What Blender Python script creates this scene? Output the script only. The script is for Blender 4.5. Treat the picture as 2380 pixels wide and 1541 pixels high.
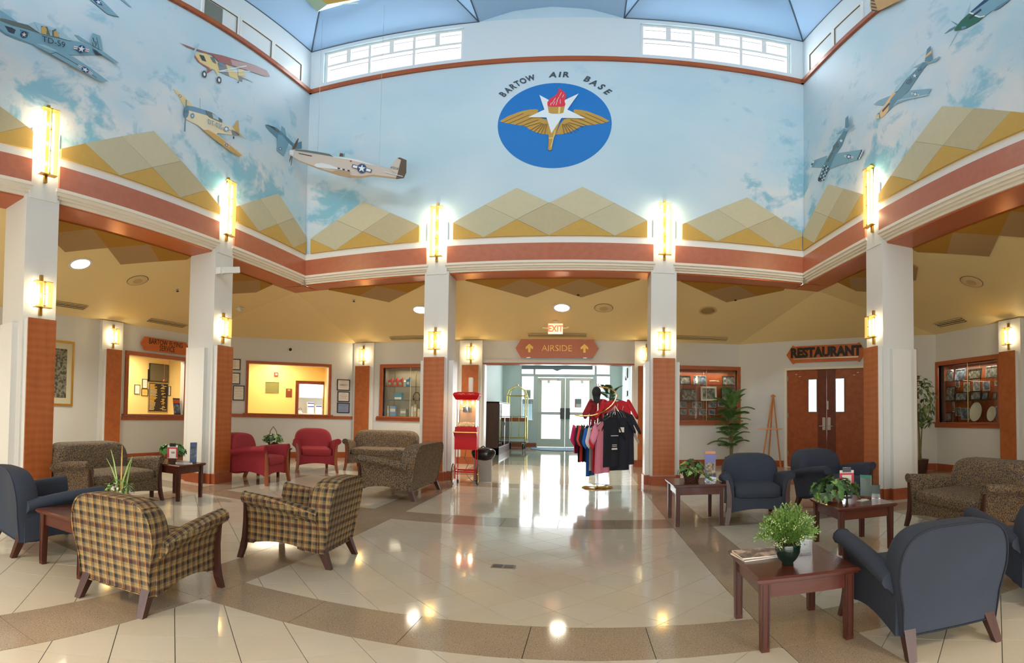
import bpy, bmesh, math, random
from mathutils import Vector, Matrix
sc = bpy.context.scene
for o in list(bpy.data.objects): bpy.data.objects.remove(o)
C = sc.collection
PI = math.pi
# ---------------------------------------------------------------- camera (stitched spherical panorama)
EYE = 1.35; FPX = 1218.4; CYPX = 926.62; YAW, PIT, ROL = 0.1389, 0.0289, -0.0144
def _rot():
    a = Matrix.Rotation(YAW, 3, 'Z'); b = Matrix.Rotation(PIT, 3, 'X')
    c, s = math.cos(ROL), math.sin(ROL)
    return a @ b @ Matrix(((c, 0, s), (0, 1, 0), (-s, 0, c)))
RC = _rot()
cam = bpy.data.cameras.new('camera'); camo = bpy.data.objects.new('camera', cam); C.objects.link(camo)
right, fwd, up = RC.col[0], RC.col[1], RC.col[2]
m3 = Matrix((right, up, -fwd)).transposed()
camo.matrix_world = Matrix.Translation((0, 0, EYE)) @ m3.to_4x4()
cam.type = 'PANO'; cam.panorama_type = 'EQUIRECTANGULAR'
cam.longitude_min = -1190 / FPX; cam.longitude_max = 1190 / FPX
cam.latitude_max = CYPX / FPX; cam.latitude_min = -(1541 - CYPX) / FPX
cam.clip_start = 0.05; cam.clip_end = 200
sc.camera = camo
# ---------------------------------------------------------------- world, daylight, exposure
sc.view_settings.view_transform = 'Standard'; sc.view_settings.look = 'None'
sc.view_settings.exposure = 0.45; sc.view_settings.gamma = 1.0
sc.view_settings.use_curve_mapping = False
w = bpy.data.worlds.new('world'); sc.world = w; w.use_nodes = True
bg = w.node_tree.nodes['Background']; bg.inputs[0].default_value = (0.86, 0.94, 1.0, 1); bg.inputs[1].default_value = 1.5
sc.cycles.max_bounces = 8; sc.cycles.diffuse_bounces = 5; sc.cycles.glossy_bounces = 4
sc.cycles.transparent_max_bounces = 12; sc.cycles.sample_clamp_indirect = 6.0
sc.cycles.use_denoising = True; sc.cycles.caustics_reflective = False; sc.cycles.caustics_refractive = False
def daylight(name, loc, normal, sx, sy, power, col=(0.86, 0.94, 1.0)):
    """daylight falling in through a window: an area light just outside its glass"""
    l = bpy.data.lights.new(name, 'AREA'); l.shape = 'RECTANGLE'; l.size = sx; l.size_y = sy
    l.energy = power; l.color = col
    o = bpy.data.objects.new(name, l); C.objects.link(o)
    o.location = loc; o.rotation_euler = Vector(normal).to_track_quat('-Z', 'Y').to_euler()
    return o
daylight('daylight_clerestory', (-4.09, 10.42, 10.2), (0, -1, -.25), 3.1, 1.0, 70, (.93,.97,1.0))
daylight('daylight_clerestory', (2.58, 10.42, 10.2), (0, -1, -.25), 3.1, 1.0, 70, (.93,.97,1.0))
daylight('daylight_clerestory', (-4.09, .26, 10.2), (0, 1, -.35), 3.1, 1.0, 150, (.93,.97,1.0))
daylight('daylight_clerestory', (2.58, .26, 10.2), (0, 1, -.35), 3.1, 1.0, 150, (.93,.97,1.0))
daylight('daylight_storefront', (-.8, -3.4, 1.6), (0, 1, .12), 8.6, 2.7, 360, (1.0,.97,.92))
daylight('daylight_vestibule', (-.75, 21.9, 1.7), (0, -1, 0), 4.2, 3.2, 260, (.95,.98,1.0))
# ---------------------------------------------------------------- photo pixel -> ray -> point on a plane
def ray(u, v):
    th = (u - 1190) / FPX; t = math.tan((CYPX - v) / FPX)
    return RC @ Vector((math.sin(th), math.cos(th), t))
def fl(u, v, z=0.0):
    d = ray(u, v); return d * ((z - EYE) / d.z) + Vector((0, 0, EYE))
class Plane:
    """a wall: origin P0, normal N (into the room), U horizontal, V up"""
    def __init__(s, P0, N):
        s.P = Vector(P0); s.N = Vector(N).normalized(); s.V = Vector((0, 0, 1)); s.U = s.V.cross(s.N).normalized()
    def hit(s, u, v, off=0.0):
        d = ray(u, v); o = Vector((0, 0, EYE)); P = s.P + s.N * off
        return o + d * ((P - o).dot(s.N) / d.dot(s.N))
    def uv(s, u, v, off=0.0):
        q = s.hit(u, v, off) - s.P; return q.dot(s.U), q.z - s.P.z
    def at(s, a, z, off=0.0): return s.P + s.U * a + s.V * z + s.N * off
    def mat(s, a, z, off=0.0):
        m = Matrix((s.U, s.V, s.N)).transposed().to_4x4(); m.translation = s.at(a, z, off); return m
    def rotz(s): return math.atan2(s.N.x, -s.N.y)
# ---------------------------------------------------------------- mesh building
class MB:
    def __init__(s): s.v = []; s.f = []; s.mi = []; s.M = Matrix.Identity(4); s.cur = 0
    def _add(s, vs, fs):
        n = len(s.v); s.v += [s.M @ Vector(p) for p in vs]; s.f += [tuple(i + n for i in f) for f in fs]; s.mi += [s.cur] * len(fs); return s
    def box(s, x0, x1, y0, y1, z0, z1):
        if x0 > x1: x0, x1 = x1, x0
        if y0 > y1: y0, y1 = y1, y0
        if z0 > z1: z0, z1 = z1, z0
        return s._add([(x0,y0,z0),(x1,y0,z0),(x1,y1,z0),(x0,y1,z0),(x0,y0,z1),(x1,y0,z1),(x1,y1,z1),(x0,y1,z1)],
                      [(0,3,2,1),(4,5,6,7),(0,1,5,4),(1,2,6,5),(2,3,7,6),(3,0,4,7)])
    def frustum(s, z0, a0, b0, z1, a1, b1, c0=(0,0), c1=(0,0)):
        return s._add([(c0[0]-a0,c0[1]-b0,z0),(c0[0]+a0,c0[1]-b0,z0),(c0[0]+a0,c0[1]+b0,z0),(c0[0]-a0,c0[1]+b0,z0),
                       (c1[0]-a1,c1[1]-b1,z1),(c1[0]+a1,c1[1]-b1,z1),(c1[0]+a1,c1[1]+b1,z1),(c1[0]-a1,c1[1]+b1,z1)],
                      [(0,3,2,1),(4,5,6,7),(0,1,5,4),(1,2,6,5),(2,3,7,6),(3,0,4,7)])
    def poly(s, pts): return s._add(pts, [tuple(range(len(pts)))])
    def prism(s, pts, vec):
        """extrude the polygon pts (3D) by vec"""
        n = len(pts); vec = Vector(vec); a = [Vector(p) for p in pts]
        nn = Vector((0,0,0))
        for i in range(n): nn += a[i].cross(a[(i+1) % n])
        if nn.dot(vec) > 0: a = a[::-1]
        return s._add(a + [p + vec for p in a], [tuple(range(n)), tuple(range(2*n-1, n-1, -1))] + [(i, n+i, n+(i+1) % n, (i+1) % n)[::-1] if False else (i, n+i, n+(i+1) % n, (i+1) % n) for i in range(n)])
    def tube(s, pts, r, seg=8, closed=False, caps=True):
        P = [Vector(p) for p in pts]; n = len(P); R = r if isinstance(r, (list, tuple)) else [r]*n
        vs = []; prev = None
        for i in range(n):
            if closed: t = P[(i+1) % n] - P[i-1]
            else: t = P[min(i+1, n-1)] - P[max(i-1, 0)]
            t.normalize()
            if prev is None:
                a = Vector((0,0,1)) if abs(t.z) < .9 else Vector((1,0,0)); x = t.cross(a).normalized()
            else:
                x = prev - t * prev.dot(t)
                x = x.normalized() if x.length > 1e-6 else t.orthogonal().normalized()
            prev = x; y = t.cross(x)
            for k in range(seg):
                g = 2*PI*k/seg; vs.append(P[i] + (x*math.cos(g) + y*math.sin(g))*R[i])
        fs = []
        for i in range(n if closed else n-1):
            j = (i+1) % n
            for k in range(seg): fs.append((i*seg+k, i*seg+(k+1) % seg, j*seg+(k+1) % seg, j*seg+k))
        if caps and not closed: fs += [tuple(range(seg))[::-1], tuple(range((n-1)*seg, n*seg))]
        return s._add(vs, fs)
    def bar(s, p, q, a, b=None, upv=(0,0,1)):
        """rectangular bar from p to q, section a x b"""
        p = Vector(p); q = Vector(q); b = b or a; t = (q-p).normalized(); x = t.cross(Vector(upv))
        x = x.normalized() if x.length > 1e-5 else t.orthogonal().normalized(); y = t.cross(x)
        vs = [c + x*i*a/2 + y*j*b/2 for c in (p, q) for i, j in ((-1,-1),(1,-1),(1,1),(-1,1))]
        return s._add(vs, [(0,1,2,3),(7,6,5,4),(0,4,5,1),(1,5,6,2),(2,6,7,3),(3,7,4,0)])
    def lathe(s, prof, seg=20, cx=0, cy=0, sx=1, sy=1, z0=0):
        vs = []; fs = []
        for r, z in prof:
            for k in range(seg): g = 2*PI*k/seg; vs.append((cx+r*math.cos(g)*sx, cy+r*math.sin(g)*sy, z+z0))
        for i in range(len(prof)-1):
            for k in range(seg): fs.append((i*seg+k, i*seg+(k+1) % seg, (i+1)*seg+(k+1) % seg, (i+1)*seg+k))
        if prof[0][0] > 1e-4: fs.append(tuple(range(seg))[::-1])
        if prof[-1][0] > 1e-4: fs.append(tuple(range((len(prof)-1)*seg, len(prof)*seg)))
        return s._add(vs, fs)
    def sup(s, c, r, e1=.5, e2=.5, nu=20, nv=12, fn=None):
        """superellipsoid cushion"""
        def p(a, e): return math.copysign(abs(a)**e, a)
        vs = []; fs = []
        for i in range(nv+1):
            t = -PI/2 + PI*i/nv
            for k in range(nu):
                g = 2*PI*k/nu
                q = Vector((r[0]*p(math.cos(t),e1)*p(math.cos(g),e2), r[1]*p(math.cos(t),e1)*p(math.sin(g),e2), r[2]*p(math.sin(t),e1)))
                if fn: q = fn(q)
                vs.append((c[0]+q.x, c[1]+q.y, c[2]+q.z))
        for i in range(nv):
            for k in range(nu): fs.append((i*nu+k, i*nu+(k+1) % nu, (i+1)*nu+(k+1) % nu, (i+1)*nu+k))
        return s._add(vs, fs)
    def loft(s, rings, caps=True):
        n = len(rings[0]); vs = [p for r in rings for p in r]; fs = []
        for i in range(len(rings)-1):
            for k in range(n): fs.append((i*n+k, i*n+(k+1) % n, (i+1)*n+(k+1) % n, (i+1)*n+k))
        if caps: fs += [tuple(range(n))[::-1], tuple(range((len(rings)-1)*n, len(rings)*n))]
        return s._add(vs, fs)
    def grid(s, fn, nu, nv):
        vs = [fn(i/nu, j/nv) for j in range(nv+1) for i in range(nu+1)]
        return s._add(vs, [(j*(nu+1)+i, j*(nu+1)+i+1, (j+1)*(nu+1)+i+1, (j+1)*(nu+1)+i) for j in range(nv) for i in range(nu)])
    def mesh(s, name, mats, smooth=False):
        me = bpy.data.meshes.new(name); me.from_pydata([tuple(v) for v in s.v], [], s.f)
        if not isinstance(mats, (list, tuple)): mats = [mats]
        for m in mats: me.materials.append(m)
        if len(mats) > 1: me.polygons.foreach_set('material_index', s.mi)
        bm = bmesh.new(); bm.from_mesh(me); bmesh.ops.remove_doubles(bm, verts=bm.verts, dist=1e-5); bmesh.ops.recalc_face_normals(bm, faces=bm.faces); bm.to_mesh(me); bm.free()
        uv = me.uv_layers.new(name='uv').data
        for p in me.polygons:
            n = p.normal; ax = max(range(3), key=lambda i: abs(n[i]))
            for li in p.loop_indices:
                c = me.vertices[me.loops[li].vertex_index].co
                uv[li].uv = (c.y, c.z) if ax == 0 else ((c.x, c.z) if ax == 1 else (c.x, c.y))
        if smooth:
            for p in me.polygons: p.use_smooth = True
            if smooth != 'all':
                try: me.set_sharp_from_angle(angle=math.radians(smooth if smooth is not True else 38))
                except Exception: pass
        me.update(); return me
    def obj(s, name, mats, parent=None, smooth=False):
        return mobj(name, s.mesh(name, mats, smooth), parent)
def mobj(name, me, parent=None, M=None):
    o = bpy.data.objects.new(name, me); C.objects.link(o)
    if parent: o.parent = parent
    if M is not None: o.matrix_local = M
    return o
def tag(o, label=None, cat=None, group=None, kind=None):
    if label: o['label'] = label
    if cat: o['category'] = cat
    if group: o['group'] = group
    if kind: o['kind'] = kind
    return o
def thing(name, label, cat, loc=(0,0,0), rotz=0.0, group=None, M=None):
    o = bpy.data.objects.new(name, None); C.objects.link(o); o.empty_display_size = .1
    if M is not None: o.matrix_world = M
    else: o.location = loc; o.rotation_euler = (0, 0, rotz)
    return tag(o, label, cat, group)
def struct(o, label=None): o['kind'] = 'structure'; (label and o.__setitem__('label', label)); return o
def box(name, x0, x1, y0, y1, z0, z1, mat, parent=None): return MB().box(x0,x1,y0,y1,z0,z1).obj(name, mat, parent)
def dup(root, loc=None, rotz=None, label=None, parent=None, M=None):
    r = root.copy(); C.objects.link(r); r.parent = parent
    if M is not None: r.matrix_world = M
    if loc is not None: r.location = loc
    if rotz is not None: r.rotation_euler = (0,0,rotz)
    if label: r['label'] = label
    for ch in root.children: dup(ch, parent=r)
    return r
def text_mesh(s, size, ext=0.0, mat=None, sx=1.0, shear=0.0, bold=0.0, align='CENTER', space=1.0):
    cu = bpy.data.curves.new('lettering', 'FONT'); cu.body = s; cu.size = size; cu.extrude = ext; cu.shear = shear
    cu.align_x = align; cu.align_y = 'CENTER'; cu.offset = bold; cu.space_character = space; cu.resolution_u = 3
    o = bpy.data.objects.new('lettering', cu); C.objects.link(o)
    dg = bpy.context.evaluated_depsgraph_get(); me = bpy.data.meshes.new_from_object(o.evaluated_get(dg))
    bpy.data.objects.remove(o); bpy.data.curves.remove(cu)
    me.transform(Matrix.Diagonal((sx,1,1,1)))
    if mat: me.materials.clear(); me.materials.append(mat)
    return me
def lettering(s, size, M, mat, parent=None, ext=.002, name='lettering', **k):
    o = bpy.data.objects.new(name, text_mesh(s, size, ext, mat, **k)); C.objects.link(o)
    if parent: o.parent = parent; o.matrix_parent_inverse = Matrix.Identity(4)
    o.matrix_local = M
    return o
# local frame for things fixed to a wall: x right, y up, z out of the wall
def onwall(pl, a, z, off=0.0): return pl.mat(a, z, off)
# ---------------------------------------------------------------- materials
def lin(r, g, b, k=1.0):
    f = lambda c: (c/255/12.92 if c/255 <= .04045 else ((c/255+.055)/1.055)**2.4)*k
    return (f(r), f(g), f(b), 1)
MATS = {}
def mat(name, col, rough=.5, metal=0.0, emit=None, es=0.0, spec=None, coat=0.0, trans=0.0):
    if name in MATS: return MATS[name]
    m = bpy.data.materials.new(name); m.use_nodes = True; b = m.node_tree.nodes['Principled BSDF']
    b.inputs['Base Color'].default_value = col; b.inputs['Roughness'].default_value = rough; b.inputs['Metallic'].default_value = metal
    if spec is not None: b.inputs['Specular IOR Level'].default_value = spec
    if coat: b.inputs['Coat Weight'].default_value = coat; b.inputs['Coat Roughness'].default_value = .05
    if emit: b.inputs['Emission Color'].default_value = emit; b.inputs['Emission Strength'].default_value = es
    MATS[name] = m; return m
class NT:
    """small node-graph writer"""
    def __init__(s, m): s.m = m; s.t = m.node_tree; s.b = s.t.nodes['Principled BSDF']
    def n(s, typ, **k):
        x = s.t.nodes.new(typ)
        for a, v in k.items(): setattr(x, a, v)
        return x
    def put(s, sock, v):
        if hasattr(v, 'is_output') or isinstance(v, bpy.types.NodeSocket): s.t.links.new(v, sock)
        else: sock.default_value = v
    def coord(s, kind='Object', scale=(1,1,1), rot=(0,0,0), loc=(0,0,0)):
        c = s.n('ShaderNodeTexCoord'); mp = s.n('ShaderNodeMapping'); s.t.links.new(c.outputs[kind], mp.inputs[0])
        mp.inputs['Scale'].default_value = scale; mp.inputs['Rotation'].default_value = rot; mp.inputs['Location'].default_value = loc
        return mp.outputs[0]
    def noise(s, co, scale, detail=3, rough=.5, dist=0.0):
        x = s.n('ShaderNodeTexNoise'); s.put(x.inputs['Vector'], co); x.inputs['Scale'].default_value = scale
        x.inputs['Detail'].default_value = detail; x.inputs['Roughness'].default_value = rough; x.inputs['Distortion'].default_value = dist
        return x.outputs[0]
    def voro(s, co, scale, feature='F1', out='Distance', rnd=1.0):
        x = s.n('ShaderNodeTexVoronoi', feature=feature); s.put(x.inputs['Vector'], co); x.inputs['Scale'].default_value = scale
        x.inputs['Randomness'].default_value = rnd
        return x.outputs[out]
    def math(s, op, a, b=0.0, c=0.0):
        x = s.n('ShaderNodeMath', operation=op); s.put(x.inputs[0], a); s.put(x.inputs[1], b); s.put(x.inputs[2], c); return x.outputs[0]
    def ramp(s, fac, stops, interp='LINEAR'):
        x = s.n('ShaderNodeValToRGB'); x.color_ramp.interpolation = interp; e = x.color_ramp.elements
        while len(e) < len(stops): e.new(.5)
        for i, (p, c) in enumerate(stops): e[i].position = p; e[i].color = c if len(c) == 4 else (*c, 1)
        s.put(x.inputs[0], fac); return x.outputs[0]
    def mix(s, f, a, b, blend='MIX'):
        x = s.n('ShaderNodeMix', data_type='RGBA', blend_type=blend); s.put(x.inputs[0], f); s.put(x.inputs[6], a); s.put(x.inputs[7], b); return x.outputs[2]
    def sep(s, v):
        x = s.n('ShaderNodeSeparateXYZ'); s.put(x.inputs[0], v); return x.outputs
    def col(s, c): s.put(s.b.inputs['Base Color'], c); return s
    def bump(s, h, strength=.2, dist=.01):
        x = s.n('ShaderNodeBump'); x.inputs['Strength'].default_value = strength; x.inputs['Distance'].default_value = dist
        s.put(x.inputs['Height'], h); s.put(s.b.inputs['Normal'], x.outputs[0]); return s
def pmat(name, rough=.5, metal=0.0, **k):
    m = mat(name, (1,1,1,1), rough, metal, **k); return m, NT(m)
def speck(name, base, dark, light, rough, s1=220, s2=140):
    m, t = pmat(name, rough); co = t.coord('Object')
    a = t.voro(co, s1); b = t.noise(co, s2, 2); d = t.noise(co, 3, 2)
    c = t.mix(t.ramp(d, [(.3, (0,0,0)), (.7, (1,1,1))]), base, tuple(x*.9 for x in base[:3])+(1,))
    c = t.mix(t.ramp(b, [(.60, (0,0,0)), (.66, (1,1,1))]), c, light)
    c = t.mix(t.ramp(t.noise(co, s2*.8, 2), [(.32, (1,1,1)), (.38, (0,0,0))]), c, dark)
    t.col(c); return m
def wood(name, c1, c2, rough=.35, axis='Z', scale=1.0, coat=0.0):
    m, t = pmat(name, rough, coat=coat)
    sc_ = {'Z': (9, 9, .8), 'X': (.8, 9, 9), 'Y': (9, .8, 9)}[axis]
    co = t.coord('Object', scale=tuple(x*scale for x in sc_))
    f = t.noise(co, 1.4, 6, .6, .6)
    c = t.mix(t.ramp(f, [(.3, (0,0,0)), (.72, (1,1,1))]), c1, c2)
    t.col(c).bump(f, .05, .002); return m
M_WHITE = mat('white_paint', lin(214, 214, 210), .55)
M_WHITE2 = mat('white_gloss_trim', lin(222, 222, 218), .35)
M_WALL = pmat('wall_paint_warm_white', .6)[0]; _t = NT(M_WALL); _t.col(_t.mix(_t.noise(_t.coord('Object'), .7, 2), lin(208, 211, 210), lin(201, 203, 201)))
M_TANCEIL = pmat('tan_ceiling_paint', .6)[0]; _t = NT(M_TANCEIL); _t.col(_t.mix(_t.noise(_t.coord('Object'), .5, 2), lin(228, 206, 150), lin(222, 198, 142)))
M_BLUECEIL = pmat('blue_ceiling_paint', .55)[0]; _t = NT(M_BLUECEIL); _t.col(_t.mix(_t.noise(_t.coord('Object'), .4, 2), lin(150, 190, 226), lin(160, 194, 230)))
def mural_mat():
    """painted sky: pale blue ground, soft white clouds and ragged teal gaps low on the wall"""
    m, t = pmat('sky_mural_paint', .6)
    co = t.coord('Object'); z = t.sep(co)[2]
    co2 = t.coord('Object', scale=(1, 1, 1.15))
    big = t.noise(co2, .42, 3, .55); mid = t.noise(co2, 1.35, 7, .62, .35); fine = t.noise(co2, 4.0, 5, .6)
    low = t.ramp(z, [(0.0, (1,1,1)), (1, (1,1,1))])
    h = t.math('MULTIPLY_ADD', z, -.25, 2.45)                     # 1 near the beam, 0 near the trim
    h = t.math('MINIMUM', t.math('MAXIMUM', h, 0.0), 1.0)
    x = t.sep(co)[0]; y = t.sep(co)[1]
    cen = t.math('ABSOLUTE', t.math('ADD', x, .75))              # distance from the middle of the back wall
    keep = t.math('MAXIMUM', t.math('MULTIPLY_ADD', cen, .8, -2.3), t.math('MULTIPLY_ADD', y, -8, 79.5))
    keep = t.math('MINIMUM', t.math('MAXIMUM', keep, 0.0), 1.0)
    hk = t.math('MULTIPLY', h, keep)
    sky = t.mix(t.ramp(big, [(.35, (0,0,0)), (.65, (1,1,1))]), lin(176, 205, 218), lin(190, 211, 223))
    cloud = t.mix(t.math('MULTIPLY', t.ramp(t.noise(co2, .9, 5), [(.4, (0,0,0)), (.62, (1,1,1))]), hk), sky, lin(214, 216, 217))
    gate = t.math('ADD', mid, t.math('MULTIPLY_ADD', hk, .15, -.15))
    gate = t.math('ADD', gate, t.math('MULTIPLY_ADD', fine, .10, -.05))
    gap = t.ramp(gate, [(.49, (0,0,0)), (.59, (1,1,1))])
    teal = t.mix(fine, lin(112, 178, 202), lin(128, 180, 198))
    t.col(t.mix(t.math('MULTIPLY', gap, t.math('MULTIPLY_ADD', hk, .55, .35)), cloud, teal)); return m
M_MURAL = mural_mat()
def veneer(name, c1, c2, rough, ribs):
    m, t = pmat(name, rough); co = t.coord('Object'); s = t.sep(co)
    band = t.math('SINE', t.math('ADD', t.math('MULTIPLY', s[2], 62.0), t.math('MULTIPLY', t.noise(co, 2.2, 2), 9.0)))
    rib = t.math('SINE', t.math('MULTIPLY', t.math('ADD', s[0], s[1]), 260.0))
    f = t.math('ADD', t.math('MULTIPLY', band, .12*ribs), t.noise(t.coord('Object', scale=(6,6,.7)), 1.6, 4))
    c = t.mix(t.ramp(f, [(.25, (0,0,0)), (.75, (1,1,1))]), c1, c2)
    c = t.mix(t.math('MULTIPLY_ADD', rib, .09*ribs, .09*ribs), c, lin(96, 44, 14))
    t.col(c); return m
M_ORANGE = veneer('orange_ribbed_veneer', lin(184, 104, 50), lin(164, 86, 36), .42, 1)
M_FASCIA = veneer('copper_fascia_laminate', lin(180, 108, 80), lin(170, 98, 70), .30, .25)
M_SOFFIT = mat('copper_soffit_metal', lin(186, 98, 54), .28, .35)
M_TRIM = wood('cherry_trim_wood', lin(172, 94, 52), lin(150, 74, 38), .32, 'X', 1)
M_TRIMV = wood('cherry_casing_wood', lin(170, 92, 50), lin(148, 72, 36), .32, 'Z', 1)
M_BASE = wood('cherry_base_wood', lin(166, 86, 46), lin(144, 68, 34), .32, 'X', 1)
M_DOOR = wood('door_veneer', lin(160, 84, 44), lin(136, 62, 30), .30, 'Z', .6)
M_DOORD = wood('door_dark_stile', lin(112, 52, 32), lin(92, 40, 24), .3, 'Z', .6)
M_MAHO = wood('mahogany', lin(92, 44, 30), lin(64, 28, 20), .25, 'X', 1, coat=.15)
M_MAHOV = wood('mahogany_leg', lin(88, 42, 28), lin(62, 27, 19), .32, 'Z', 1)
M_CHLEG = wood('chair_leg_wood', lin(74, 38, 26), lin(54, 26, 18), .36, 'Z', 1)
M_CHLEGO = wood('chair_leg_light_wood', lin(150, 82, 40), lin(128, 62, 28), .3, 'Z', 1, coat=.3)
M_EASEL = wood('easel_beech', lin(206, 142, 92), lin(186, 120, 74), .4, 'Z', 1)
M_CASEIN = wood('display_case_veneer', lin(158, 78, 34), lin(136, 58, 22), .4, 'Z', .6)
M_TILE = pmat('polished_porcelain_tile', .07)[0]; _t = NT(M_TILE); _t.col(_t.mix(_t.noise(_t.coord('Object'), 1.8, 4), lin(199, 190, 171), lin(189, 180, 160)))
M_TILE2 = pmat('polished_porcelain_tile_shade', .08)[0]; _t = NT(M_TILE2); _t.col(_t.mix(_t.noise(_t.coord('Object'), 2.3, 4), lin(194, 185, 166), lin(198, 190, 173)))
M_TERR = speck('grey_terrazzo', lin(158, 140, 118), lin(98, 82, 68), lin(190, 176, 156), .09)
M_GROUT = mat('dark_grout', lin(104, 92, 76), .7)
M_PANEL_SAGE = mat('sage_fabric_panel', lin(186, 182, 154), .8)
M_PANEL_SAGE2 = mat('pale_sage_fabric_panel', lin(194, 188, 158), .8)
M_PANEL_TAN = mat('tan_fabric_panel', lin(182, 172, 140), .8)
M_PANEL_GOLD = mat('gold_fabric_panel', lin(190, 156, 80), .8)
M_CP_GOLD = mat('ceiling_gold_panel', lin(160, 112, 22), .7)
M_CP_BROWN = mat('ceiling_brown_panel', lin(160, 128, 84), .7)
for _m in (M_PANEL_SAGE, M_PANEL_SAGE2, M_PANEL_TAN, M_PANEL_GOLD):
    _t = NT(_m); _c = tuple(_m.node_tree.nodes['Principled BSDF'].inputs['Base Color'].default_value)
    _n = _t.noise(_t.coord('Object', scale=(1, 1, 14)), 12, 2)
    _t.col(_t.mix(_n, tuple(x*.94 for x in _c[:3])+(1,), tuple(min(1, x*1.05) for x in _c[:3])+(1,))).bump(_n, .1, .003)
M_BRASS = mat('brass', lin(212, 168, 84), .25, 1.0)
M_BRASSD = mat('antique_brass', lin(178, 140, 70), .35, 1.0)
M_CHROME = mat('chrome', lin(210, 212, 214), .12, 1.0)
M_STEEL = mat('brushed_steel', lin(188, 186, 180), .3, 1.0)
M_GOLDFR = mat('gilt_frame', lin(196, 152, 72), .35, .7)
M_BLACK = mat('black_plastic', lin(24, 24, 26), .35)
M_BLKFR = mat('black_frame', lin(48, 42, 38), .35)
M_DARK = mat('dark_void', lin(30, 28, 26), .8)
M_PAPER = mat('paper', lin(232, 226, 214), .7)
M_MAT = mat('cream_mount', lin(228, 216, 186), .7)
M_GLOW = mat('lamp_glass_glow', lin(255, 236, 190), .3, emit=(1.0, .80, .45, 1), es=9.0)
M_GLASSAMB = mat('amber_lamp_glass', lin(250, 222, 150), .25, emit=(1.0, .66, .22, 1), es=1.6)
M_BULB = mat('downlight_lens', (1,1,1,1), .3, emit=(1.0, .90, .70, 1), es=14.0)
M_DOWNRIM = mat('downlight_reflector', lin(250, 236, 205), .3, emit=(1.0, .84, .55, 1), es=2.0)
M_ALU = mat('clear_aluminium_frame', lin(206, 212, 208), .4, .1)
M_KHAKI = mat('khaki_office_paint', lin(236, 206, 138), .6)
M_YELLOW = mat('yellow_office_paint', lin(240, 202, 120), .6)
def glassmat(name, tint=(1,1,1,1), refl=.12, rough=.02):
    m = bpy.data.materials.new(name); m.use_nodes = True; nt = m.node_tree; nt.nodes.remove(nt.nodes['Principled BSDF'])
    tr = nt.nodes.new('ShaderNodeBsdfTransparent'); tr.inputs[0].default_value = tint
    gl = nt.nodes.new('ShaderNodeBsdfGlossy'); gl.inputs['Roughness'].default_value = rough
    lw = nt.nodes.new('ShaderNodeLayerWeight'); pw = nt.nodes.new('ShaderNodeMath'); pw.operation = 'POWER'; nt.links.new(lw.outputs['Facing'], pw.inputs[0]); pw.inputs[1].default_value = 5.0
    ma = nt.nodes.new('ShaderNodeMath'); ma.operation = 'MULTIPLY_ADD'; nt.links.new(pw.outputs[0], ma.inputs[0]); ma.inputs[1].default_value = .8; ma.inputs[2].default_value = refl
    ge = nt.nodes.new('ShaderNodeNewGeometry'); iv = nt.nodes.new('ShaderNodeMath'); iv.operation = 'SUBTRACT'; iv.inputs[0].default_value = 1.0; nt.links.new(ge.outputs['Backfacing'], iv.inputs[1])
    mu = nt.nodes.new('ShaderNodeMath'); mu.operation = 'MULTIPLY'; nt.links.new(ma.outputs[0], mu.inputs[0]); nt.links.new(iv.outputs[0], mu.inputs[1])
    mx = nt.nodes.new('ShaderNodeMixShader'); nt.links.new(mu.outputs[0], mx.inputs[0]); nt.links.new(tr.outputs[0], mx.inputs[1]); nt.links.new(gl.outputs[0], mx.inputs[2])
    nt.links.new(mx.outputs[0], nt.nodes['Material Output'].inputs[0]); MATS[name] = m; return m
M_GLASS = glassmat('clear_glass', refl=.05)
M_GLASSP = glassmat('popcorn_glass', refl=.012)
M_GLASSC = glassmat('display_glass', (.95,.97,.96,1), .09)
M_ACRYL = glassmat('acrylic', (.93,.96,.97,1), .14)
# upholstery
def plaid():
    m, t = pmat('tan_navy_plaid_fabric', .85)
    uv = t.coord('UV'); s = t.sep(uv)
    def tri(v, per, off=0.0): return t.math('FRACT', t.math('MULTIPLY_ADD', v, 1/per, off))
    P = .066
    def stripes(f): return t.ramp(f, [(0, lin(184,156,104)), (.22, lin(138,130,106)), (.36, lin(184,156,104)), (.44, lin(104,84,54)), (.58, lin(40,42,54)), (.86, lin(104,84,54)), (.95, lin(196,168,116))], 'CONSTANT')
    a = stripes(tri(s[0], P)); b = stripes(tri(s[1], P, .3))
    c = t.mix(.5, a, b)
    c = t.mix(.38, c, t.mix(1.0, a, b, 'MULTIPLY'))
    big = t.ramp(tri(s[1], P*3), [(0, (0,0,0)), (.70, (0,0,0)), (.74, (1,1,1)), (.92, (0,0,0))], 'CONSTANT')
    c = t.mix(t.math('MULTIPLY', big, .45), c, lin(74, 34, 34))
    th = t.math('MAXIMUM', t.math('LESS_THAN', tri(s[0], P, .05), .045), t.math('LESS_THAN', tri(s[0], P*2, .62), .022))
    c = t.mix(t.math('MULTIPLY', th, .75), c, lin(206, 146, 68))
    t.col(t.mix(t.noise(uv, 400, 1), c, t.mix(.25, c, (0,0,0,1)))); return m
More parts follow.
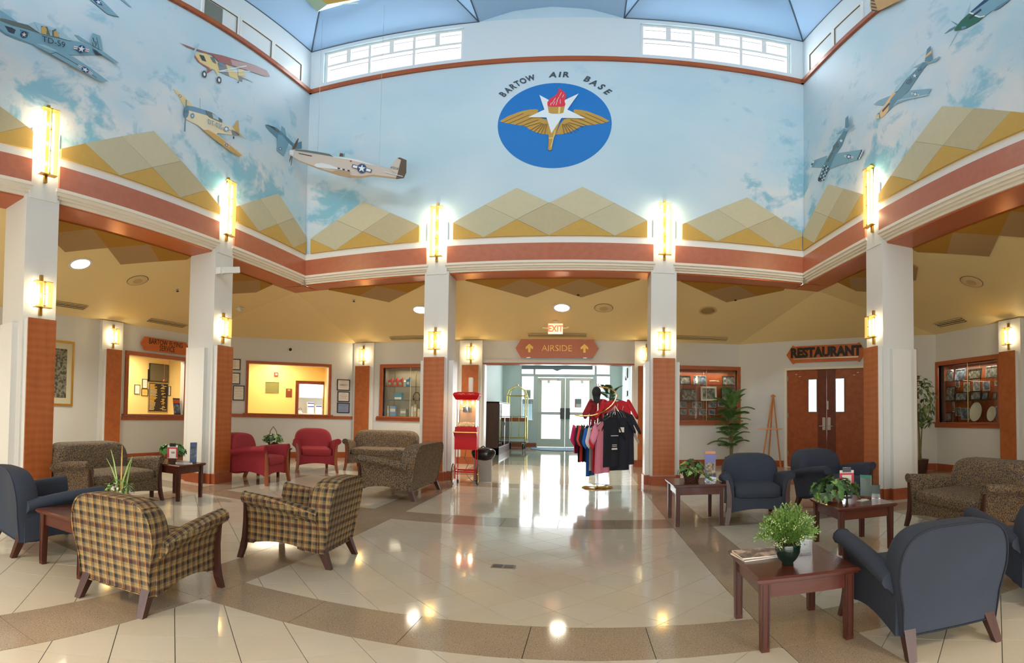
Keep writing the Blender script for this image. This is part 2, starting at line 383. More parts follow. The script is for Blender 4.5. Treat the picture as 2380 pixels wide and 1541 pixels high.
def leafy():
    m, t = pmat('brown_leaf_pattern_fabric', .85)
    uv = t.coord('UV'); base = t.mix(t.ramp(t.noise(uv, 26, 2), [(.44, (0,0,0)), (.56, (1,1,1))]), lin(72, 58, 46), lin(44, 46, 56))
    wv = t.n('ShaderNodeVectorMath', operation='ADD'); t.put(wv.inputs[0], uv)
    nz = t.n('ShaderNodeTexNoise'); t.put(nz.inputs['Vector'], uv); nz.inputs['Scale'].default_value = 30
    sc2 = t.n('ShaderNodeVectorMath', operation='SCALE'); t.put(sc2.inputs[0], nz.outputs[1]); sc2.inputs['Scale'].default_value = .03; t.put(wv.inputs[1], sc2.outputs[0])
    vine = t.ramp(t.voro(wv.outputs[0], 34, 'DISTANCE_TO_EDGE'), [(.05, (1,1,1)), (.085, (0,0,0))])
    leaf = t.ramp(t.voro(t.coord('UV', scale=(1, 1.6, 1), rot=(0,0,.7)), 78), [(.26, (1,1,1)), (.33, (0,0,0))])
    leaf2 = t.ramp(t.voro(t.coord('UV', scale=(1.6, 1, 1), rot=(0,0,.5), loc=(.3,.2,0)), 70), [(.20, (1,1,1)), (.27, (0,0,0))])
    c = t.mix(t.math('MULTIPLY', vine, .75), base, lin(136, 116, 84)); c = t.mix(leaf, c, lin(152, 128, 82)); c = t.mix(leaf2, c, lin(164, 122, 76))
    t.col(c); return m
def dotted(name, base, dot, rough=.8, k=.6):
    m, t = pmat(name, rough); uv = t.coord('UV', rot=(0,0,PI/4))
    d = t.ramp(t.voro(uv, 150, rnd=0.0), [(.20, (1,1,1)), (.27, (0,0,0))])
    n = t.noise(t.coord('UV'), 9, 2)
    b = t.mix(n, base, tuple(x*.82 for x in base[:3])+(1,))
    t.col(t.mix(t.math('MULTIPLY', d, k), b, dot)); return m
M_PLAID = plaid(); M_LEAFY = leafy()
M_NAVY = dotted('navy_dotted_fabric', lin(36, 46, 64), lin(88, 94, 102)); M_RED = dotted('red_fabric', lin(150, 36, 46), lin(170, 54, 60), .85, .25)
# greenery and props
def leafmat(name, c1, c2):
    m, t = pmat(name, .4); t.col(t.mix(t.noise(t.coord('Object'), 12, 2), c1, c2)); return m
M_IVY = leafmat('ivy_leaf', lin(46, 92, 40), lin(92, 138, 60)); M_IVY2 = leafmat('ivy_leaf_light', lin(112, 152, 66), lin(150, 176, 96)); M_IVYD = leafmat('ivy_leaf_dark', lin(30, 62, 34), lin(60, 94, 52))
M_PALM = leafmat('palm_leaf', lin(40, 82, 36), lin(74, 112, 48)); M_FERN = leafmat('fern_green', lin(66, 104, 42), lin(128, 162, 78)); M_FERN2 = leafmat('fern_pale_blossom', lin(186, 196, 148), lin(210, 214, 176))
M_FICUS = leafmat('ficus_leaf', lin(66, 96, 44), lin(128, 148, 84)); M_STEM = mat('plant_stem', lin(112, 106, 60), .6)
M_WICK = wood('dark_wicker', lin(80, 46, 28), lin(48, 28, 18), .5, 'X', 4); M_SOIL = mat('bark_soil', lin(92, 62, 34), .9)
M_POTG = mat('dark_green_glazed_pot', lin(14, 34, 28), .12, coat=.6); M_POTT = wood('ribbed_tan_pot', lin(186, 132, 84), lin(158, 106, 64), .5, 'Z', 2)
M_REDP = mat('popcorn_red_enamel', lin(196, 12, 22), .5, spec=.25); M_CORN = mat('popcorn', lin(250, 226, 160), .8)
M_TYRE = mat('black_rubber', lin(28, 28, 28), .6); M_WHEELC = mat('cream_wheel_rim', lin(222, 206, 160), .3, .6)
def fab(name, c): return mat(name, c, .85)
def photo(name, tint=(1,1,1), scale=8.0, lo=.25, hi=.75):
    """a photographic print: soft random picture tones"""
    m, t = pmat(name, .5); co = t.coord('Object'); f = t.noise(co, scale, 6, .65)
    a = tuple(.03*x for x in tint)+(1,); b = tuple(.62*x for x in tint)+(1,)
    t.col(t.ramp(f, [(lo, a), (.5, tuple(.22*x for x in tint)+(1,)), (hi, b)])); return m
M_PH = [photo('black_white_photograph', (1,.97,.9), 9, .35, .68), photo('sepia_photograph', (1,.9,.72), 14, .38, .66), photo('faded_photograph', (.9,.95,1), 11, .3, .62), photo('colour_print', (.62,.8,1.1), 6, .3, .6)]
M_PHDARK = photo('dark_aerial_photograph', (1,.9,.66), 16, .46, .95)
# ---------------------------------------------------------------- the lantern hall
XL, XR, YB, YF = -6.0, 4.456, 10.0, .68
XC, YC = (XL+XR)/2, (YB+YF)/2
ZC = 10.82; TH = .6
ZS, ZO = 4.2, 3.3                     # soffit height, height of the outer walls
WB = Plane((0, YB, 0), (0, -1, 0)); WL = Plane((XL, 0, 0), (1, 0, 0)); WR = Plane((XR, 0, 0), (-1, 0, 0)); WF = Plane((0, YF, 0), (0, 1, 0))
OLX, ORX, OBY, OFY = -9.7, 7.9, 13.7, -3.0
OL = Plane((OLX, 0, 0), (1, 0, 0)); OR = Plane((ORX, 0, 0), (-1, 0, 0)); OB = Plane((0, OBY, 0), (0, -1, 0))
LD = Plane((-6.4, 13.7, 0), (1, -1, 0)); RD = Plane((4.15, 13.7, 0), (-1, -1, 0))
def wall_panel(mb, pl, a0, a1, z0, z1, holes, th):
    """wall slab in plane coordinates with rectangular holes [(a0,a1,z0,z1)]; thickness th outwards"""
    xs = sorted({a0, a1, *[h[0] for h in holes], *[h[1] for h in holes]}); zs = sorted({z0, z1, *[h[2] for h in holes], *[h[3] for h in holes]})
    M0 = mb.M; mb.M = pl.mat(0, 0)
    for i in range(len(xs)-1):
        j = 0
        while j < len(zs)-1:
            def solid(jj): return not any(h[0]-1e-6 <= xs[i] and xs[i+1] <= h[1]+1e-6 and h[2]-1e-6 <= zs[jj] and zs[jj+1] <= h[3]+1e-6 for h in holes)
            if not solid(j): j += 1; continue
            k = j
            while k+1 < len(zs)-1 and solid(k+1): k += 1
            mb.box(xs[i], xs[i+1], zs[j], zs[k+1], -th, 0); j = k+1
    mb.M = M0
BACKWIN = [(-5.67, -2.5), (1.0, 4.17)]; WZ0, WZ1 = 9.62, 10.68
# plane U axes: WB +x, WF -x, WL +y, WR -y
mb = MB(); wall_panel(mb, WB, XL-TH, XR+TH, 4.381, 9.4, [], TH); wall_panel(mb, WB, XL-TH, XR+TH, 9.4, ZC, [(a, b, WZ0, WZ1) for a, b in BACKWIN], .17)
mb.M = Matrix.Identity(4); mb.prism([(-2.2,YB,ZC),(.68,YB,ZC),(.0,YB,11.12),(-.76,YB,11.22),(-1.5,YB,11.12)], (0,.17,0))
struct(mb.obj('wall_back_upper', M_MURAL), 'pale blue upper wall with the painted round emblem and clouds')
mb = MB(); wall_panel(mb, WF, -(XR+TH), -(XL-TH), 4.381, 9.4, [], TH); wall_panel(mb, WF, -(XR+TH), -(XL-TH), 9.4, ZC, [(-b, -a, WZ0, WZ1) for a, b in BACKWIN], .17); struct(mb.obj('wall_front_upper', M_MURAL), 'upper lantern wall behind the viewer')
SIDEP = [(6.38, 7.29), (7.42, 8.40), (8.52, 9.55)]; SZ0, SZ1 = 9.50, 10.05
mb = MB(); wall_panel(mb, WL, YF, YB, 4.381, ZC, [], TH); struct(mb.obj('wall_left_upper', M_MURAL), 'upper wall with sky mural and painted aircraft over the flying service window')
mb = MB(); wall_panel(mb, WR, -YB, -YF, 4.381, ZC, [], TH); struct(mb.obj('wall_right_upper', M_MURAL), 'upper wall with sky mural and diving aircraft over the patterned loveseat')
# white clerestory band above the timber rail
for nm, pl, a0, a1, holes in (('trim_1', WB, XL, XR, [(a, b, WZ0, WZ1) for a, b in BACKWIN]), ('trim_2', WL, YF, YB, []), ('trim_3', WR, -YB, -YF, [])):
    mb = MB(); wall_panel(mb, pl, a0, a1, 9.47, ZC, holes, .0)
    mb = MB(); wall_panel(mb, Plane(pl.P + pl.N*.006, pl.N), a0, a1, 9.47, ZC-.004, holes, .006)
    struct(mb.obj(nm, mat('clerestory_white', lin(208, 219, 224), .55)), 'pale band of wall above the timber rail')
for nm, pl, a0, a1 in (('trim_4', WB, XL, XR), ('trim_5', WL, YF, YB), ('trim_6', WR, -YB, -YF), ('trim_7', WF, -XR, -XL)):
    mb = MB(); mb.M = pl.mat(0, 0); mb.box(a0, a1, 9.35, 9.47, 0, .06); struct(mb.obj(nm, M_TRIM), 'thin reddish timber rail under the clerestory')
# clerestory windows of the back wall: frame, mullions, panes
def clerestory(name, pl, a0, a1, label):
    r = thing(name, label, None, M=Matrix.Identity(4)); struct(r)
    W = a1-a0; bz = WZ0 + (WZ1-WZ0)*.56; f = MB(); f.M = pl.mat(0, 0); d0, d1 = -.16, -.07
    for x0, x1 in ((a0, a0+.07), (a1-.07, a1)): f.box(x0, x1, WZ0, WZ1, d0, d1)
    for z0, z1 in ((WZ0, WZ0+.06), (WZ1-.06, WZ1)): f.box(a0+.07, a1-.07, z0, z1, d0, d1)
    f.obj('window_frame', M_WHITE2, r)
    def bar(x0, x1, z0, z1): 
        m = MB(); m.M = pl.mat(0, 0); m.box(x0, x1, z0, z1, d0, d1-.01); m.obj('mullion', M_WHITE2, r)
    bar(a0+.07, a1-.07, bz-.035, bz+.035)
    xs = [a0+.07+(W-.14)*k/6 for k in range(7)]
    for k in (2, 4): bar(xs[k]-.03, xs[k]+.03, WZ0+.06, bz-.035)
    for k in range(1, 6): bar(xs[k]-(.05 if k % 2 else .03), xs[k]+(.05 if k % 2 else .03), bz+.035, WZ1-.06)
    def pane(x0, x1, z0, z1):
        m = MB(); m.M = pl.mat(0, 0); m.box(x0, x1, z0, z1, -.125, -.119); m.obj('window_pane', M_GLASS, r)
        m = MB(); m.M = pl.mat(0, 0); m.box(x0, x1, z1-.10, z1-.085, -.119, -.110); m.obj('glazing_bead', mat('grey_bead', lin(120, 126, 132), .5), r)
    for k in (0, 2, 4): pane(xs[k]+.02, xs[k+2]-.02, WZ0+.05, bz-.03)
    for k in range(6): pane(xs[k]+.02, xs[k+1]-.02, bz+.03, WZ1-.05)
clerestory('window_1', WB, *BACKWIN[0], 'bright clerestory window over the silver painted fighter plane')
clerestory('window_2', WB, *BACKWIN[1], 'bright clerestory window to the right of the round emblem')
# blind panels of the side walls
def blind(pl, a0, a1, name, label, dark=False):
    r = thing(name, label, None, M=Matrix.Identity(4)); struct(r)
    m = MB(); m.M = pl.mat(0, 0)
    for x0, x1, z0, z1 in ((a0-.06,a0,SZ0-.02,SZ1+.06),(a1,a1+.06,SZ0-.02,SZ1+.06),(a0,a1,SZ1,SZ1+.06),(a0,a1,SZ0-.02,SZ0)): m.box(x0, x1, z0, z1, .006, .035)
    m.obj('window_frame', M_WHITE2, r)
    m = MB(); m.M = pl.mat(0, 0); m.box(a0, a1, SZ0, SZ1, .006, .012); m.obj('window_pane', mat('frosted_white_panel', lin(214, 222, 222), .3), r)
    m = MB(); m.M = pl.mat(0, 0); m.box(a0, a1, SZ1-.012, SZ1, .012, .03); m.box(*((a1-.01, a1) if pl is WL else (a0, a0+.01)), SZ0, SZ1, .012, .03); m.obj('shadow_gap', M_GROUT, r)
    if dark:
        m = MB(); m.M = pl.mat(0, 0); m.box(a0+.01, a0+.50, SZ0+.01, SZ1-.03, .012, .016); m.obj('dark_film', mat('grey_window_film', lin(112, 118, 110), .4), r)
for k, (a, b) in enumerate(SIDEP):
    blind(WL, a, b, 'window_%d' % (3+k), ['frosted clerestory panel with a dark film patch, first from the frame edge', 'frosted clerestory panel in the middle of the mural wall with yellow aircraft', 'frosted clerestory panel next to the corner over the yellow high-wing plane'][k], k == 0)
for k, (a, b) in enumerate([(-9.62, -8.62), (-8.50, -7.52)]):
    blind(WR, a, b, 'window_%d' % (6+k), ['frosted clerestory panel beside the corner over the diving checkered plane', 'second frosted clerestory panel from the corner over the diving planes'][k])
# blue hipped ceiling with dark joints
HB = [(XL, YB, ZC), (XR, YB, ZC)]; RZ = ZC+.5*(YB-YC); RDX = .75*(YB-YC)
ceil = struct(thing('ceiling_lantern', 'pale blue hipped ceiling high over the hall', None, M=Matrix.Identity(4)))
def cface(pts, m=M_BLUECEIL, name='ceiling_plane'): MB().poly(pts).obj(name, m, ceil)
A_, B_ = (XL+RDX, YC, RZ), (XR-RDX, YC, RZ)
D2 = 2.2; zz = lambda t: ZC+.5*t
cface([(XL,YB,ZC), (-2.2,YB,ZC), (-2.2-.5*D2,YB-D2,zz(D2)), (.68+.5*D2,YB-D2,zz(D2)), (.68,YB,ZC), (XR,YB,ZC), B_, A_])
cface([(XL,YF,ZC), (XR,YF,ZC), B_, A_]); cface([(XL,YB,ZC), (XL,YF,ZC), A_]); cface([(XR,YB,ZC), (XR,YF,ZC), B_])
cface([(-2.2,YB,ZC), (-2.2-.5*D2,YB-D2,zz(D2)), (-2.2,YB-D2,ZC+.1*D2)]); cface([(.68,YB,ZC), (.68+.5*D2,YB-D2,zz(D2)), (.68,YB-D2,ZC+.1*D2)])
arch = [(-2.2,ZC), (-1.5,11.12), (-.76,11.22), (0,11.12), (.68,ZC)]
for i in range(4):
    a, b = arch[i], arch[i+1]; cface([(a[0],YB,a[1]), (b[0],YB,b[1]), (b[0],YB-D2,b[1]+.1*D2), (a[0],YB-D2,a[1]+.1*D2)])
cface([(-2.2-.5*D2,YB-D2,zz(D2)), (.68+.5*D2,YB-D2,zz(D2)), (.68,YB-D2,ZC+.1*D2), (-.76,YB-D2,11.22+.1*D2), (-2.2,YB-D2,ZC+.1*D2)])
M_JOINT = mat('dark_ceiling_joint', lin(70, 84, 100), .6)
for p, q in (((XL,YB,ZC), A_), ((XR,YB,ZC), B_), ((XL,YB-.01,ZC), (-2.2,YB-.01,ZC)), ((.68,YB-.01,ZC), (XR,YB-.01,ZC)), ((XL+.01,YB,ZC), (XL+.01,YF,ZC)), ((XR-.01,YB,ZC), (XR-.01,YF,ZC)),
             ((-2.2,YB,ZC), (-2.2-.5*D2,YB-D2,zz(D2))), ((-2.2,YB,ZC), (-2.2,YB-D2,ZC+.1*D2)), ((.68,YB,ZC), (.68+.5*D2,YB-D2,zz(D2))), ((.68,YB,ZC), (.68,YB-D2,ZC+.1*D2))):
    MB().tube([Vector(p)-Vector((0,0,.008)), Vector(q)-Vector((0,0,.008))], .014, 5).obj('joint', M_JOINT, ceil)
# faceted ceiling coffers at the two back corners
def coffer(sx, label):
    X = lambda d: (XL+d) if sx < 0 else (XR-d)
    if sx < 0: T, R_, A2, R2, L2 = (X(.73), 8.94, 11.2), (X(2.02), 8.9, 11.22), (X(1.14), 8.62, 11.02), (X(1.9), 7.4, 11.5), (X(.7), 7.2, 11.5)
    else: T, R_, A2, R2, L2 = (X(.93), 8.86, 11.2), (X(2.3), 8.98, 11.25), (X(1.3), 8.42, 11.02), (X(2.1), 7.4, 11.5), (X(.7), 7.2, 11.5)
    r = thing('ceiling_coffer', label, 'ceiling panel', M=Matrix.Identity(4), group='faceted coffers under the blue ceiling')
    up = lambda p: (p[0], p[1], p[2]+.28)
    m = MB(); m.poly([A2, R_, R2, (X(1.3),6.9,11.2), L2]); m.poly([up(R2), R2, R_, up(R_)]); m.poly([up(R2), R2, (X(1.3),6.9,11.2), L2, up(L2)]); m.obj('gold_panel', M_PANEL_GOLD, r)
    m = MB(); m.poly([T, A2, L2]); m.poly([T, L2, up(L2), up(T)]); m.obj('sage_panel', mat('sage_green_panel', lin(168, 186, 158), .7), r)
    m = MB(); m.poly([T, R_, A2]); m.poly([T, R_, up(R_), up(T)]); m.obj('white_panel', mat('white_panel_added_glow', lin(244, 246, 246), .5, emit=(.9,.95,1,1), es=.35), r)  # faint glow added to the white facet, which is no lamp
    for i in range(2):
        a = Vector(A2)+Vector(((.25+.08*i)*(-sx)*1.0, -.25, .12)); m = MB(); m.bar(a, a+Vector((.42*(-sx), -.30, .02)), .025, .01); m.obj('slot', M_GROUT, r)
        b = (Vector(T)+Vector(R_)+Vector(A2))/3+Vector((0, .0, -.012+.03*i)); m = MB(); m.bar(b, b+Vector((.34*(-sx), .12, .0)), .018, .008); m.obj('slot', mat('pale_slot', lin(196,216,208), .5), r)
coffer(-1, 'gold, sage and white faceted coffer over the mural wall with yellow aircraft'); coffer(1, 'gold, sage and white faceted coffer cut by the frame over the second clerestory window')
# ---------------------------------------------------------------- columns
def column(loc, rotz, label, wide=False):
    """local: front face at y=0 towards -y, shaft behind it"""
    r = struct(thing('column', label, None, loc, rotz)); w, d = .25, .60
    MB().box(-w, w, .0, d, 0, ZS+.02).obj('shaft', M_WHITE, r); MB().box(-.213, .213, -.014, .05, ZS-.04, 5.3).obj('upper_shaft', M_WHITE, r)
    for s in (-1, 1):                                            # white cheeks on the two sides
        MB().box(s*w, s*(w+.09), .12, d-.12, .18, 2.40).obj('side_panel', M_WHITE2, r)
    for y0, y1, yo0, yo1 in ((-.075, 0, -.09, -.075), (d, d+.075, d+.075, d+.09)):
        MB().box(-.22, .22, y0, y1, .18, 2.44).obj('panel_backing', M_WHITE2, r)
        MB().box(-.213, .213, yo0, yo1, .19, 2.45).obj('orange_panel', M_ORANGE, r)
    b = MB(); b.box(-w-.02, w+.02, -.02, d+.02, 0, .175); b.box(-.24, .24, -.115, d+.115, 0, .18); b.box(-w-.11, w+.11, .10, d-.10, 0, .178); b.obj('base_trim', M_BASE, r)
    return r
CB = [(-2.95, YB), (1.51, YB)]; CLY = [7.2, 3.48]
column((-2.95, YB, 0), 0, 'white column with orange panel beside the red popcorn cart')
column((1.51, YB, 0), 0, 'white column with orange panel behind the t-shirt rack and ivy basket')
column((XL, 7.2, 0), PI/2, 'white column with orange panel in front of the red armchair')
column((XL, 3.48, 0), PI/2, 'white column with orange panel at the edge behind the navy armchair')
column((XR, 7.2, 0), -PI/2, 'white column with orange panel beside the restaurant doors')
column((XR, 3.48, 0), -PI/2, 'white column with orange panel out beyond the patterned loveseat')
# ---------------------------------------------------------------- beams, cornice, copper soffit, diamond panels
def beam(name, pl, a0, a1, cols, label):
    r = struct(thing(name, label, None, M=pl.mat(0, 0)))
    segs = []; x = a0
    for c in sorted(cols): segs.append((x, c-.215)); x = c+.215
    segs.append((x, a1))
    for i, (s0, s1) in enumerate(segs):
        e0 = .045 if i == 0 else 0; e1 = .045 if i == len(segs)-1 else 0
        MB().box(s0+e0, s1-e1, 4.38, 4.745, .0, .045).obj('fascia_panel', M_FASCIA, r)
        c0 = s0 if i == 0 else s0-.035; c1 = s1 if i == len(segs)-1 else s1+.035
        m = MB()
        for z0, z1, d in ((4.33, 4.38, .055), (4.28, 4.33, .02), (4.245, 4.28, -.02), (4.20, 4.245, -.06)): m.box(c0, c1, z0, z1, -.20, d)
        m.obj('cornice', mat('cornice_cream_paint', lin(222, 216, 202), .45), r)
        MB().box(c0 - (.0 if i else 0), c1, 4.175, 4.20, -.62, -.09).obj('copper_soffit', M_SOFFIT, r)
        MB().box(s0, s1, 4.745, 4.775, 0, .03).obj('ledge', M_WHITE2, r); MB().box(s0, s1, 4.775, 4.90, 0, .012).obj('white_band', M_WHITE2, r); MB().box(s0-.05, s1+.05, 4.20, 4.385, -.60, -.19).obj('beam_core', M_WHITE2, r)
    return r
beam('beam_back', WB, XL, XR, [-2.95, 1.51], 'orange fascia beam over the airside opening')
beam('beam_left', WL, YF, YB, CLY, 'orange fascia beam on the mural wall with yellow aircraft')
beam('beam_right', WR, -YB, -YF, [-c for c in CLY], 'orange fascia beam over the patterned loveseat')
beam('beam_front', WF, -XR, -XL, [], 'orange fascia beam behind the viewer')
def clip_poly(poly, ax, lim, keep_less):
    out = []
    for i in range(len(poly)):
        p, q = poly[i], poly[(i+1) % len(poly)]; ip = (p[ax] <= lim) == keep_less or abs(p[ax]-lim) < 1e-9; iq = (q[ax] <= lim) == keep_less or abs(q[ax]-lim) < 1e-9
        if ip: out.append(p)
        if ip != iq:
            t = (lim-p[ax])/(q[ax]-p[ax]); out.append(tuple(p[k]+t*(q[k]-p[k]) for k in range(2)))
    return out
def diamonds(pl, a0, a1, peaks, name, label):
    """rhombic fabric panels over a beam bay: peaks = positions of the top rhombi, half width .633, half height .36"""
    r = struct(thing(name, label, None, M=pl.mat(0, 0))); hw, hh, zb = .633, .36, 4.895
    def piece(pts, m):
        p = clip_poly(clip_poly(pts, 0, a0, False), 0, a1, True)
        if len(p) > 2:
            c = (sum(q[0] for q in p)/len(p), sum(q[1] for q in p)/len(p)); p = [(c[0]+(q[0]-c[0])*.994, c[1]+(q[1]-c[1])*.994) for q in p]
            MB().prism([(x, z, .0) for x, z in p], (0, 0, .05)).obj('diamond_panel', m, r)
    lows = sorted({round(p+s*hw, 1): p+s*hw for p in peaks for s in (-1, 1)}.values()); tones = [M_PANEL_SAGE, M_PANEL_TAN, M_PANEL_SAGE]
    for i, c in enumerate(lows): piece([(c-hw, zb+hh), (c, zb), (c+hw, zb+hh), (c, zb+2*hh)], tones[i % 3])
    for c in peaks: piece([(c-hw, zb+2*hh), (c, zb+hh), (c+hw, zb+2*hh), (c, zb+3*hh)], M_PANEL_SAGE2)
    for c in peaks: piece([(c-hw, zb), (c+hw, zb), (c, zb+hh)], M_PANEL_GOLD)
    L, R_ = lows[0], lows[-1]
    piece([(L, zb), (L-hw, zb+hh), (L-2*hw, zb)], M_PANEL_GOLD); piece([(R_, zb), (R_+hw, zb+hh), (R_+2*hw, zb)], M_PANEL_GOLD)
diamonds(WB, -2.62, 1.17, [-1.36, -.09], 'trim_8', 'row of diamond fabric panels over the airside opening')
diamonds(WB, -5.84, -3.325, [-4.58], 'trim_9', 'diamond fabric panels over the display of oil bottles')
diamonds(WB, 1.86, 4.39, [3.19], 'trim_10', 'diamond fabric panels over the right-hand photo display case')
diamonds(WL, 3.70, 6.985, [5.345], 'trim_11', 'diamond fabric panels over the flying service sign')
diamonds(WL, 7.42, 9.95, [8.79], 'trim_12', 'diamond fabric panels beside the corner under the blue jet painting')
diamonds(WL, .74, 3.26, [1.90], 'trim_13', 'gold diamond panel tip cut by the frame edge')
diamonds(WR, -6.985, -3.70, [-5.345], 'trim_14', 'diamond fabric panels over the patterned loveseat')
diamonds(WR, -9.95, -7.42, [-8.76], 'trim_15', 'diamond fabric panels beside the corner under the checkered plane')
# soffit corners
for x, y, sx, sy, l in ((XL, YB, -1, 1, 'left'), (XR, YB, 1, 1, 'right')):
    c = struct(thing('trim_2%d' % (0 if sx < 0 else 1), 'copper soffit corner at the %s back corner of the beams' % l, None, M=Matrix.Identity(4)))
    MB().prism([(x+sx*.09,y+sy*.09,4.176), (x+sx*.62,y+sy*.0,4.176), (x+sx*.62,y+sy*.62,4.176), (x,y+sy*.62,4.176)], (0,0,.024)).obj('copper_soffit', M_SOFFIT, c)
    m = MB()
    for z0, z1, d in ((4.33,4.38,.055), (4.28,4.33,.02), (4.245,4.28,-.02), (4.20,4.245,-.06)): m.box(x-sx*d, x+sx*.20, y-sy*d, y+sy*.20, z0, z1)
    m.obj('cornice', mat('cornice_cream_paint', lin(222,216,202)), c)
# ---------------------------------------------------------------- sloping tan ceiling of the surrounding aisle
ceil2 = struct(thing('ceiling_aisle', 'sloping tan ceiling around the hall', None, M=Matrix.Identity(4)))
ix0, ix1, iy0, iy1 = XL-TH, XR+TH, YF-TH, YB+TH
LDa, LDb = (-6.4, 13.7, ZO), (-9.7, 10.4, ZO); RDa, RDb = (4.15, 13.7, ZO), (7.9, 9.95, ZO)
def I(x, y): return (x, y, ZS-.01)
for pts in ([I(ix0,iy1), I(ix1,iy1), RDa, LDa], [I(ix0,iy1), LDa, LDb], [I(ix1,iy1), RDa, RDb], [I(ix0,iy1), LDb, (OLX,OFY,ZO), I(ix0,iy0)], [I(ix1,iy1), RDb, (ORX,OFY,ZO), I(ix1,iy0)], [I(ix0,iy0), I(ix1,iy0), (ORX,OFY,ZO), (OLX,OFY,ZO)]):
    MB().poly(pts).obj('ceiling_facet', M_TANCEIL, ceil2)
# diamond panels on the slopes, hung just under the facet
def slope_diamonds(origin, udir, ddir, u0, u1, phase):
    """u along the beam, d down the slope; half width .633, rows of gold and brown diamonds"""
    O = Vector(origin); U = Vector(udir).normalized(); D = Vector(ddir).normalized(); N = U.cross(D); N = N if N.z < 0 else -N
    hw, hh = .60, .40
    def piece(pts, m):
        p = clip_poly(clip_poly(clip_poly(pts, 0, u0, False), 0, u1, True), 1, 0.0, False)
        if len(p) > 2: MB().prism([O+U*x+D*z+N*.004 for x, z in p], N*.03).obj('ceiling_diamond', m, ceil2)
    k = math.floor((u0-phase)/(2*hw))-1
    while phase+k*2*hw < u1+hw:
        c = phase+k*2*hw
        if u0+.25 < c < u1-.25: piece([(c-hw, hh), (c, 0), (c+hw, hh), (c, 2*hh)], M_CP_BROWN)
        g = c+hw
        if u0-.3 < g < u1+.3: piece([(g-hw, 0), (g+hw, 0), (g, hh)], M_CP_GOLD)
        k += 1
sl = Vector((0, OBY-iy1, ZO-ZS))
slope_diamonds((0, iy1, ZS-.01), (1,0,0), sl, -2.55, 1.15, -.7-.6); slope_diamonds((0, iy1, ZS-.01), (1,0,0), sl, -5.75, -3.3, -4.55+.05); slope_diamonds((0, iy1, ZS-.01), (1,0,0), sl, 1.85, 4.25, 3.15+.0)
slL = Vector((OLX-ix0, 0, ZO-ZS)); slR = Vector((ORX-ix1, 0, ZO-ZS))
slope_diamonds((ix0, 0, ZS-.01), (0,1,0), slL, 3.75, 6.95, 4.72); slope_diamonds((ix0, 0, ZS-.01), (0,1,0), slL, 7.45, 9.6, 7.9)
slope_diamonds((ix1, 0, ZS-.01), (0,1,0), slR, 3.75, 6.95, 4.72); slope_diamonds((ix1, 0, ZS-.01), (0,1,0), slR, 7.45, 9.6, 7.9)
# ---------------------------------------------------------------- outer walls (plane coordinates: see U axes)
WT = .16
def outer(name, pl, a0, a1, holes, label, h=ZO+.02):
    m = MB(); wall_panel(m, pl, a0, a1, 0, h, holes, WT); return struct(m.obj(name, M_WALL), label)
outer('wall_back', OB, -6.4-.07, 4.15+.07, [(-5.55, -3.95, 1.22, 2.58), (-2.72, 1.29, 0, 2.70), (2.40, 4.09, 1.22, 2.58)], 'warm white back wall with the airside opening')
outer('wall_left', OL, OFY, 10.4+.07, [(8.13, 10.12, 1.13, 2.56)], 'warm white wall with the flying service window')
LDL = (Vector(LDb)-Vector(LDa)).length; RDL = (Vector(RDb)-Vector(RDa)).length
def ld(x, y): return (Vector((x, y, 0))-LD.P).dot(LD.U)
def rd(x, y): return (Vector((x, y, 0))-RD.P).dot(RD.U)
lw0, lw1 = sorted((LD.uv(577, 900)[0], LD.uv(763, 900)[0]))
outer('wall_left_diagonal', LD, -LDL, 0, [(lw0, lw1, 1.22, 2.58)], 'pale diagonal wall with the yellow office window')
rd0, rd1 = sorted((RD.uv(1829, 950)[0], RD.uv(2017, 950)[0]))
outer('wall_right_diagonal', RD, 0, RDL, [(rd0, rd1, 0, 2.53)], 'pale diagonal wall with the restaurant doors')
outer('wall_right', OR, -9.95-.07, -OFY, [(-9.84, -7.83, 1.17, 2.52)], 'warm white wall with the display case of photographs and plates')
WFO = Plane((0, OFY, 0), (0, 1, 0))
outer('wall_front', WFO, -ORX, -OLX, [(-3.6, 5.2, .1, 2.8)], 'front wall with the street entrance glazing behind the viewer')
fr = struct(thing('window_8', 'street entrance glazing behind the viewer', None, M=WFO.mat(0, 0)))
for k in range(9): MB().box(-3.6+1.1*k-.04, -3.6+1.1*k+.04, .1, 2.8, -.12, -.04).obj('mullion', M_ALU, fr)
for z in (.1, 2.1, 2.72): MB().box(-3.6, 5.2, z, z+.08, -.12, -.04).obj('transom', M_ALU, fr)
for k in range(8): MB().box(-3.56+1.1*k, -3.54+1.1*(k+1), .18, 2.72, -.085, -.08).obj('window_pane', M_GLASS, fr)
# baseboards and chair rails
def strip(name, pl, a0, a1, z0, z1, d, m, label): mb = MB(); mb.M = pl.mat(0, 0); mb.box(a0, a1, z0, z1, 0, d); return struct(mb.obj(name, m), label)
BH = .165
strip('baseboard_back', OB, -6.38, -2.74, 0, BH, .02, M_BASE, 'wood baseboard under the oil bottle display'); strip('baseboard_back_right', OB, 1.31, 4.14, 0, BH, .02, M_BASE, 'wood baseboard under the photo display beside the palm')
strip('baseboard_left', OL, OFY, 10.39, 0, BH, .02, M_BASE, 'wood baseboard behind the patterned loveseat'); strip('baseboard_left_diagonal', LD, -LDL+.02, -.02, 0, BH, .02, M_BASE, 'wood baseboard behind the red armchairs')
strip('baseboard_right_diagonal', RD, .02, rd0-.09, 0, BH, .02, M_BASE, 'short wood baseboard behind the easel'); strip('baseboard_right_diagonal_end', RD, rd1+.09, RDL-.02, 0, BH, .02, M_BASE, 'short wood baseboard beyond the restaurant doors')
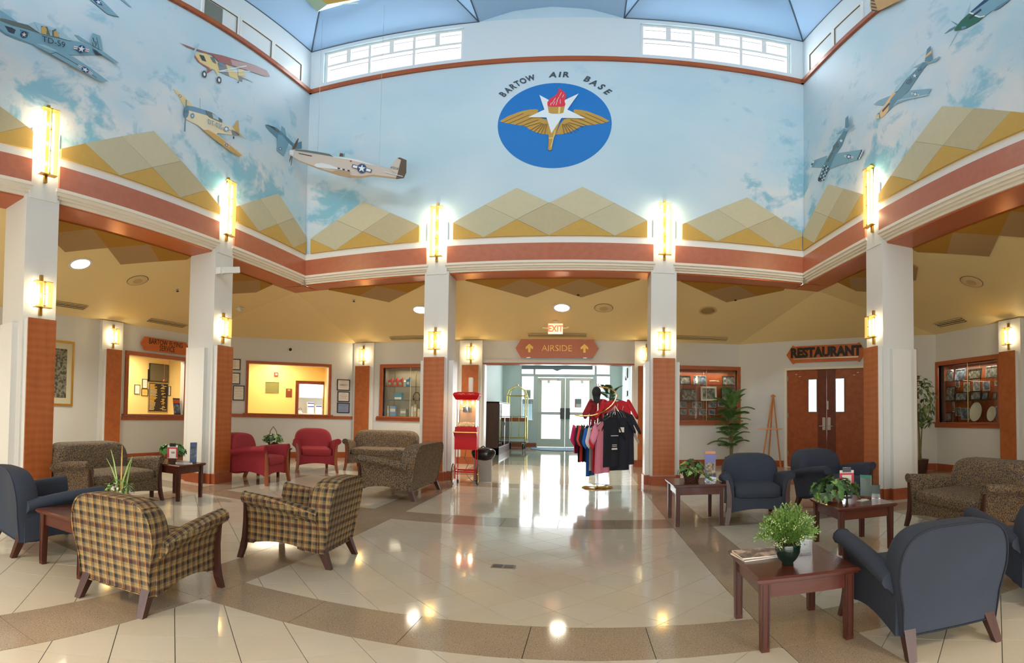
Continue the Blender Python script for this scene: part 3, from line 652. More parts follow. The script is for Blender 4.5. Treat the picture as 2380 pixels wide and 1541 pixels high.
strip('baseboard_right', OR, -9.94, -OFY, 0, BH, .02, M_BASE, 'wood baseboard under the plate display case')
strip('trim_16', OL, 7.86, 10.38, .985, 1.075, .035, M_TRIM, 'wood chair rail under the flying service window'); strip('trim_17', LD, -LDL+.02, -.02, 1.105, 1.19, .035, M_TRIM, 'wood chair rail under the yellow office window')
# window casings
def casing(name, pl, a0, a1, z0, z1, label, w=.10, sill_ext=.06, apron=True):
    """wood casing round an opening; local frame of the wall"""
    r = struct(thing(name, label, None, M=pl.mat(0, 0)))
    MB().box(a0-w, a0, z0, z1+w, -.02, .04).obj('window_casing', M_TRIMV, r); MB().box(a1, a1+w, z0, z1+w, -.02, .04).obj('window_casing', M_TRIMV, r)
    MB().box(a0, a1, z1, z1+w, -.02, .04).obj('window_head', M_TRIM, r)
    MB().box(a0-w-sill_ext, a1+w+sill_ext, z0-.035, z0, -WT, .09).obj('window_sill', M_TRIM, r)
    if apron: MB().box(a0-w-.10, a1+w+.10, z0-.13, z0-.035, 0, .035).obj('window_apron', M_TRIM, r)
    return r
c1 = casing('window_9', OL, 8.13, 10.12, 1.13, 2.56, 'wood-framed service window under the flying service sign', apron=False)
c2 = casing('window_10', LD, lw0, lw1, 1.22, 2.58, 'wood-framed window looking into the yellow office', .075, apron=False)
c3 = casing('window_11', OB, -5.55, -3.95, 1.22, 2.58, 'wood-framed display window with red oil bottles')
c4 = casing('window_12', OB, 2.40, 4.09, 1.22, 2.58, 'wood-framed photo display case behind the palm')
c5 = casing('window_13', OR, -9.84, -7.83, 1.17, 2.52, 'wood-framed display case of photographs and white plates')
# engaged piers of the outer wall
def pier(pl, a, label):
    r = struct(thing('column', label, None, M=pl.mat(a, 0)))
    MB().box(-.31, .31, 0, ZO, -.02, .10).obj('shaft', M_WHITE, r); MB().box(-.235, .235, .17, 2.615, .10, .17).obj('panel_backing', M_WHITE2, r)
    MB().box(-.225, .225, .18, 2.63, .17, .185).obj('orange_panel', M_ORANGE, r)
    b = MB(); b.box(-.33, .33, 0, .172, 0, .12); b.box(-.255, .255, 0, .176, 0, .21); b.obj('base_trim', M_BASE, r); return r
PIERS = [(OL, 7.56), (OB, -6.13), (OB, -3.02), (OB, 1.60), (OB, 4.63), (OR, -7.40)]
PIERLAB = ['orange-panelled pier between the framed aerial photo and the service window', 'orange-panelled pier between the yellow office and the oil display', 'orange-panelled pier behind the popcorn cart',
           'orange-panelled pier at the right side of the airside opening', 'orange-panelled pier behind the palm and easel', 'orange-panelled pier at the frame edge by the plate display']
for (pl, a), l in zip(PIERS, PIERLAB): pier(pl, a, l)
# airside opening: lining and header
op = struct(thing('trim_18', 'white lined opening with a thin wood head to the airside vestibule', None, M=OB.mat(0, 0)))
MB().box(-2.74, -2.66, 0, 2.66, -.30, .012).obj('jamb', M_WHITE2, op); MB().box(1.23, 1.31, 0, 2.66, -.30, .012).obj('jamb', M_WHITE2, op)
MB().box(-2.74, 1.31, 2.66, 2.70, -.30, .03).obj('wood_head', M_TRIM, op); MB().box(-2.80, 1.37, 2.70, 2.78, 0, .03).obj('header_board', M_WALL, op)
# ---------------------------------------------------------------- floor: diagonal porcelain tiles between straight terrazzo bands
def pix(P):
    q = RC.transposed() @ (Vector(P)-Vector((0,0,EYE))); h = math.hypot(q.x, q.y)
    return 1190+FPX*math.atan2(q.x, q.y), CYPX-FPX*math.atan2(q.z, h)
def parea(poly):
    pp = [pix((x, y, 0)) for x, y in poly]
    if max(p[0] for p in pp) < 0 or min(p[0] for p in pp) > 2380 or min(p[1] for p in pp) > 1541: return 0
    if max(abs(p[0]-pp[0][0]) for p in pp) > 1500: return 0
    return abs(sum(pp[i][0]*pp[(i+1) % len(pp)][1]-pp[(i+1) % len(pp)][0]*pp[i][1] for i in range(len(pp))))/2
floor = struct(thing('floor', 'polished floor of cream diagonal tiles between grey terrazzo bands', None, M=Matrix.Identity(4)))
MB().prism([(OLX,OFY-.4,-.08), (ORX,OFY-.4,-.08), (ORX,9.95,-.08), (4.15,13.7,-.08), (-6.4,13.7,-.08), (OLX,10.4,-.08)], (0,0,.07)).obj('grout_bed', M_GROUT, floor)
XB = [(-5.85,-5.35), (-2.78,-2.33), (1.05,1.52), (4.02,4.47)]; YBD = [(2.66,3.14), (6.09,6.63), (9.39,9.97)]
cx = [OLX]+[v for b in XB for v in b]+[ORX]; cy = [OFY]+[v for b in YBD for v in b]+[13.7]
cells = [(cx[i], cx[i+1], cy[j], cy[j+1]) for i in range(0, len(cx), 2) for j in range(0, len(cy), 2)]
def shrink(p, g=.0022):
    c = Vector((sum(q[0] for q in p)/len(p), sum(q[1] for q in p)/len(p))); out = []
    for q in p:
        d = Vector(q)-c; L = d.length; out.append(tuple(c+d*max(0, (L-g*1.4)/L) if L > 1e-6 else c))
    return out
def diag_clip(p):
    """keep inside the two cut corners of the outer room"""
    for s, lim in ((1, 17.85), (-1, 20.1)):
        out = []
        for i in range(len(p)):
            a, b = p[i], p[(i+1) % len(p)]; fa = a[1]+s*a[0]-lim; fb = b[1]+s*b[0]-lim
            if fa <= 0: out.append(a)
            if (fa <= 0) != (fb <= 0): t = fa/(fa-fb); out.append((a[0]+t*(b[0]-a[0]), a[1]+t*(b[1]-a[1])))
        p = out
        if len(p) < 3: return []
    return p
tiles = []; pitch = .32; r2 = 2**.5
for x0, x1, y0, y1 in cells:
    amin, amax = (x0+y0)/r2, (x1+y1)/r2; bmin, bmax = (x0-y1)/r2, (x1-y0)/r2
    i = math.floor((amin-2.29)/pitch)
    while 2.29+i*pitch < amax:
        j = math.floor((bmin+3.19)/pitch)
        while -3.19+j*pitch < bmax:
            a, b = 2.29+i*pitch, -3.19+j*pitch
            p = [((u+v)/r2, (u-v)/r2) for u, v in ((a,b), (a+pitch,b), (a+pitch,b+pitch), (a,b+pitch))]
            for ax, lim, less in ((0,x0,False), (0,x1,True), (1,y0,False), (1,y1,True)):
                if p: p = clip_poly(p, ax, lim, less)
            if len(p) > 2: p = diag_clip(p)
            if len(p) > 2:
                ar = abs(sum(p[k][0]*p[(k+1) % len(p)][1]-p[(k+1) % len(p)][0]*p[k][1] for k in range(len(p))))/2
                if ar > .0015: tiles.append((parea(p), shrink(p)))
            j += 1
        i += 1
tiles.sort(key=lambda t: -t[0]); rnd = random.Random(3)
full = None
for k, (ar, p) in enumerate(tiles[:300]):
    m = MB().prism([(x, y, -.012) for x, y in p], (0,0,.012)); m.obj('floor_tile', M_TILE if rnd.random() < .6 else M_TILE2, floor)
m = MB()
for ar, p in tiles[300:]: m.cur = 0 if rnd.random() < .6 else 1; m.prism([(x, y, -.012) for x, y in p], (0,0,.012))
tag(m.obj('floor_tiles_beyond', [M_TILE, M_TILE2], floor), kind='stuff')
def slab(x0, x1, y0, y1):
    p = diag_clip([(x0+.002,y0+.002), (x1-.002,y0+.002), (x1-.002,y1-.002), (x0+.002,y1-.002)])
    if len(p) > 2: MB().prism([(x, y, -.012) for x, y in p], (0,0,.012)).obj('terrazzo_slab', M_TERR, floor)
def run(v0, v1, L=.635):
    n = max(1, round((v1-v0)/L)); return [(v0+(v1-v0)*k/n, v0+(v1-v0)*(k+1)/n) for k in range(n)]
for b in YBD:
    for i in range(0, len(cx), 2):
        for s0, s1 in run(cx[i], cx[i+1]): slab(s0, s1, *b)
for b in XB:
    for j in range(0, len(cy), 2):
        for s0, s1 in run(cy[j], cy[j+1]): slab(*b, s0, s1)
    for yb in YBD: slab(*b, *yb)
# recessed brass floor box
fb = thing('floor_box', 'small bronze floor outlet box set in the tiles mid-floor', 'floor box', fl(1170, 1318), 0)
MB().box(-.10, .10, -.055, .055, 0, .008).obj('cover_plate', mat('bronze_plate', lin(120,104,86), .3, .9), fb)
for s in (-1, 1): MB().box(s*.048-.038, s*.048+.038, -.042, .042, .008, .011).obj('lid', mat('dark_bronze', lin(58,62,66), .35, .7), fb)
# ---------------------------------------------------------------- helpers for flat things on walls and in cases
def rect(pl, u0, v0, u1, v1, off=0.0):
    """photo rectangle -> (a0,a1,z0,z1) in plane coordinates at depth off"""
    um, vm = (u0+u1)/2, (v0+v1)/2
    a = sorted((pl.uv(u0, vm, off)[0], pl.uv(u1, vm, off)[0])); z = sorted((pl.uv(um, v0, off)[1], pl.uv(um, v1, off)[1]))
    return a[0], a[1], z[0], z[1]
def framed(pl, R, off, label, fm, pm, fw=.03, mw=.0, mm=None, name='picture_frame', cat='picture frame', group=None, glass=False, lines=0, tilt=0.0):
    """framed print: frame bars, optional mount, print, optional faint text lines"""
    a0, a1, z0, z1 = R; w, h = (a1-a0)/2, (z1-z0)/2
    M = pl.mat((a0+a1)/2, z0, off) @ Matrix.Rotation(-tilt, 4, 'X')
    r = thing(name, label, cat, M=M, group=group)
    MB().box(-w, w, 0, 2*h, 0, .006).obj('back_board', M_BLKFR, r)
    for x0, x1, y0, y1 in ((-w,-w+fw,0,2*h), (w-fw,w,0,2*h), (-w+fw,w-fw,0,fw), (-w+fw,w-fw,2*h-fw,2*h)): MB().box(x0, x1, y0, y1, .006, .024).obj('frame', fm, r)
    iw, b, t = w-fw, fw, 2*h-fw
    if mw: MB().box(-iw, iw, b, t, .006, .009).obj('mount', mm or M_MAT, r); iw -= mw; b += mw; t -= mw
    p = MB().box(-iw, iw, b, t, .009, .011).obj('print', pm, r)
    rr = random.Random(hash(label) % 999)
    for k in range(lines):
        y = t-(t-b)*(k+1.2)/(lines+2); L = iw*(.35+.5*rr.random())
        MB().box(-L, L, y-.003, y+.003, .011, .0122).obj('print_line', mat('grey_ink', lin(120,112,104), .7), p)
    if glass: MB().box(-w+fw, w-fw, fw, 2*h-fw, .016, .018).obj('glass', M_GLASSC, r)
    return r
def card(pl, R, off, label, m, group=None, name='photo_card', tilt=0.0):
    a0, a1, z0, z1 = R; w = (a1-a0)/2; M = pl.mat((a0+a1)/2, z0, off) @ Matrix.Rotation(-tilt, 4, 'X'); r = thing(name, label, 'photo', M=M, group=group)
    MB().box(-w, w, 0, z1-z0, 0, .003).obj('card', M_PAPER, r); MB().box(-w+.008, w-.008, .012, z1-z0-.008, .003, .004).obj('print', m, r); return r
def lamp(name, loc, power, sx=.5, sy=.5, col=(1,.86,.62), nrm=(0,0,-1)): return daylight(name, loc, nrm, sx, sy, power, col)
# ---------------------------------------------------------------- flying service office behind the service window
def room(name, pl, a0, a1, depth, h, wallm, label, floorm=None, back=True):
    r = struct(thing(name, label, None, M=pl.mat(0, 0)))
    m = MB(); y0, y1 = -WT-depth, -WT-.001
    if back: m.box(a0, a1, 0, h, y0-.05, y0)
    m.box(a0-.05, a0, 0, h, y0, y1); m.box(a1, a1+.05, 0, h, y0, y1); m.obj('room_walls', wallm, r)
    MB().box(a0, a1, h, h+.05, y0, y1).obj('room_ceiling', M_WHITE, r); MB().box(a0, a1, -.05, 0, y0, y1).obj('room_floor', floorm or M_GROUT, r); return r
OLB = Plane((OLX-WT-2.1, 0, 0), (1, 0, 0)); oa1 = OLB.uv(391, 900)[0]
room('wall_office_left', OL, 7.2, oa1, 2.1, 2.9, M_KHAKI, 'cream walls of the flying service office'); lamp('office_fill_light', (OLX-1.2, 9.4, 2.85), 85, 1.4, 1.8)  # unseen area light added to light the office, no fixture
OLB = Plane((OLX-WT-2.1, 0, 0), (1, 0, 0)); g = 'papers framed on the flying service office wall'
framed(OLB, rect(OLB, 312, 894, 324.5, 916), .002, 'small framed certificate on office wall, leftmost seen through service window', M_BLKFR, M_PAPER, .012, lines=4, group=g)
framed(OLB, rect(OLB, 330, 881, 342, 902.6), .002, 'small framed certificate on office wall above the gold one', M_BLKFR, M_PAPER, .012, lines=4, group=g)
framed(OLB, rect(OLB, 328, 903.6, 343, 920), .002, 'gold-toned certificate on office wall left of price board', M_BLKFR, mat('gold_paper', lin(214,180,96), .6), .012, lines=2, group=g)
PS = Plane((0, oa1, 0), (0, -1, 0)); framed(PS, rect(PS, 392, 898, 397.5, 920), .002, 'narrow framed certificate right of the price board', M_BLKFR, M_PAPER, .012, lines=4, group=g)
R = rect(OLB, 347, 846, 390.6, 888, .05); t = thing('wall_monitor', 'dark grey wall monitor above the office price board', 'monitor', M=OLB.mat((R[0]+R[1])/2, R[2], .002)); w = (R[1]-R[0])/2; h = R[3]-R[2]
MB().box(-w, w, 0, h, .03, .07).obj('casing', M_BLACK, t); MB().box(-w+.02, w-.02, .03, h-.02, .07, .073).obj('screen', mat('dark_screen', lin(92,86,72), .15), t); MB().box(-w-.02, w+.02, .0, h*.66, 0, .03).obj('bracket', M_BLACK, t)
R = rect(OLB, 344, 890, 389, 958); t = thing('price_board', 'black letter board with gold price lines in the office', 'board', M=OLB.mat((R[0]+R[1])/2, R[2], .002)); w = (R[1]-R[0])/2; h = R[3]-R[2]
MB().box(-w, w, 0, h, 0, .02).obj('frame', M_STEEL, t); MB().box(-w+.02, w-.02, .02, h-.02, .02, .023).obj('letter_panel', mat('black_felt', lin(44,38,30), .8), t)
rr = random.Random(4); M_GLET = mat('gold_letters', lin(226,196,120), .5)
for k in range(22):
    y = h-.06-(h-.1)*k/22
    x = -w+.04; L = w*(.45+.35*rr.random()); MB().box(x, x+L, y-.009, y+.009, .023, .026).obj('letter_line', M_GLET, t)
    if rr.random() < .7: x = w*(.15+.3*rr.random()); L = w*(.2+.25*rr.random()); MB().box(x, min(x+L, w-.03), y-.009, y+.009, .023, .026).obj('letter_line', M_GLET, t)
t = thing('hanging_ornament', 'red ornament hanging on a thin red cord in the service window', 'ornament', OL.hit(381.5, 885, -.25)); MB().tube([(0,0,0), (0,0,.62)], .004, 5).obj('cord', mat('red_cord', lin(196,70,50), .6), t); MB().sup((0,0,0), (.03,.03,.035), 1, 1, 8, 6).obj('weight', mat('red_glaze', lin(206,70,50), .3), t)
t = thing('counter_flyer', 'blue and orange flyer leaning in the service window corner', 'flyer', M=OL.mat(9.98, 1.132, -.10) @ Matrix.Rotation(-.15, 4, 'X')); MB().box(-.13, .13, 0, .44, 0, .006).obj('card', mat('flyer_blue', lin(56,64,96), .5), t); MB().box(-.12, .12, .30, .40, .006, .008).obj('heading', mat('flyer_orange', lin(206,96,44), .5), t); MB().box(-.12, .12, .04, .27, .006, .008).obj('print', M_PH[3], t)
# ---------------------------------------------------------------- yellow office behind the diagonal window
YD = 2.0; LDB = Plane(LD.P - LD.N*(WT+YD), LD.N)
ka = sorted((LDB.uv(694, 900)[0], LDB.uv(752, 900)[0])); ra0, ra1 = lw0-.55, max(ka[1]+.02, lw1+.45)
r = struct(thing('wall_office_diagonal', 'yellow walls of the office behind the diagonal window', None, M=LD.mat(0, 0)))
m = MB(); wall_panel(m, LDB, ra0, ra1, 0, 2.9, [(ka[0], ka[1], 0, 2.18)], .08); m.v = [LD.mat(0,0).inverted() @ v for v in m.v]
m.box(ra0-.05, ra0, 0, 2.9, -WT-YD, -WT); m.box(ra1, ra1+.05, 0, 2.9, -WT-YD, -WT); m.obj('room_walls', M_YELLOW, r); MB().box(ra0, ra1, 2.9, 2.95, -WT-YD, -WT).obj('room_ceiling', M_WHITE, r); MB().box(ra0, ra1, -.05, 0, -WT-YD, -WT).obj('room_floor', M_GROUT, r)
q = LD.at((lw0+lw1)/2, 2.86, -1.2); lamp('office_fill_light', q, 60, 1.3, 1.3)  # added area light, hidden above the window, no fixture
g = 'things on the yellow office wall'
R = rect(LDB, 617, 888, 648, 913); framed(LDB, R, .002, 'unframed colour print of a small plane over grass in yellow office', M_PH[2], mat('grass_print', lin(118,116,52), .6), .004, name='wall_print', cat='picture'); 
t = thing('wall_plaque', 'dark brown plaque with gold lines on the yellow wall', 'plaque', M=LDB.mat(*(lambda q:((q[0]+q[1])/2, q[2]))(rect(LDB, 664.5, 905, 678, 923)), .002)); MB().box(-.10, .10, 0, .27, 0, .015).obj('plaque', mat('plaque_brown', lin(122,62,38), .35), t)
for k, L in enumerate((.03, .055, .03)): MB().box(-L, L, .235-k*.016, .243-k*.016, .015, .017).obj('gold_line', M_GLET, t)
t = thing('fire_strobe', 'small red fire strobe high on the yellow wall', 'alarm', M=LDB.mat(*(lambda q:((q[0]+q[1])/2, q[2]))(rect(LDB, 637, 866, 646, 875)), .002)); MB().box(-.065, .065, 0, .13, 0, .04).obj('housing', mat('alarm_red', lin(176,52,36), .4), t); MB().box(-.03, .03, .04, .09, .04, .055).obj('lens', M_PAPER, t)
dr = struct(thing('door_1', 'reddish door frame inside the yellow office', None, M=LDB.mat(0, 0)))
MB().box(ka[0]-.10, ka[0], 0, 2.28, -.08, .03).obj('jamb', M_DOORD, dr); MB().box(ka[1], ka[1]+.06, 0, 2.28, -.08, .03).obj('jamb', M_DOORD, dr); MB().box(ka[0], ka[1], 2.18, 2.28, -.08, .03).obj('door_head', M_DOORD, dr)
# kitchenette beyond the office door
KD = 1.25; LDK = Plane(LDB.P - LDB.N*(.08+KD), LDB.N); kr = struct(thing('wall_kitchenette', 'white walls of the kitchenette beyond the yellow office', None, M=LDB.mat(0, 0)))
m = MB(); m.box(ka[0]-.5, ka[1]+.9, 0, 2.6, -.13-KD, -.08-KD); m.box(ka[0]-.55, ka[0]-.5, 0, 2.6, -.08-KD, -.082); m.box(ka[1]+.9, ka[1]+.95, 0, 2.6, -.08-KD, -.082); m.box(ka[0]-.5, ka[1]+.9, 2.6, 2.65, -.08-KD, -.08); m.obj('room_walls', M_WHITE, kr)
lamp('kitchenette_light', LDB.at((ka[0]+ka[1])/2+.2, 2.55, -.7), 35, .4, .4, (1,.97,.92))
kc = rect(LDK, 696, 873, 752, 925, .3)
for k in range(2):
    w0 = kc[0]+(kc[1]-kc[0])*k/2; w1 = kc[0]+(kc[1]-kc[0])*(k+1)/2
    t = thing('wall_cabinet', ['white wall cabinet nearer the office picture', 'white wall cabinet nearer the window edge'][k], 'cabinet', M=LDK.mat((w0+w1)/2, kc[2], 0)); hw = (w1-w0)/2
    MB().box(-hw, hw, 0, kc[3]-kc[2], 0, .29).obj('body', M_WHITE, t); d = MB().box(-hw+.006, hw-.006, .006, kc[3]-kc[2]-.006, .29, .31).obj('door', M_WHITE2, t); MB().tube([(hw*.55,.06,.315), (hw*.55,.18,.335), (hw*.55,.2,.315)], .005, 5).obj('handle', M_STEEL, d)
box_l = rect(LDK, 696, 958, 752, 961, .3)
t = thing('kitchen_counter', 'pale counter with stacked boxes in the kitchenette', 'counter', M=LDK.mat(0, 0, 0)); MB().box(ka[0]-.3, ka[1]+.6, .1, box_l[2]-.04, 0, .52).obj('base_unit', M_WHITE, t); MB().box(ka[0]-.3, ka[1]+.6, box_l[2]-.04, box_l[2], 0, .55).obj('worktop', mat('counter_top', lin(220,206,184), .4), t)
g = 'boxes on the kitchenette counter'
for k, (u0, v0, u1, v1, c) in enumerate([(715, 950, 729, 958, 0), (715, 943, 729, 950, 1), (715, 935, 729, 943, 1), (734, 950, 748, 958, 0), (734, 942, 747, 950, 1)]):
    R = rect(LDK, u0, v0, u1, v1, .35); zb = box_l[2] if v1 > 957 else R[2]
    t = thing('carton', ['white carton at the bottom of the taller stack', 'white carton with blue band in the middle of the taller stack', 'topmost carton with blue band of the taller stack', 'white carton at the bottom of the shorter stack', 'upper carton with blue band of the shorter stack'][k], 'box', M=LDK.mat((R[0]+R[1])/2, zb, .22), group=g); w = (R[1]-R[0])/2
    MB().box(-w, w, 0, R[3]-zb, 0, .15).obj('carton_body', M_PAPER, t)
    if c: MB().box(-w, w, (R[3]-zb)*.55, (R[3]-zb)*.85, .15, .152).obj('blue_band', mat('blue_print', lin(46,62,132), .5), t)
R = rect(LDK, 693, 949, 703, 958, .35); t = thing('kettle', 'small steel kettle on the kitchenette counter', 'kettle', M=LDK.mat((R[0]+R[1])/2, box_l[2], .30) @ Matrix.Rotation(-PI/2, 4, 'X')); MB().lathe([(.07,0), (.085,.04), (.06,.11), (.02,.13)], 12).obj('body', M_CHROME, t, True); MB().tube([(-.05,0,.1), (-.03,0,.17), (.04,0,.17), (.06,0,.1)], .008, 5).obj('handle', M_BLACK, t)
# certificates on the diagonal wall
g = 'black-framed certificates on the diagonal wall'
for q, l, m in (((783,882,813,908), 'top framed safety certificate beside the orange pier', M_PAPER), ((784,910,812,934), 'middle framed certificate beside the orange pier', M_PAPER), ((783,936,812,960), 'bottom framed certificate with blue border beside the orange pier', mat('blue_border_paper', lin(132,150,182), .6)),
                ((520,834,559,860), 'top framed certificate half hidden by the column', M_PAPER), ((520,866,558,893), 'second framed certificate half hidden by the column', M_PAPER), ((541,896,568,931), 'upright framed letter left of the yellow office window', M_PAPER), ((514,896,538,931), 'framed letter almost hidden behind the column', M_PAPER)):
    f = framed(LD, rect(LD, *q), .002, l, M_BLKFR, m, .025, group=g, lines=6)
    if 'safety' in l: lettering('SAFETY', .075, Matrix.Translation((0, (rect(LD, *q)[3]-rect(LD, *q)[2])/2, .013)), M_BLKFR, f, ext=.0005)
# ---------------------------------------------------------------- display cases
def case(name, pl, a0, a1, z0, z1, depth, inner, shelves, label):
    r = struct(thing(name, label, None, M=pl.mat(0, 0))); m = MB()
    m.box(a0, a1, z0, z1, -WT-depth-.02, -WT-depth); m.box(a0-.02, a0, z0, z1, -WT-depth, 0); m.box(a1, a1+.02, z0, z1, -WT-depth, 0); m.box(a0, a1, z1, z1+.02, -WT-depth, 0); m.box(a0, a1, z0-.02, z0, -WT-depth, 0); m.obj('case_lining', inner, r)
    for z in shelves: MB().box(a0+.01, a1-.01, z-.008, z, -WT-depth+.01, -.062).obj('glass_shelf', M_GLASSC, r); MB().box(a0+.01, a1-.01, z-.009, z+.001, -.062, -.05).obj('shelf_edge', mat('dark_shelf_edge', lin(58,52,44), .25), r)
    for k in (.1, .5, .9): MB().box(a0+(a1-a0)*k-.008, a0+(a1-a0)*k+.008, z0, z1, -WT-depth, -WT-depth+.012).obj('shelf_standard', M_BRASSD, r)
    mid = (a0+a1)/2
    for x0, x1 in ((a0, mid), (mid, a1)): MB().box(x0+.004, x1-.004, z0, z1, -.035, -.029).obj('glass_door', M_GLASSC, r)
    MB().box(mid-.006, mid+.006, z0, z1, -.028, -.016).obj('glass_edge', mat('glass_edge_cream', lin(206,196,150), .3), r)
    return r
CD = .22
sh = [OB.uv(1640, 895, -.2)[1], OB.uv(1640, 932, -.2)[1]]
case('window_14', OB, 2.40, 4.09, 1.22, 2.58, CD, M_CASEIN, sh, 'brown-lined photo display case behind the palm')
lamp('case_fill_light', (3.2, OBY+.2, 2.55), 7, 1.4, .06)  # area light added inside the case so its contents read bright
def citem(pl, q, off, kind, label, zb, group, k=0):
    R = rect(pl, *q, off); R = (R[0], R[1], zb if zb is not None else R[2], R[3])
    if kind == 'card': return card(pl, R, off, label, M_PH[k % 4], group)
    fm = {'dark': M_BLKFR, 'black': M_BLACK, 'white': M_PAPER, 'none': M_PH[k % 4]}[kind]
    return framed(pl, R, off, label, fm, M_PH[k % 4], .022 if kind != 'white' else .05, name='framed_photo', cat='photo', group=group, tilt=.16)
b1, b2, bk = -.22, -.22, -WT-CD+.002; g = 'photographs in the case behind the palm'
z1_, z2_ = sh[0]+.002, sh[1]+.002
for q, kd, l, z, k in (((1580,873,1605,894), 'dark', 'dark-framed photo on top shelf, half hidden by the column', z1_, 0), ((1612,873,1641,894), 'none', 'blue aircraft painting on the top shelf of the case', z1_, 3), ((1678.5,874,1709,894.5), 'dark', 'grey cloud photo at the end of the top shelf', z1_, 2),
                       ((1584,904,1619,932), 'dark', 'dark-framed cream photo on the middle shelf', z2_, 1), ((1629,898,1666,930), 'white', 'white-mounted hangar photo in the middle of the case', z2_, 0), ((1676,902,1710,931), 'black', 'black-framed photo behind the palm fronds', z2_, 0)):
    citem(OB, q, -.22, kd, l, z, g, k)
for i, (u0, u1, v0, v1) in enumerate([(1580,1595,934,947), (1609,1631,934.5,949), (1647,1664.5,934,947), (1668,1684,934,945), (1582,1595,952,963), (1602,1620,951.6,964.6), (1624.5,1642,951.6,964.6), (1647,1662,951.6,963.6)]):
    nth = ['first', 'second', 'third', 'fourth'][i % 4]; citem(OB, (u0,v0,u1,v1), bk, 'card', '%s photo card of the %s row pinned in the case behind the palm' % (nth, 'upper' if i < 4 else 'lower'), None, 'photo cards pinned in the case behind the palm', i)
t = thing('model_plane', 'small grey model aircraft on a stand on the top shelf', 'model plane', OB.hit(1660, 893.5, -.22)); t.location.z = z1_
MB().lathe([(.035,0), (.03,.01), (.006,.015), (.005,.09)], 10).obj('stand', M_CHROME, t); MB().sup((0,0,.11), (.14,.014,.016), 1, 1, 10, 6).obj('fuselage', M_STEEL, t, True); MB().box(-.02, .03, -.11, .11, .105, .112).obj('wing', M_STEEL, t); MB().prism([(.10,0,.11), (.14,0,.11), (.14,0,.155), (.125,0,.155)], (0,.004,0)).obj('tail_fin', M_STEEL, t)
# case with photographs and plates on the right wall
sh = [OR.uv(2250, 884, -.25)[1], OR.uv(2250, 931.5, -.25)[1]]
case('window_15', OR, -9.84, -7.83, 1.17, 2.52, CD+.04, M_CASEIN, sh, 'brown-lined display case of photographs and white plates'); lamp('case_fill_light', (ORX+.2, 8.85, 2.49), 8, .06, 1.6)  # added light at the case top, no fitting built
g = 'photographs in the case on the right wall'; z1_, z2_, z3_ = sh[0]+.002, sh[1]+.002, 1.172
for q, kd, l, z, k in (((2191,860,2214,882), 'none', 'aerial photo standing first on the top shelf of the plate case', z1_, 2), ((2220,857,2243,886), 'none', 'blue and black print leaning second on the top shelf of the plate case', z1_, 3), ((2249,857,2280,884), 'black', 'black-framed group portrait on the top shelf of the plate case', z1_, 1), ((2290.6,850,2323,878), 'none', 'wide group photograph at the end of the top shelf', z1_, 0),
                       ((2185,898.6,2218,932), 'black', 'large black-framed portrait of airmen on the middle shelf', z2_, 1), ((2220,911.5,2248,932), 'black', 'black-framed landscape photo second on the middle shelf', z2_, 2), ((2255,909,2280,932), 'black', 'black-framed photo third on the middle shelf above the big plate', z2_, 0), ((2282,911,2297,931), 'dark', 'slim dark frame fourth on the middle shelf', z2_, 3), ((2305.6,911.5,2317,930), 'dark', 'slim dark frame at the end of the middle shelf', z2_, 0),
                       ((2192.5,958.5,2212,973.5), 'dark', 'small black and white print standing on the case floor', z3_, 0)):
    citem(OR, q, -.20, kd, l, z, g, k)
for i, (u0, v0, u1, v1) in enumerate([(2220.5,888,2231,900), (2240,889,2254,910), (2262,886.5,2277,908), (2284.5,886.5,2301,907.5), (2312,885,2323,896), (2200,933.5,2219,958), (2221,947,2233,967), (2234,948.5,2254,975), (2314,944.5,2325,975)]):
    nth = ['first', 'second', 'third', 'fourth', 'fifth'][i if i < 5 else i-5]; citem(OR, (u0,v0,u1,v1), -WT-CD-.037, 'card', '%s photo card of the %s row pinned in the plate case' % (nth, 'upper' if i < 5 else 'lower'), None, 'photo cards pinned in the plate case', i)
def plate(q, label):
    R = rect(OR, *q, -.2); t = thing('plate', label, 'plate', M=OR.mat((R[0]+R[1])/2, z3_, -.22) @ Matrix.Rotation(-.2, 4, 'X'), group='white oval plates in the case'); rx, ry = (R[1]-R[0])/2, (R[3]-z3_)/2
    MB().lathe([(.02,.0), (.66,.0), (.72,.012), (1.0,.03), (1.0,.036), (.72,.02), (.64,.01), (.02,.01)], 28, 0, ry+.01, rx, ry).obj('plate_dish', mat('white_china', lin(232,224,204), .2), t, True)
    [MB().tube([(s*rx*.5,.02,.05), (s*rx*.5,0,.06), (s*rx*.5,0,-.04)], .006, 5).obj('stand_prong', M_BLACK, t) for s in (-1, 1)]
plate((2251,935.5,2279,973.5), 'large white oval plate on a stand in the case'); plate((2292,945,2313,974.5), 'smaller white oval plate on a stand in the case')
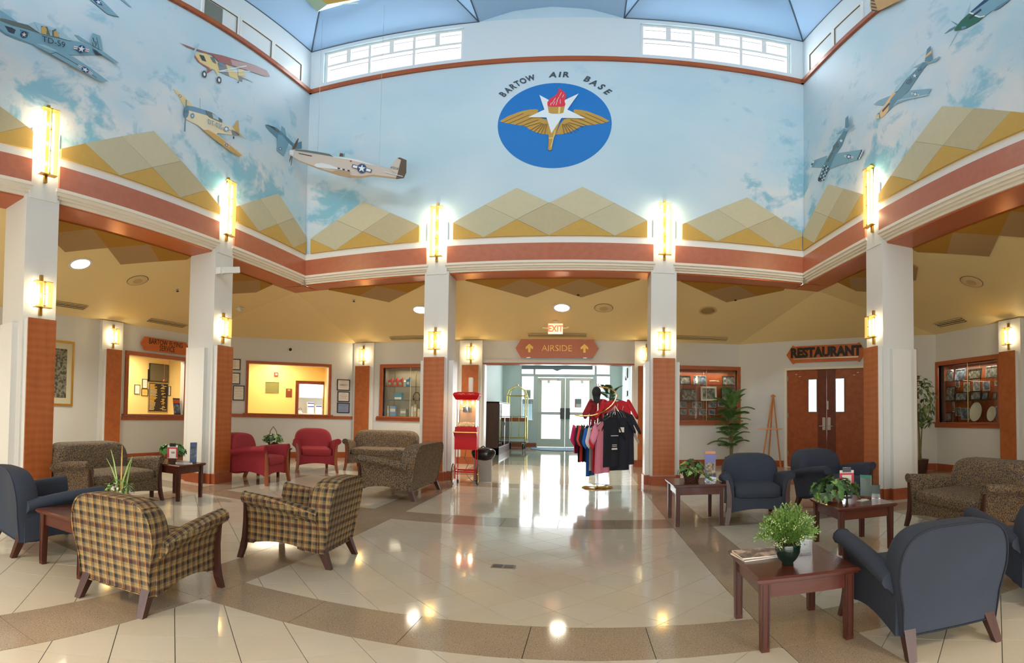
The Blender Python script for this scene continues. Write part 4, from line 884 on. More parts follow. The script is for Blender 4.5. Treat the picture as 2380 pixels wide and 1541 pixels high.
# oil bottle display
sh = [OB.uv(925, 899, -.22)[1], OB.uv(925, 930, -.22)[1]]
case('window_16', OB, -5.55, -3.95, 1.22, 2.58, .35, mat('grey_shop_lining', lin(150,140,124), .6), sh, 'grey-lined display of oil bottles and shop goods'); lamp('case_fill_light', (-4.7, OBY+.25, 2.55), 6, 1.3, .06)  # added light over the bottles, no fitting built
def jug(u0, u1, v0, c, cl, label, g, spout=True):
    R = rect(OB, u0, v0, u1, 899, -.24); t = thing('oil_bottle', label, 'bottle', OB.at((R[0]+R[1])/2, sh[0]+.002, -.24), group=g); w = (R[1]-R[0])/2*.92; h = R[3]-sh[0]
    MB().prism([(-w,-.045,0), (w,-.045,0), (w,-.045,h*.9), (w*.55,-.045,h*.9), (w*.4,-.045,h*.8), (-w,-.045,h*.68)], (0,.09,0)).obj('body', mat('oil_'+label[:5], c, .35), t)
    MB().lathe([(w*.26,h*.88), (w*.26,h), (.001,h)], 10, w*.75).obj('cap', mat('cap_'+label[:5], c, .3), t); MB().lathe([(w*.62,-.0455), (w*.62,-.047)], 14, 0, 0, 1, 1).obj('x', cl, None) if False else None
    m = MB(); m.M = Matrix.Translation((-.1*w, -.046, h*.36)) @ Matrix.Rotation(PI/2, 4, 'X'); m.lathe([(w*.7,0), (w*.7,.002)], 16); m.obj('round_label', cl, t)
LG = mat('green_label', lin(150,206,140), .5); g = 'oil bottles on the display shelf'
jug(903,912.4,878, lin(214,60,66), LG, 'red oil bottle with green label, first on the shelf', g); jug(915,925,878, lin(214,60,66), LG, 'red oil bottle with green label, second on the shelf', g); jug(927,937,878, lin(214,60,66), LG, 'red oil bottle with green label, third on the shelf', g); jug(945,955,876, lin(60,150,206), M_PAPER, 'blue oil bottle with white label on the shelf', g)
R = rect(OB, 937.5, 885, 944, 899, -.24); t = thing('additive_bottle', 'white bottle with green stripes between red and blue bottles', 'bottle', OB.at((R[0]+R[1])/2, sh[0]+.002, -.24)); MB().lathe([(.045,0), (.045,.14), (.02,.17), (.018,.19)], 14).obj('body', M_PAPER, t, True); MB().lathe([(.0455,.03), (.0455,.06)], 14).lathe([(.0455,.09), (.0455,.12)], 14).obj('green_stripe', LG, t)
g = 'goods on the floor of the oil display'
def good(u0, v0, u1, v1, nm, label, cat, m, rnd_=False, off=-.25):
    R = rect(OB, u0, v0, u1, v1, off); t = thing(nm, label, cat, OB.at((R[0]+R[1])/2, 1.222, off), group=g); w = (R[1]-R[0])/2; h = max(.03, R[3]-1.222)
    if rnd_: MB().lathe([(w,0), (w,h*.85), (w*.8,h*.86), (w*.8,h), (.001,h)], 14).obj('body', m, t, True); MB().lathe([(w*1.01,h*.3), (w*1.01,h*.6)], 14).obj('label_band', M_PAPER, t)
    else: MB().box(-w, w, -.06, .06, 0, h).obj('body', m, t); MB().box(-w*.9, w*.9, -.062, -.06, h*.45, h*.75).obj('label_panel', M_PAPER, t)
good(900,943,904,960, 'spray_can', 'slim cream can at the left of the oil display floor', 'can', mat('cream_can', lin(220,200,160), .4), True); good(908,944,921,960, 'blue_carton', 'blue and white carton under the red bottles', 'box', mat('blue_carton', lin(120,160,196), .5))
good(932,951,945,960, 'flat_tin', 'flat silver tin in the middle of the oil display', 'tin', M_STEEL); good(955,944,961,960, 'white_tube', 'white tube bottle at the right of the oil display', 'bottle', M_PAPER, True); good(963,940,969,960, 'tan_box', 'tan box near the column in the oil display', 'box', mat('tan_box', lin(196,176,140), .6)); good(970,950,976,960, 'cream_jar', 'short cream jar beside the tan box', 'jar', mat('cream_jar', lin(226,214,180), .4), True)
t = thing('headset', 'dark headset on the middle shelf of the oil display', 'headset', OB.at(OB.uv(969, 930, -.25)[0], sh[1]+.002, -.25)); MB().tube([(-.10,0,.02), (-.11,0,.12), (-.06,0,.21), (.03,0,.22), (.09,0,.12), (.09,0,.03)], .014, 7).obj('headband', M_BLACK, t, True); MB().sup((-.1,0,.04), (.03,.045,.045), 1, 1, 10, 6).obj('ear_cup', M_BLACK, t, True); MB().sup((.09,0,.04), (.03,.045,.045), 1, 1, 10, 6).obj('ear_cup', M_BLACK, t, True)
t = thing('cap_stack', 'teal folded caps on the middle shelf under the bottles', 'cap', OB.at(OB.uv(927, 912, -.25)[0], sh[1]+.002, -.25)); MB().box(-.11, .11, -.07, .07, 0, .2).obj('folded_pack', mat('teal_pack', lin(40,140,170), .5), t); MB().box(-.10, .10, -.072, -.07, .02, .08).obj('label_panel', M_PAPER, t)
# ---------------------------------------------------------------- airside vestibule
VY = 21.3; VX0, VX1, VH = -3.35, 1.5, 3.55; VB = Plane((0, VY, 0), (0, -1, 0)); M_VWALL = mat('pale_aqua_wall', lin(206,222,218), .55)
v = struct(thing('wall_vestibule', 'pale aqua walls of the airside vestibule', None, M=Matrix.Identity(4)))
m = MB(); m.box(VX0-.1, VX0, OBY+WT, VY, 0, VH); m.box(VX1, VX1+.1, OBY+WT, VY, 0, VH); m.obj('side_wall', M_VWALL, v)
box('vestibule_ceiling', VX0, VX1, OBY+WT, VY+.1, VH, VH+.08, M_WHITE, v)
gl = {k: rect(VB, *q) for k, q in dict(sl=(1213,842,1240,869), sl2=(1213,875,1240,976), tr=(1245,842,1382,870), sr=(1387,842,1417,870), sr2=(1387,875,1417,976), d1=(1258.5,885,1303,1020), d2=(1324,885,1369,1020), door=(1248,877,1379,1037)).items()}
m = MB(); wall_panel(m, VB, VX0, VX1, 0, VH, [(gl['sl'][0], gl['sl'][1], gl['sl'][2], gl['sl'][3]), (gl['sl2'][0], gl['sl2'][1], gl['sl2'][2], gl['sl2'][3]), (gl['tr'][0], gl['tr'][1], gl['tr'][2], gl['tr'][3]), (gl['sr'][0], gl['sr'][1], gl['sr'][2], gl['sr'][3]), (gl['sr2'][0], gl['sr2'][1], gl['sr2'][2], gl['sr2'][3]), (gl['door'][0], gl['door'][1], 0, gl['door'][3])], .1)
m.obj('end_wall', M_VWALL, v)
wf = struct(thing('window_17', 'aluminium glazing around the airside doors', None, M=VB.mat(0, 0)))
for k in ('sl', 'sl2', 'tr', 'sr', 'sr2'):
    a0, a1, z0, z1 = gl[k]; MB().box(a0, a1, z0, z1, -.06, -.054).obj('window_pane', M_GLASS, wf)
    f = MB()
    for x0, x1, y0, y1 in ((a0-.05,a0,z0-.05,z1+.05), (a1,a1+.05,z0-.05,z1+.05), (a0,a1,z0-.05,z0), (a0,a1,z1,z1+.05)): f.box(x0, x1, y0, y1, -.02, .02)
    f.obj('window_frame', M_ALU, wf)
dx0, dx1, _, dz = gl['door']; mid = (dx0+dx1)/2
M_DPAINT = mat('cream_door_paint', lin(214,222,206), .4)
for i, (k, x0, x1) in enumerate((('d1', dx0, mid-.01), ('d2', mid+.01, dx1))):
    a0, a1, z0, z1 = gl[k]; d = struct(thing('door_%d' % (2+i), ['cream glazed airside door leaf behind the luggage cart', 'cream glazed airside door leaf with posted notice'][i], None, M=VB.mat(0, 0)))
    l = MB()
    for p in ((x0+.02,a0,.02,dz-.03), (a1,x1-.02,.02,dz-.03), (a0,a1,.02,z0), (a0,a1,z1,dz-.03)): l.box(p[0], p[1], p[2], p[3], -.07, -.02)
    l.obj('door_leaf', M_DPAINT, d); MB().box(a0, a1, z0, z1, -.048, -.042).obj('door_pane', M_GLASS, d)
    zb = VB.uv(1280, 961)[1]; MB().box(x0+.03, x1-.03, zb-.05, zb+.06, -.02, .05).obj('push_bar', M_ALU, d); ce = x1-.10 if i == 0 else x0+.10; MB().box(ce-.09, ce+.09, zb-.22, zb+.22, -.02, .06).obj('latch_case', mat('dark_latch', lin(66,74,72), .4), d)
    cx_ = (x0+x1)/2+(-.1 if i == 0 else .1); c = MB().box(cx_-.35, cx_+.35, dz-.14, dz-.03, -.02, .05).obj('door_closer', M_STEEL, d); MB().box(cx_-.05, cx_+.05, dz-.25, dz-.14, -.02, .03).obj('closer_arm', M_STEEL, c)
    for x in ((x0-.0, x0+.02), (x1-.02, x1)): MB().box(x[0], x[1], 0, dz, -.07, .0).obj('stile_edge', M_ALU, d)
R = rect(VB, 1336, 927, 1351, 947); t = thing('door_notice', 'grey and red notice taped on the airside door glass', 'notice', M=VB.mat((R[0]+R[1])/2, R[2], -.040)); w = (R[1]-R[0])/2; MB().box(-w, w, 0, R[3]-R[2], 0, .004).obj('sheet', mat('notice_grey', lin(138,158,158), .6), t); MB().box(-w, -w*.75, 0, R[3]-R[2], .004, .006).obj('red_edge', mat('notice_red', lin(196,90,90), .6), t); MB().box(-w*.6, w*.9, .02, (R[3]-R[2])*.4, .004, .006).obj('text_block', M_PAPER, t)
R = rect(VB, 1218, 906, 1233, 926); t = thing('window_notice', 'pale notice taped on the sidelight glass', 'notice', M=VB.mat((R[0]+R[1])/2, R[2], -.050)); w = (R[1]-R[0])/2; MB().box(-w, w, 0, R[3]-R[2], 0, .004).obj('sheet', mat('notice_pale', lin(196,206,186), .6), t); MB().box(-w*.8, w*.8, .05, (R[3]-R[2])*.8, .004, .0055).obj('text_block', mat('notice_ink', lin(160,172,158), .6), t)
# things outside on the apron, seen through the sidelight
ap = box('ground_apron', -14, 12, VY+.1, 70, -.06, -.02, mat('pale_concrete', lin(196,198,194), .8)); struct(ap, 'pale concrete apron outside the airside doors')
t = thing('vending_box', 'dark cabinet standing outside behind the sidelight', 'cabinet', VB.at(VB.uv(1226, 950)[0]*1.03, -.02, -.75)); MB().box(-.28, .28, -.1, .3, .0, 2.0).obj('body', mat('dark_outdoor', lin(52,62,66), .5), t); MB().box(-.2, .2, -.104, -.1, .95, 1.8).obj('window', mat('outdoor_glass', lin(110,126,132), .2), t)
# vestibule floor: square tiles and a darker band
vf = struct(thing('floor_vestibule', 'polished grey-green vestibule floor tiles', None, M=Matrix.Identity(4))); box('grout_bed', VX0, VX1, OBY, VY, -.08, -.01, M_GROUT, vf)
M_VT = pmat('polished_grey_tile', .06)[0]; _t = NT(M_VT); _t.col(_t.mix(_t.noise(_t.coord('Object'), 2, 3), lin(176,172,156), lin(164,160,146)))
n = 0
for j in range(13):
    for i in range(9):
        x0 = VX0+(VX1-VX0)*i/9; x1 = VX0+(VX1-VX0)*(i+1)/9; y0 = OBY+(VY-OBY)*j/13; y1 = OBY+(VY-OBY)*(j+1)/13
        box('floor_tile', x0+.002, x1-.002, y0+.002, y1-.002, -.012, 0, M_TERR if j in (0, 4) else M_VT, vf)
strip('baseboard_vestibule', VB, VX0, gl['door'][0]-.02, 0, .17, .02, M_BASE, 'wood baseboard beside the luggage cart'); strip('baseboard_vestibule_right', VB, gl['door'][1]+.02, VX1, 0, .17, .02, M_BASE, 'wood baseboard behind the potted palm')
mt = thing('door_mat', 'blue-grey half-round mat before the airside doors', 'mat', ((dx0+dx1)/2, VY-.15, 0)); hw = (dx1-dx0)/2+.18
MB().prism([(-hw,0,0)]+[(hw*math.cos(a), -1.6*math.sin(a)**.7-.3, 0) for a in [PI-PI*k/20 for k in range(21)]]+[(hw,0,0)], (0,0,.012)).obj('mat_pile', mat('blue_grey_mat', lin(70,104,118), .9), mt); MB().tube([(hw*math.cos(a), -1.6*math.sin(a)**.7-.3, .006) for a in [PI-PI*k/20 for k in range(21)]], .012, 5).obj('rubber_edge', mat('mat_rubber', lin(50,72,82), .7), mt)
t = thing('hanging_sign', 'blue-grey sign board hanging behind the opening head', 'sign', OB.at(OB.uv(1295, 848, -1.0)[0], 2.62, -1.0)); MB().box(-1.0, 1.0, -.02, .02, .0, .14).obj('board', mat('blue_grey_sign', lin(104,132,142), .5), t); MB().prism([(-.12,-.02,0), (.12,-.02,0), (0,-.02,-.05)], (0,.04,0)).obj('pointer', mat('blue_grey_sign', lin(0,0,0)), t)
for s in (-1, 1): MB().tube([(s*.8,0,.14), (s*.8,0,VH-2.62)], .006, 5).obj('hanger', M_STEEL, t)
# small things on the vestibule right wall
for k, (u0, u1, v0, v1, c, l) in enumerate([(1456,1460,857,879, lin(60,70,78), 'dark framed board high on the vestibule wall'), (1456,1460,909,921, lin(62,70,76), 'small dark box low on the vestibule wall')]):
    P = Plane((VX1, 0, 0), (-1, 0, 0)); R = rect(P, u0, v0, u1, v1); t = thing('wall_board', l, 'board', M=P.mat((R[0]+R[1])/2, R[2], .002)); MB().box(-.3, .3, 0, R[3]-R[2], 0, .03).obj('board', mat('wall_board%d' % k, c, .5), t); MB().box(-.26, .26, .03, R[3]-R[2]-.03, .03, .034).obj('face', M_PH[2], t)
P = Plane((VX1, 0, 0), (-1, 0, 0)); R = rect(P, 1454, 876, 1457, 884); t = thing('pull_station', 'small red fire pull box on the vestibule wall', 'alarm', M=P.mat((R[0]+R[1])/2, R[2], .002)); MB().box(-.06, .06, 0, .14, 0, .04).obj('housing', mat('alarm_red', lin(176,52,36)), t); MB().box(-.04, .04, .04, .06, .04, .05).obj('handle', M_PAPER, t)
# ---------------------------------------------------------------- restaurant doors
DW = rd1-rd0
cs = struct(thing('trim_19', 'pale casing around the restaurant doors', None, M=RD.mat(0, 0)))
for x0, x1, z0, z1 in ((rd0-.06, rd0, 0, 2.59), (rd1, rd1+.06, 0, 2.59), (rd0, rd1, 2.53, 2.59)): MB().box(x0, x1, z0, z1, -WT, .02).obj('casing', mat('cream_casing', lin(226,218,196), .45), cs)
dm = (rd0+rd1)/2
for i, (x0, x1) in enumerate(((rd0+.006, dm-.003), (dm+.003, rd1-.006))):
    d = struct(thing('door_%d' % (4+i), ['cherry restaurant door leaf with narrow window, nearer the easel', 'cherry restaurant door leaf with narrow window, nearer the column'][i], None, M=RD.mat(0, 0)))
    R = rect(RD, *((1880,882,1898,957) if i == 0 else (1943,880,1962,957)), -.03); wx0, wx1, wz0, wz1 = R[0], R[1], R[2], R[3]
    st = (x1-.24, x1) if i == 0 else (x0, x0+.24)
    l = MB()
    for p in ((x0,wx0,.01,2.525), (wx1,x1,.01,2.525), (wx0,wx1,.01,wz0), (wx0,wx1,wz1,2.525)):
        q0, q1 = p[0], p[1]
        if i == 0: q1 = min(q1, st[0])
        else: q0 = max(q0, st[1])
        if q1 > q0: l.box(q0, q1, p[2], p[3], -.08, -.03)
    l.obj('door_leaf', M_DOOR, d); MB().box(st[0], st[1], .01, 2.525, -.08, -.028).obj('dark_stile', M_DOORD, d)
    MB().box(wx0, wx1, wz0, wz1, -.056, -.052).obj('door_pane', M_GLASS, d)
    f = MB()
    for p in ((wx0-.025,wx0,wz0-.025,wz1+.025), (wx1,wx1+.025,wz0-.025,wz1+.025), (wx0,wx1,wz0-.025,wz0), (wx0,wx1,wz1,wz1+.025)): f.box(p[0], p[1], p[2], p[3], -.09, -.018)
    f.obj('window_bead', mat('grey_bead_metal', lin(96,98,92), .4), d)
    h = RD.uv(1915 if i == 0 else 1927, 985, -.02); hx = h[0]
    pl_ = MB().box(hx-.04, hx+.04, .98, 1.30, -.03, -.012).obj('lock_plate', M_STEEL, d); s = -1 if i == 0 else 1
    MB().tube([(hx, 1.08, -.012), (hx, 1.08, .035), (hx+s*.11, 1.08, .04)], .011, 7).obj('lever', M_STEEL, pl_)
    if i == 1: MB().box(dm+.01, dm+.05, 1.50, 1.72, -.03, -.02).obj('astragal_plate', M_STEEL, d)
    for zc in (.3, 1.3, 2.25): MB().box(*((x0-.004, x0+.02) if i == 0 else (x1-.02, x1+.004)), zc, zc+.12, -.03, -.022).obj('hinge', M_STEEL, d)
    for du, dv in ((.25, .10), (.35, .16)): xx = (x0+du) if i == 0 else (x1-du); MB().box(xx-.025, xx+.025, 2.525-dv-.01, 2.525-dv+.002, -.03, -.026).obj('screw_cover', M_PAPER, d)
# daylit dining room beyond the narrow door windows
rr_ = room('wall_dining_room', RD, rd0-.3, rd1+.3, 2.2, 2.8, M_WHITE, 'bright dining room beyond the restaurant doors'); lamp('dining_daylight', RD.at(dm, 1.6, -2.2), 190, 2.2, 1.8, (.86,.95,1.0), tuple(RD.N))
# ---------------------------------------------------------------- wall sconces: brass spine, glowing tubes, amber glass plate
M_TUBE = mat('lamp_tube', (1,1,1,1), .3, emit=(1.0, .84, .50, 1), es=26.0)
M_AMBER = glassmat('amber_plate_glass', (1.0, .88, .60, 1), .10, .08)
_nt = M_AMBER.node_tree; _em = _nt.nodes.new('ShaderNodeEmission'); _em.inputs[0].default_value = (1.0, .58, .16, 1); _em.inputs[1].default_value = 1.5
_mx = _nt.nodes.new('ShaderNodeMixShader'); _mx.inputs[0].default_value = .35; _nt.links.new(_nt.nodes['Mix Shader'].outputs[0], _mx.inputs[1]); _nt.links.new(_em.outputs[0], _mx.inputs[2]); _nt.links.new(_mx.outputs[0], _nt.nodes['Material Output'].inputs[0])
PROTO = {}
def sconce(pl, a, z, H, W, power, label, group, off=0.0):
    k = (H, W, power); M = pl.mat(a, z, off)
    if k not in PROTO:
        r = thing('wall_sconce', label, 'wall lamp', M=M, group=group)
        MB().box(-.022, .022, -.10, H+.10, 0, .035).obj('brass_spine', M_BRASSD, r)
        for s in (-1, 1): MB().tube([(s*W*.25, .05, .06), (s*W*.25, H-.05, .06)], .016, 8).obj('lamp_tube', M_TUBE, r)
        MB().box(-W/2, W/2, 0, H, .105, .113).obj('glass_plate', M_AMBER, r)
        for y in (0, H-.008): MB().box(-W/2-.004, W/2+.004, y, y+.008, .035, .116).obj('end_cap', M_BRASSD, r)
        MB().tube([(0, .0, .12), (0, H, .12)], .005, 6).obj('front_rod', M_BRASS, r)
        n = 4 if H > 1 else 3
        for i in range(n): y = .02+(H-.04)*i/(n-1); MB().box(-.018, .018, y-.006, y+.006, .11, .128).obj('clip', M_BRASS, r)
        l = bpy.data.lights.new('sconce_light', 'POINT'); l.energy = power; l.color = (1, .78, .48); l.shadow_soft_size = .05
        for q in ([H*.5] if H < 1 else [H*.2, H*.5, H*.8]): lo = bpy.data.objects.new('sconce_light', l); C.objects.link(lo); lo.parent = r; lo.location = (0, q, .075)
        PROTO[k] = r; return r
    return dup(PROTO[k], M=M, label=label)
gu, gl_, gp = 'tall sconces over the beam', 'short sconces on the hall columns', 'short sconces on the outer piers'
for pl, a, l in ((WB, -2.95, 'over the column by the popcorn cart'), (WB, 1.51, 'over the column behind the t-shirt rack'), (WL, 7.2, 'over the column in front of the red armchair'), (WL, 3.48, 'over the column at the edge behind the navy armchair'), (WR, -7.2, 'over the column beside the restaurant doors')):
    sconce(pl, a, 4.52, 1.12, .25, 15, 'tall glowing amber sconce '+l, gu, .015); sconce(pl, a, 2.60, .36, .25, 12, 'short glowing amber sconce on '+l[5:], gl_)
for (pl, a), l in zip(PIERS, ('pier beside the framed aerial photo', 'pier between yellow office and oil display', 'pier behind the popcorn cart', 'pier at the right of the airside opening', 'pier behind the palm', 'pier at the frame edge by the plate case')):
    sconce(pl, a, 2.76, .36, .22, 11, 'short glowing amber sconce on the '+l, gp, .10)
# ---------------------------------------------------------------- things in the sloping ceiling
FAC = {'B': ((0, iy1, ZS-.01), Vector((1,0,0)), sl), 'L': ((ix0, 0, ZS-.01), Vector((0,1,0)), slL), 'R': ((ix1, 0, ZS-.01), Vector((0,1,0)), slR)}
def fhit(u, v, f):
    O, U, D = FAC[f]; D = Vector(D).normalized(); N = U.cross(D); N = N if N.z < 0 else -N
    d = ray(u, v); o = Vector((0,0,EYE)); P = o+d*((Vector(O)-o).dot(N)/d.dot(N)); X = U; Y = N.cross(X)
    M = Matrix((X, Y, N)).transposed().to_4x4(); M.translation = P; return M
def downlight(u, v, f, label, on=True):
    M = fhit(u, v, f); r = thing('downlight', label, 'ceiling light', M=M, group='round recessed lights in the tan ceiling')
    MB().lathe([(.215,0), (.215,.008), (.17,.012), (.17,0)], 28).obj('trim_ring', M_WHITE2 if on else mat('tan_blank', lin(200,170,112), .6), r)
    MB().lathe([(.001,.004), (.17,.004)], 28).obj('lens', M_BULB if on else mat('tan_blank', lin(200,170,112), .6), r)
    if on:
        l = bpy.data.lights.new('downlight_beam', 'SPOT'); l.energy = 330; l.color = (1,.88,.70); l.spot_size = 2.2; l.spot_blend = .8; l.shadow_soft_size = .15
        lo = bpy.data.objects.new('downlight_beam', l); C.objects.link(lo); lo.location = M.translation + Vector((0,0,-.06)); lo.rotation_euler = (0,0,0)
for u, v, f, l in ((187,613,'L','lit round downlight over the framed aerial photo'), (978,720,'B','lit round downlight half behind the popcorn column'), (1306,715,'B','lit round downlight over the airside sign')): downlight(u, v, f, l)
for q, f, dl in (((OLX+1.5, 1.2), 'L', 'over the left aisle'), ((ORX-1.3, 1.2), 'R', 'over the right aisle'), ((-4.2, -1.4), 'F', 'left of the street entrance'), ((-.8, -1.4), 'F', 'at the street entrance'), ((2.6, -1.4), 'F', 'right of the street entrance')):  # unseen downlights added to give the lower room more warm light
    zc0 = 3.74 if f != 'F' else 3.75; M0 = Matrix.Translation((*q, zc0)) @ Matrix.Rotation(PI, 4, 'X'); r = thing('downlight', 'added fill downlight '+dl+' behind the viewer', 'ceiling light', M=M0, group='round recessed lights in the tan ceiling')
    MB().lathe([(.215,0), (.215,.008), (.17,.012), (.17,0)], 28).obj('trim_ring', M_WHITE2, r); MB().lathe([(.001,.004), (.17,.004)], 28).obj('lens', M_BULB, r)
    l = bpy.data.lights.new('downlight_beam', 'SPOT'); l.energy = 330; l.color = (1,.88,.70); l.spot_size = 2.2; l.spot_blend = .8; l.shadow_soft_size = .15; lo = bpy.data.objects.new('downlight_beam', l); C.objects.link(lo); lo.location = (*q, zc0-.06)
downlight(1645, 722, 'B', 'blank round cover in the ceiling near the palm', False)
def speaker(u, v, f, label):
    r = thing('ceiling_speaker', label, 'speaker', M=fhit(u, v, f), group='round ceiling speakers'); MB().lathe([(.20,0), (.205,.005), (.185,.016), (.10,.018), (.001,.018)], 28).obj('grille', mat('speaker_cream', lin(206,182,132), .6), r, True); MB().lathe([(.218,.002), (.212,.004), (.205,.001)], 28).obj('shadow_ring', M_GROUT, r); MB().lathe([(.10,.0185), (.001,.0190)], 20).obj('cone', mat('speaker_tan', lin(186,158,110), .7), r)
speaker(320,652,'L','round speaker in the ceiling by the flying service sign'); speaker(1403,716,'B','round speaker in the ceiling right of the exit sign'); speaker(2258,655,'R','round speaker in the ceiling over the plate case')
def slot(u, v, f, L, label):
    r = thing('slot_diffuser', label, 'air vent', M=fhit(u, v, f), group='linear slot air vents')
    MB().box(-L/2, L/2, -.10, .10, 0, .004).obj('plate', M_DARK, r)
    for y in (-.095, -.035, .035, .095): MB().box(-L/2, L/2, y-.009, y+.009, .004, .016).obj('slot_blade', mat('vent_cream', lin(214,192,140), .5), r)
slot(150,708,'L',1.1,'slot vent above the framed aerial photo'); slot(390,751,'L',1.25,'slot vent above the flying service sign'); slot(955,785,'B',1.2,'slot vent over the oil bottle display'); slot(1295,779,'B',1.5,'slot vent over the airside sign'); slot(1622,786,'B',1.6,'slot vent over the photo case behind the palm'); slot(2208,750,'R',.95,'slot vent over the plate case')
for u, v, f, l in ((412,673,'L','tiny sprinkler head by the flying service speaker'), (823,697,'B','tiny sprinkler head near the yellow office'), (1344,682,'B','tiny sprinkler head over the exit sign'), (1709,694,'B','tiny sprinkler head near the palm')):
    r = thing('sprinkler_head', l, 'sprinkler', M=fhit(u, v, f), group='sprinkler heads'); MB().lathe([(.035,0), (.03,.008), (.012,.012), (.01,.04)], 12).obj('body', M_STEEL, r); MB().lathe([(.001,.04), (.03,.042), (.03,.046)], 12).obj('deflector', M_DARK, r)
r = thing('smoke_detector', 'small white detector on the tan ceiling by the column', 'detector', M=fhit(558,716,'L')); MB().prism([(-.10,-.06,0), (.10,-.06,0), (.10,.06,0), (-.10,.06,0)], (0,0,.03)).obj('plate', M_WHITE, r); MB().frustum(.03, .08, .05, .09, .03, .03).obj('housing', M_WHITE, r)
# cameras
r = thing('security_camera', 'white security camera bracketed on the column above the short sconce', 'camera', M=WL.mat(7.03, 3.80, 0)); MB().box(-.06, .06, -.06, .06, 0, .10).obj('wall_mount', M_WHITE2, r); MB().bar((0,0,.08), (.05,.01,.16), .05).obj('arm', M_WHITE2, r); MB().bar((-.02,.0,.12), (.26,.05,.26), .11, .10).obj('housing', M_WHITE2, r)
def dome(M, label): r = thing('dome_camera', label, 'camera', M=M, group='small dome cameras'); MB().lathe([(.075,0), (.075,.03), (.06,.05)], 18).obj('base', M_WHITE2, r, True); MB().sup((0,0,.05), (.045,.045,.04), 1, 1, 14, 8).obj('dome', M_BLACK, r, True)
dome(LD.mat(*LD.uv(674,813), 0), 'dome camera on the wall above the yellow office window'); dome(RD.mat(*RD.uv(1940,762), .25), 'dome camera hanging over the restaurant sign')
MB().bar(RD.at(RD.uv(1940,762)[0], RD.uv(1940,762)[1], 0), RD.at(RD.uv(1940,762)[0], RD.uv(1940,762)[1], .25), .05).obj('mount_arm', M_WHITE2, bpy.data.objects['dome_camera.001'])
bpy.data.objects['mount_arm'].matrix_parent_inverse = bpy.data.objects['dome_camera.001'].matrix_world.inverted() if False else RD.mat(*RD.uv(1940,762), .25).inverted()
# exit sign
ye = 12.55; P = Plane((0, ye, 0), (0,-1,0)); R = rect(P, 1274, 752, 1308, 776); t = thing('exit_sign', 'lit cream exit sign with red letters hung from the tan ceiling', 'exit sign', M=P.mat((R[0]+R[1])/2, R[2], 0)); w = (R[1]-R[0])/2; h = R[3]-R[2]; zc_ = ZS-.01-(ye-iy1)*(ZS-ZO)/(OBY-iy1)
MB().box(-w, w, 0, h, -.05, .0).obj('housing', mat('exit_cream', lin(250,226,170), .5, emit=(1,.82,.5,1), es=.5), t); MB().box(-w*.35, w*.35, h, zc_-R[2], -.06, .01).obj('canopy', mat('exit_mount', lin(222,206,168), .5), t)
lettering('EXIT', h*.86, Matrix.Translation((0, h*.48, .001)), mat('exit_red', lin(226,60,40), .4, emit=(1,.12,.06,1), es=1.2), t, sx=.80, bold=.006)
for s in (-1, 1): MB().tube([(s*w, h*.55, -.02), (s*(w+.10), h*.55, .0), (s*(w+.14), h*.62, .03)], .018, 7).obj('emergency_head', mat('exit_mount', lin(0,0,0)), t)
# ---------------------------------------------------------------- signs
M_SIGN = wood('sign_wood', lin(186,104,60), lin(170,90,48), .4, 'X', .7); M_SIGNO = wood('orange_sign_wood', lin(196,104,44), lin(180,88,34), .4, 'X', .7)
R = (*sorted((OB.uv(1199,810)[0], OB.uv(1391,810)[0])), 2.83, 3.33); t = thing('airside_sign', 'copper hexagonal sign reading AIRSIDE with gold arrows', 'sign', M=OB.mat((R[0]+R[1])/2, (R[2]+R[3])/2, .04)); w = (R[1]-R[0])/2; h = .25
MB().prism([(-w,0,0), (-w+.15,-h,0), (w-.15,-h,0), (w,0,0), (w-.15,h,0), (-w+.15,h,0)], (0,0,.04)).obj('board', mat('copper_sign', lin(186,108,72), .35), t)
lettering('AIRSIDE', .235, Matrix.Translation((0,-.005,.041)), M_BRASS, t, sx=.98, bold=-.002)
for s in (-1, 1): x = s*.72; MB().prism([(x-.03,-.11,.04), (x+.03,-.11,.04), (x+.03,.0,.04), (x+.10,-.03,.04), (x+.10,.03,.04), (x,.12,.04), (x-.10,.03,.04), (x-.10,-.03,.04), (x-.03,.0,.04)], (0,0,.012)).obj('arrow', M_BRASS, t)
for sx_ in (-1, 1):
    for sy_ in (-1, 1): MB().box(sx_*.74-.05, sx_*.74+.05, sy_*h-.012, sy_*h+.012, -.04, .045).obj('bracket', M_STEEL, t)
a0, a1 = sorted((RD.uv(1829,822)[0], RD.uv(2014,820)[0])); w = (a1-a0)/2; t = thing('restaurant_sign', 'orange arrow-ended sign reading RESTAURANT over the double doors', 'sign', M=RD.mat((a0+a1)/2, 2.93, .012)); h = .215
MB().prism([(-w,0,0), (-w+.18,-h-.03,0), (-w+.24,-h,0), (w-.24,-h,0), (w-.18,-h-.03,0), (w,0,0), (w-.18,h+.03,0), (w-.24,h,0), (-w+.24,h,0), (-w+.18,h+.03,0)], (0,0,.035)).obj('board', M_SIGNO, t)
lettering('RESTAURANT', .33, Matrix.Translation((.0,.03,.036)), mat('black_letters', lin(26,24,22), .5), t, ext=.012, sx=1.03*(2*w-.36)/1.98, bold=.018); MB().box(-w+.20, w-.20, -.135, -.105, .035, .05).obj('silver_rule', M_STEEL, t)
a0 = OL.uv(323,803)[0]; t = thing('flying_service_sign', 'orange wooden sign reading BARTOW FLYING SERVICE above the service window', 'sign', M=OL.mat(a0+.86, 2.885, .045)); w = .86; h = .17
MB().prism([(-w,0,0), (-w+.12,-h,0), (w-.12,-h,0), (w,0,0), (w-.12,h,0), (-w+.12,h,0)], (0,0,.03)).obj('board', M_SIGNO, t)
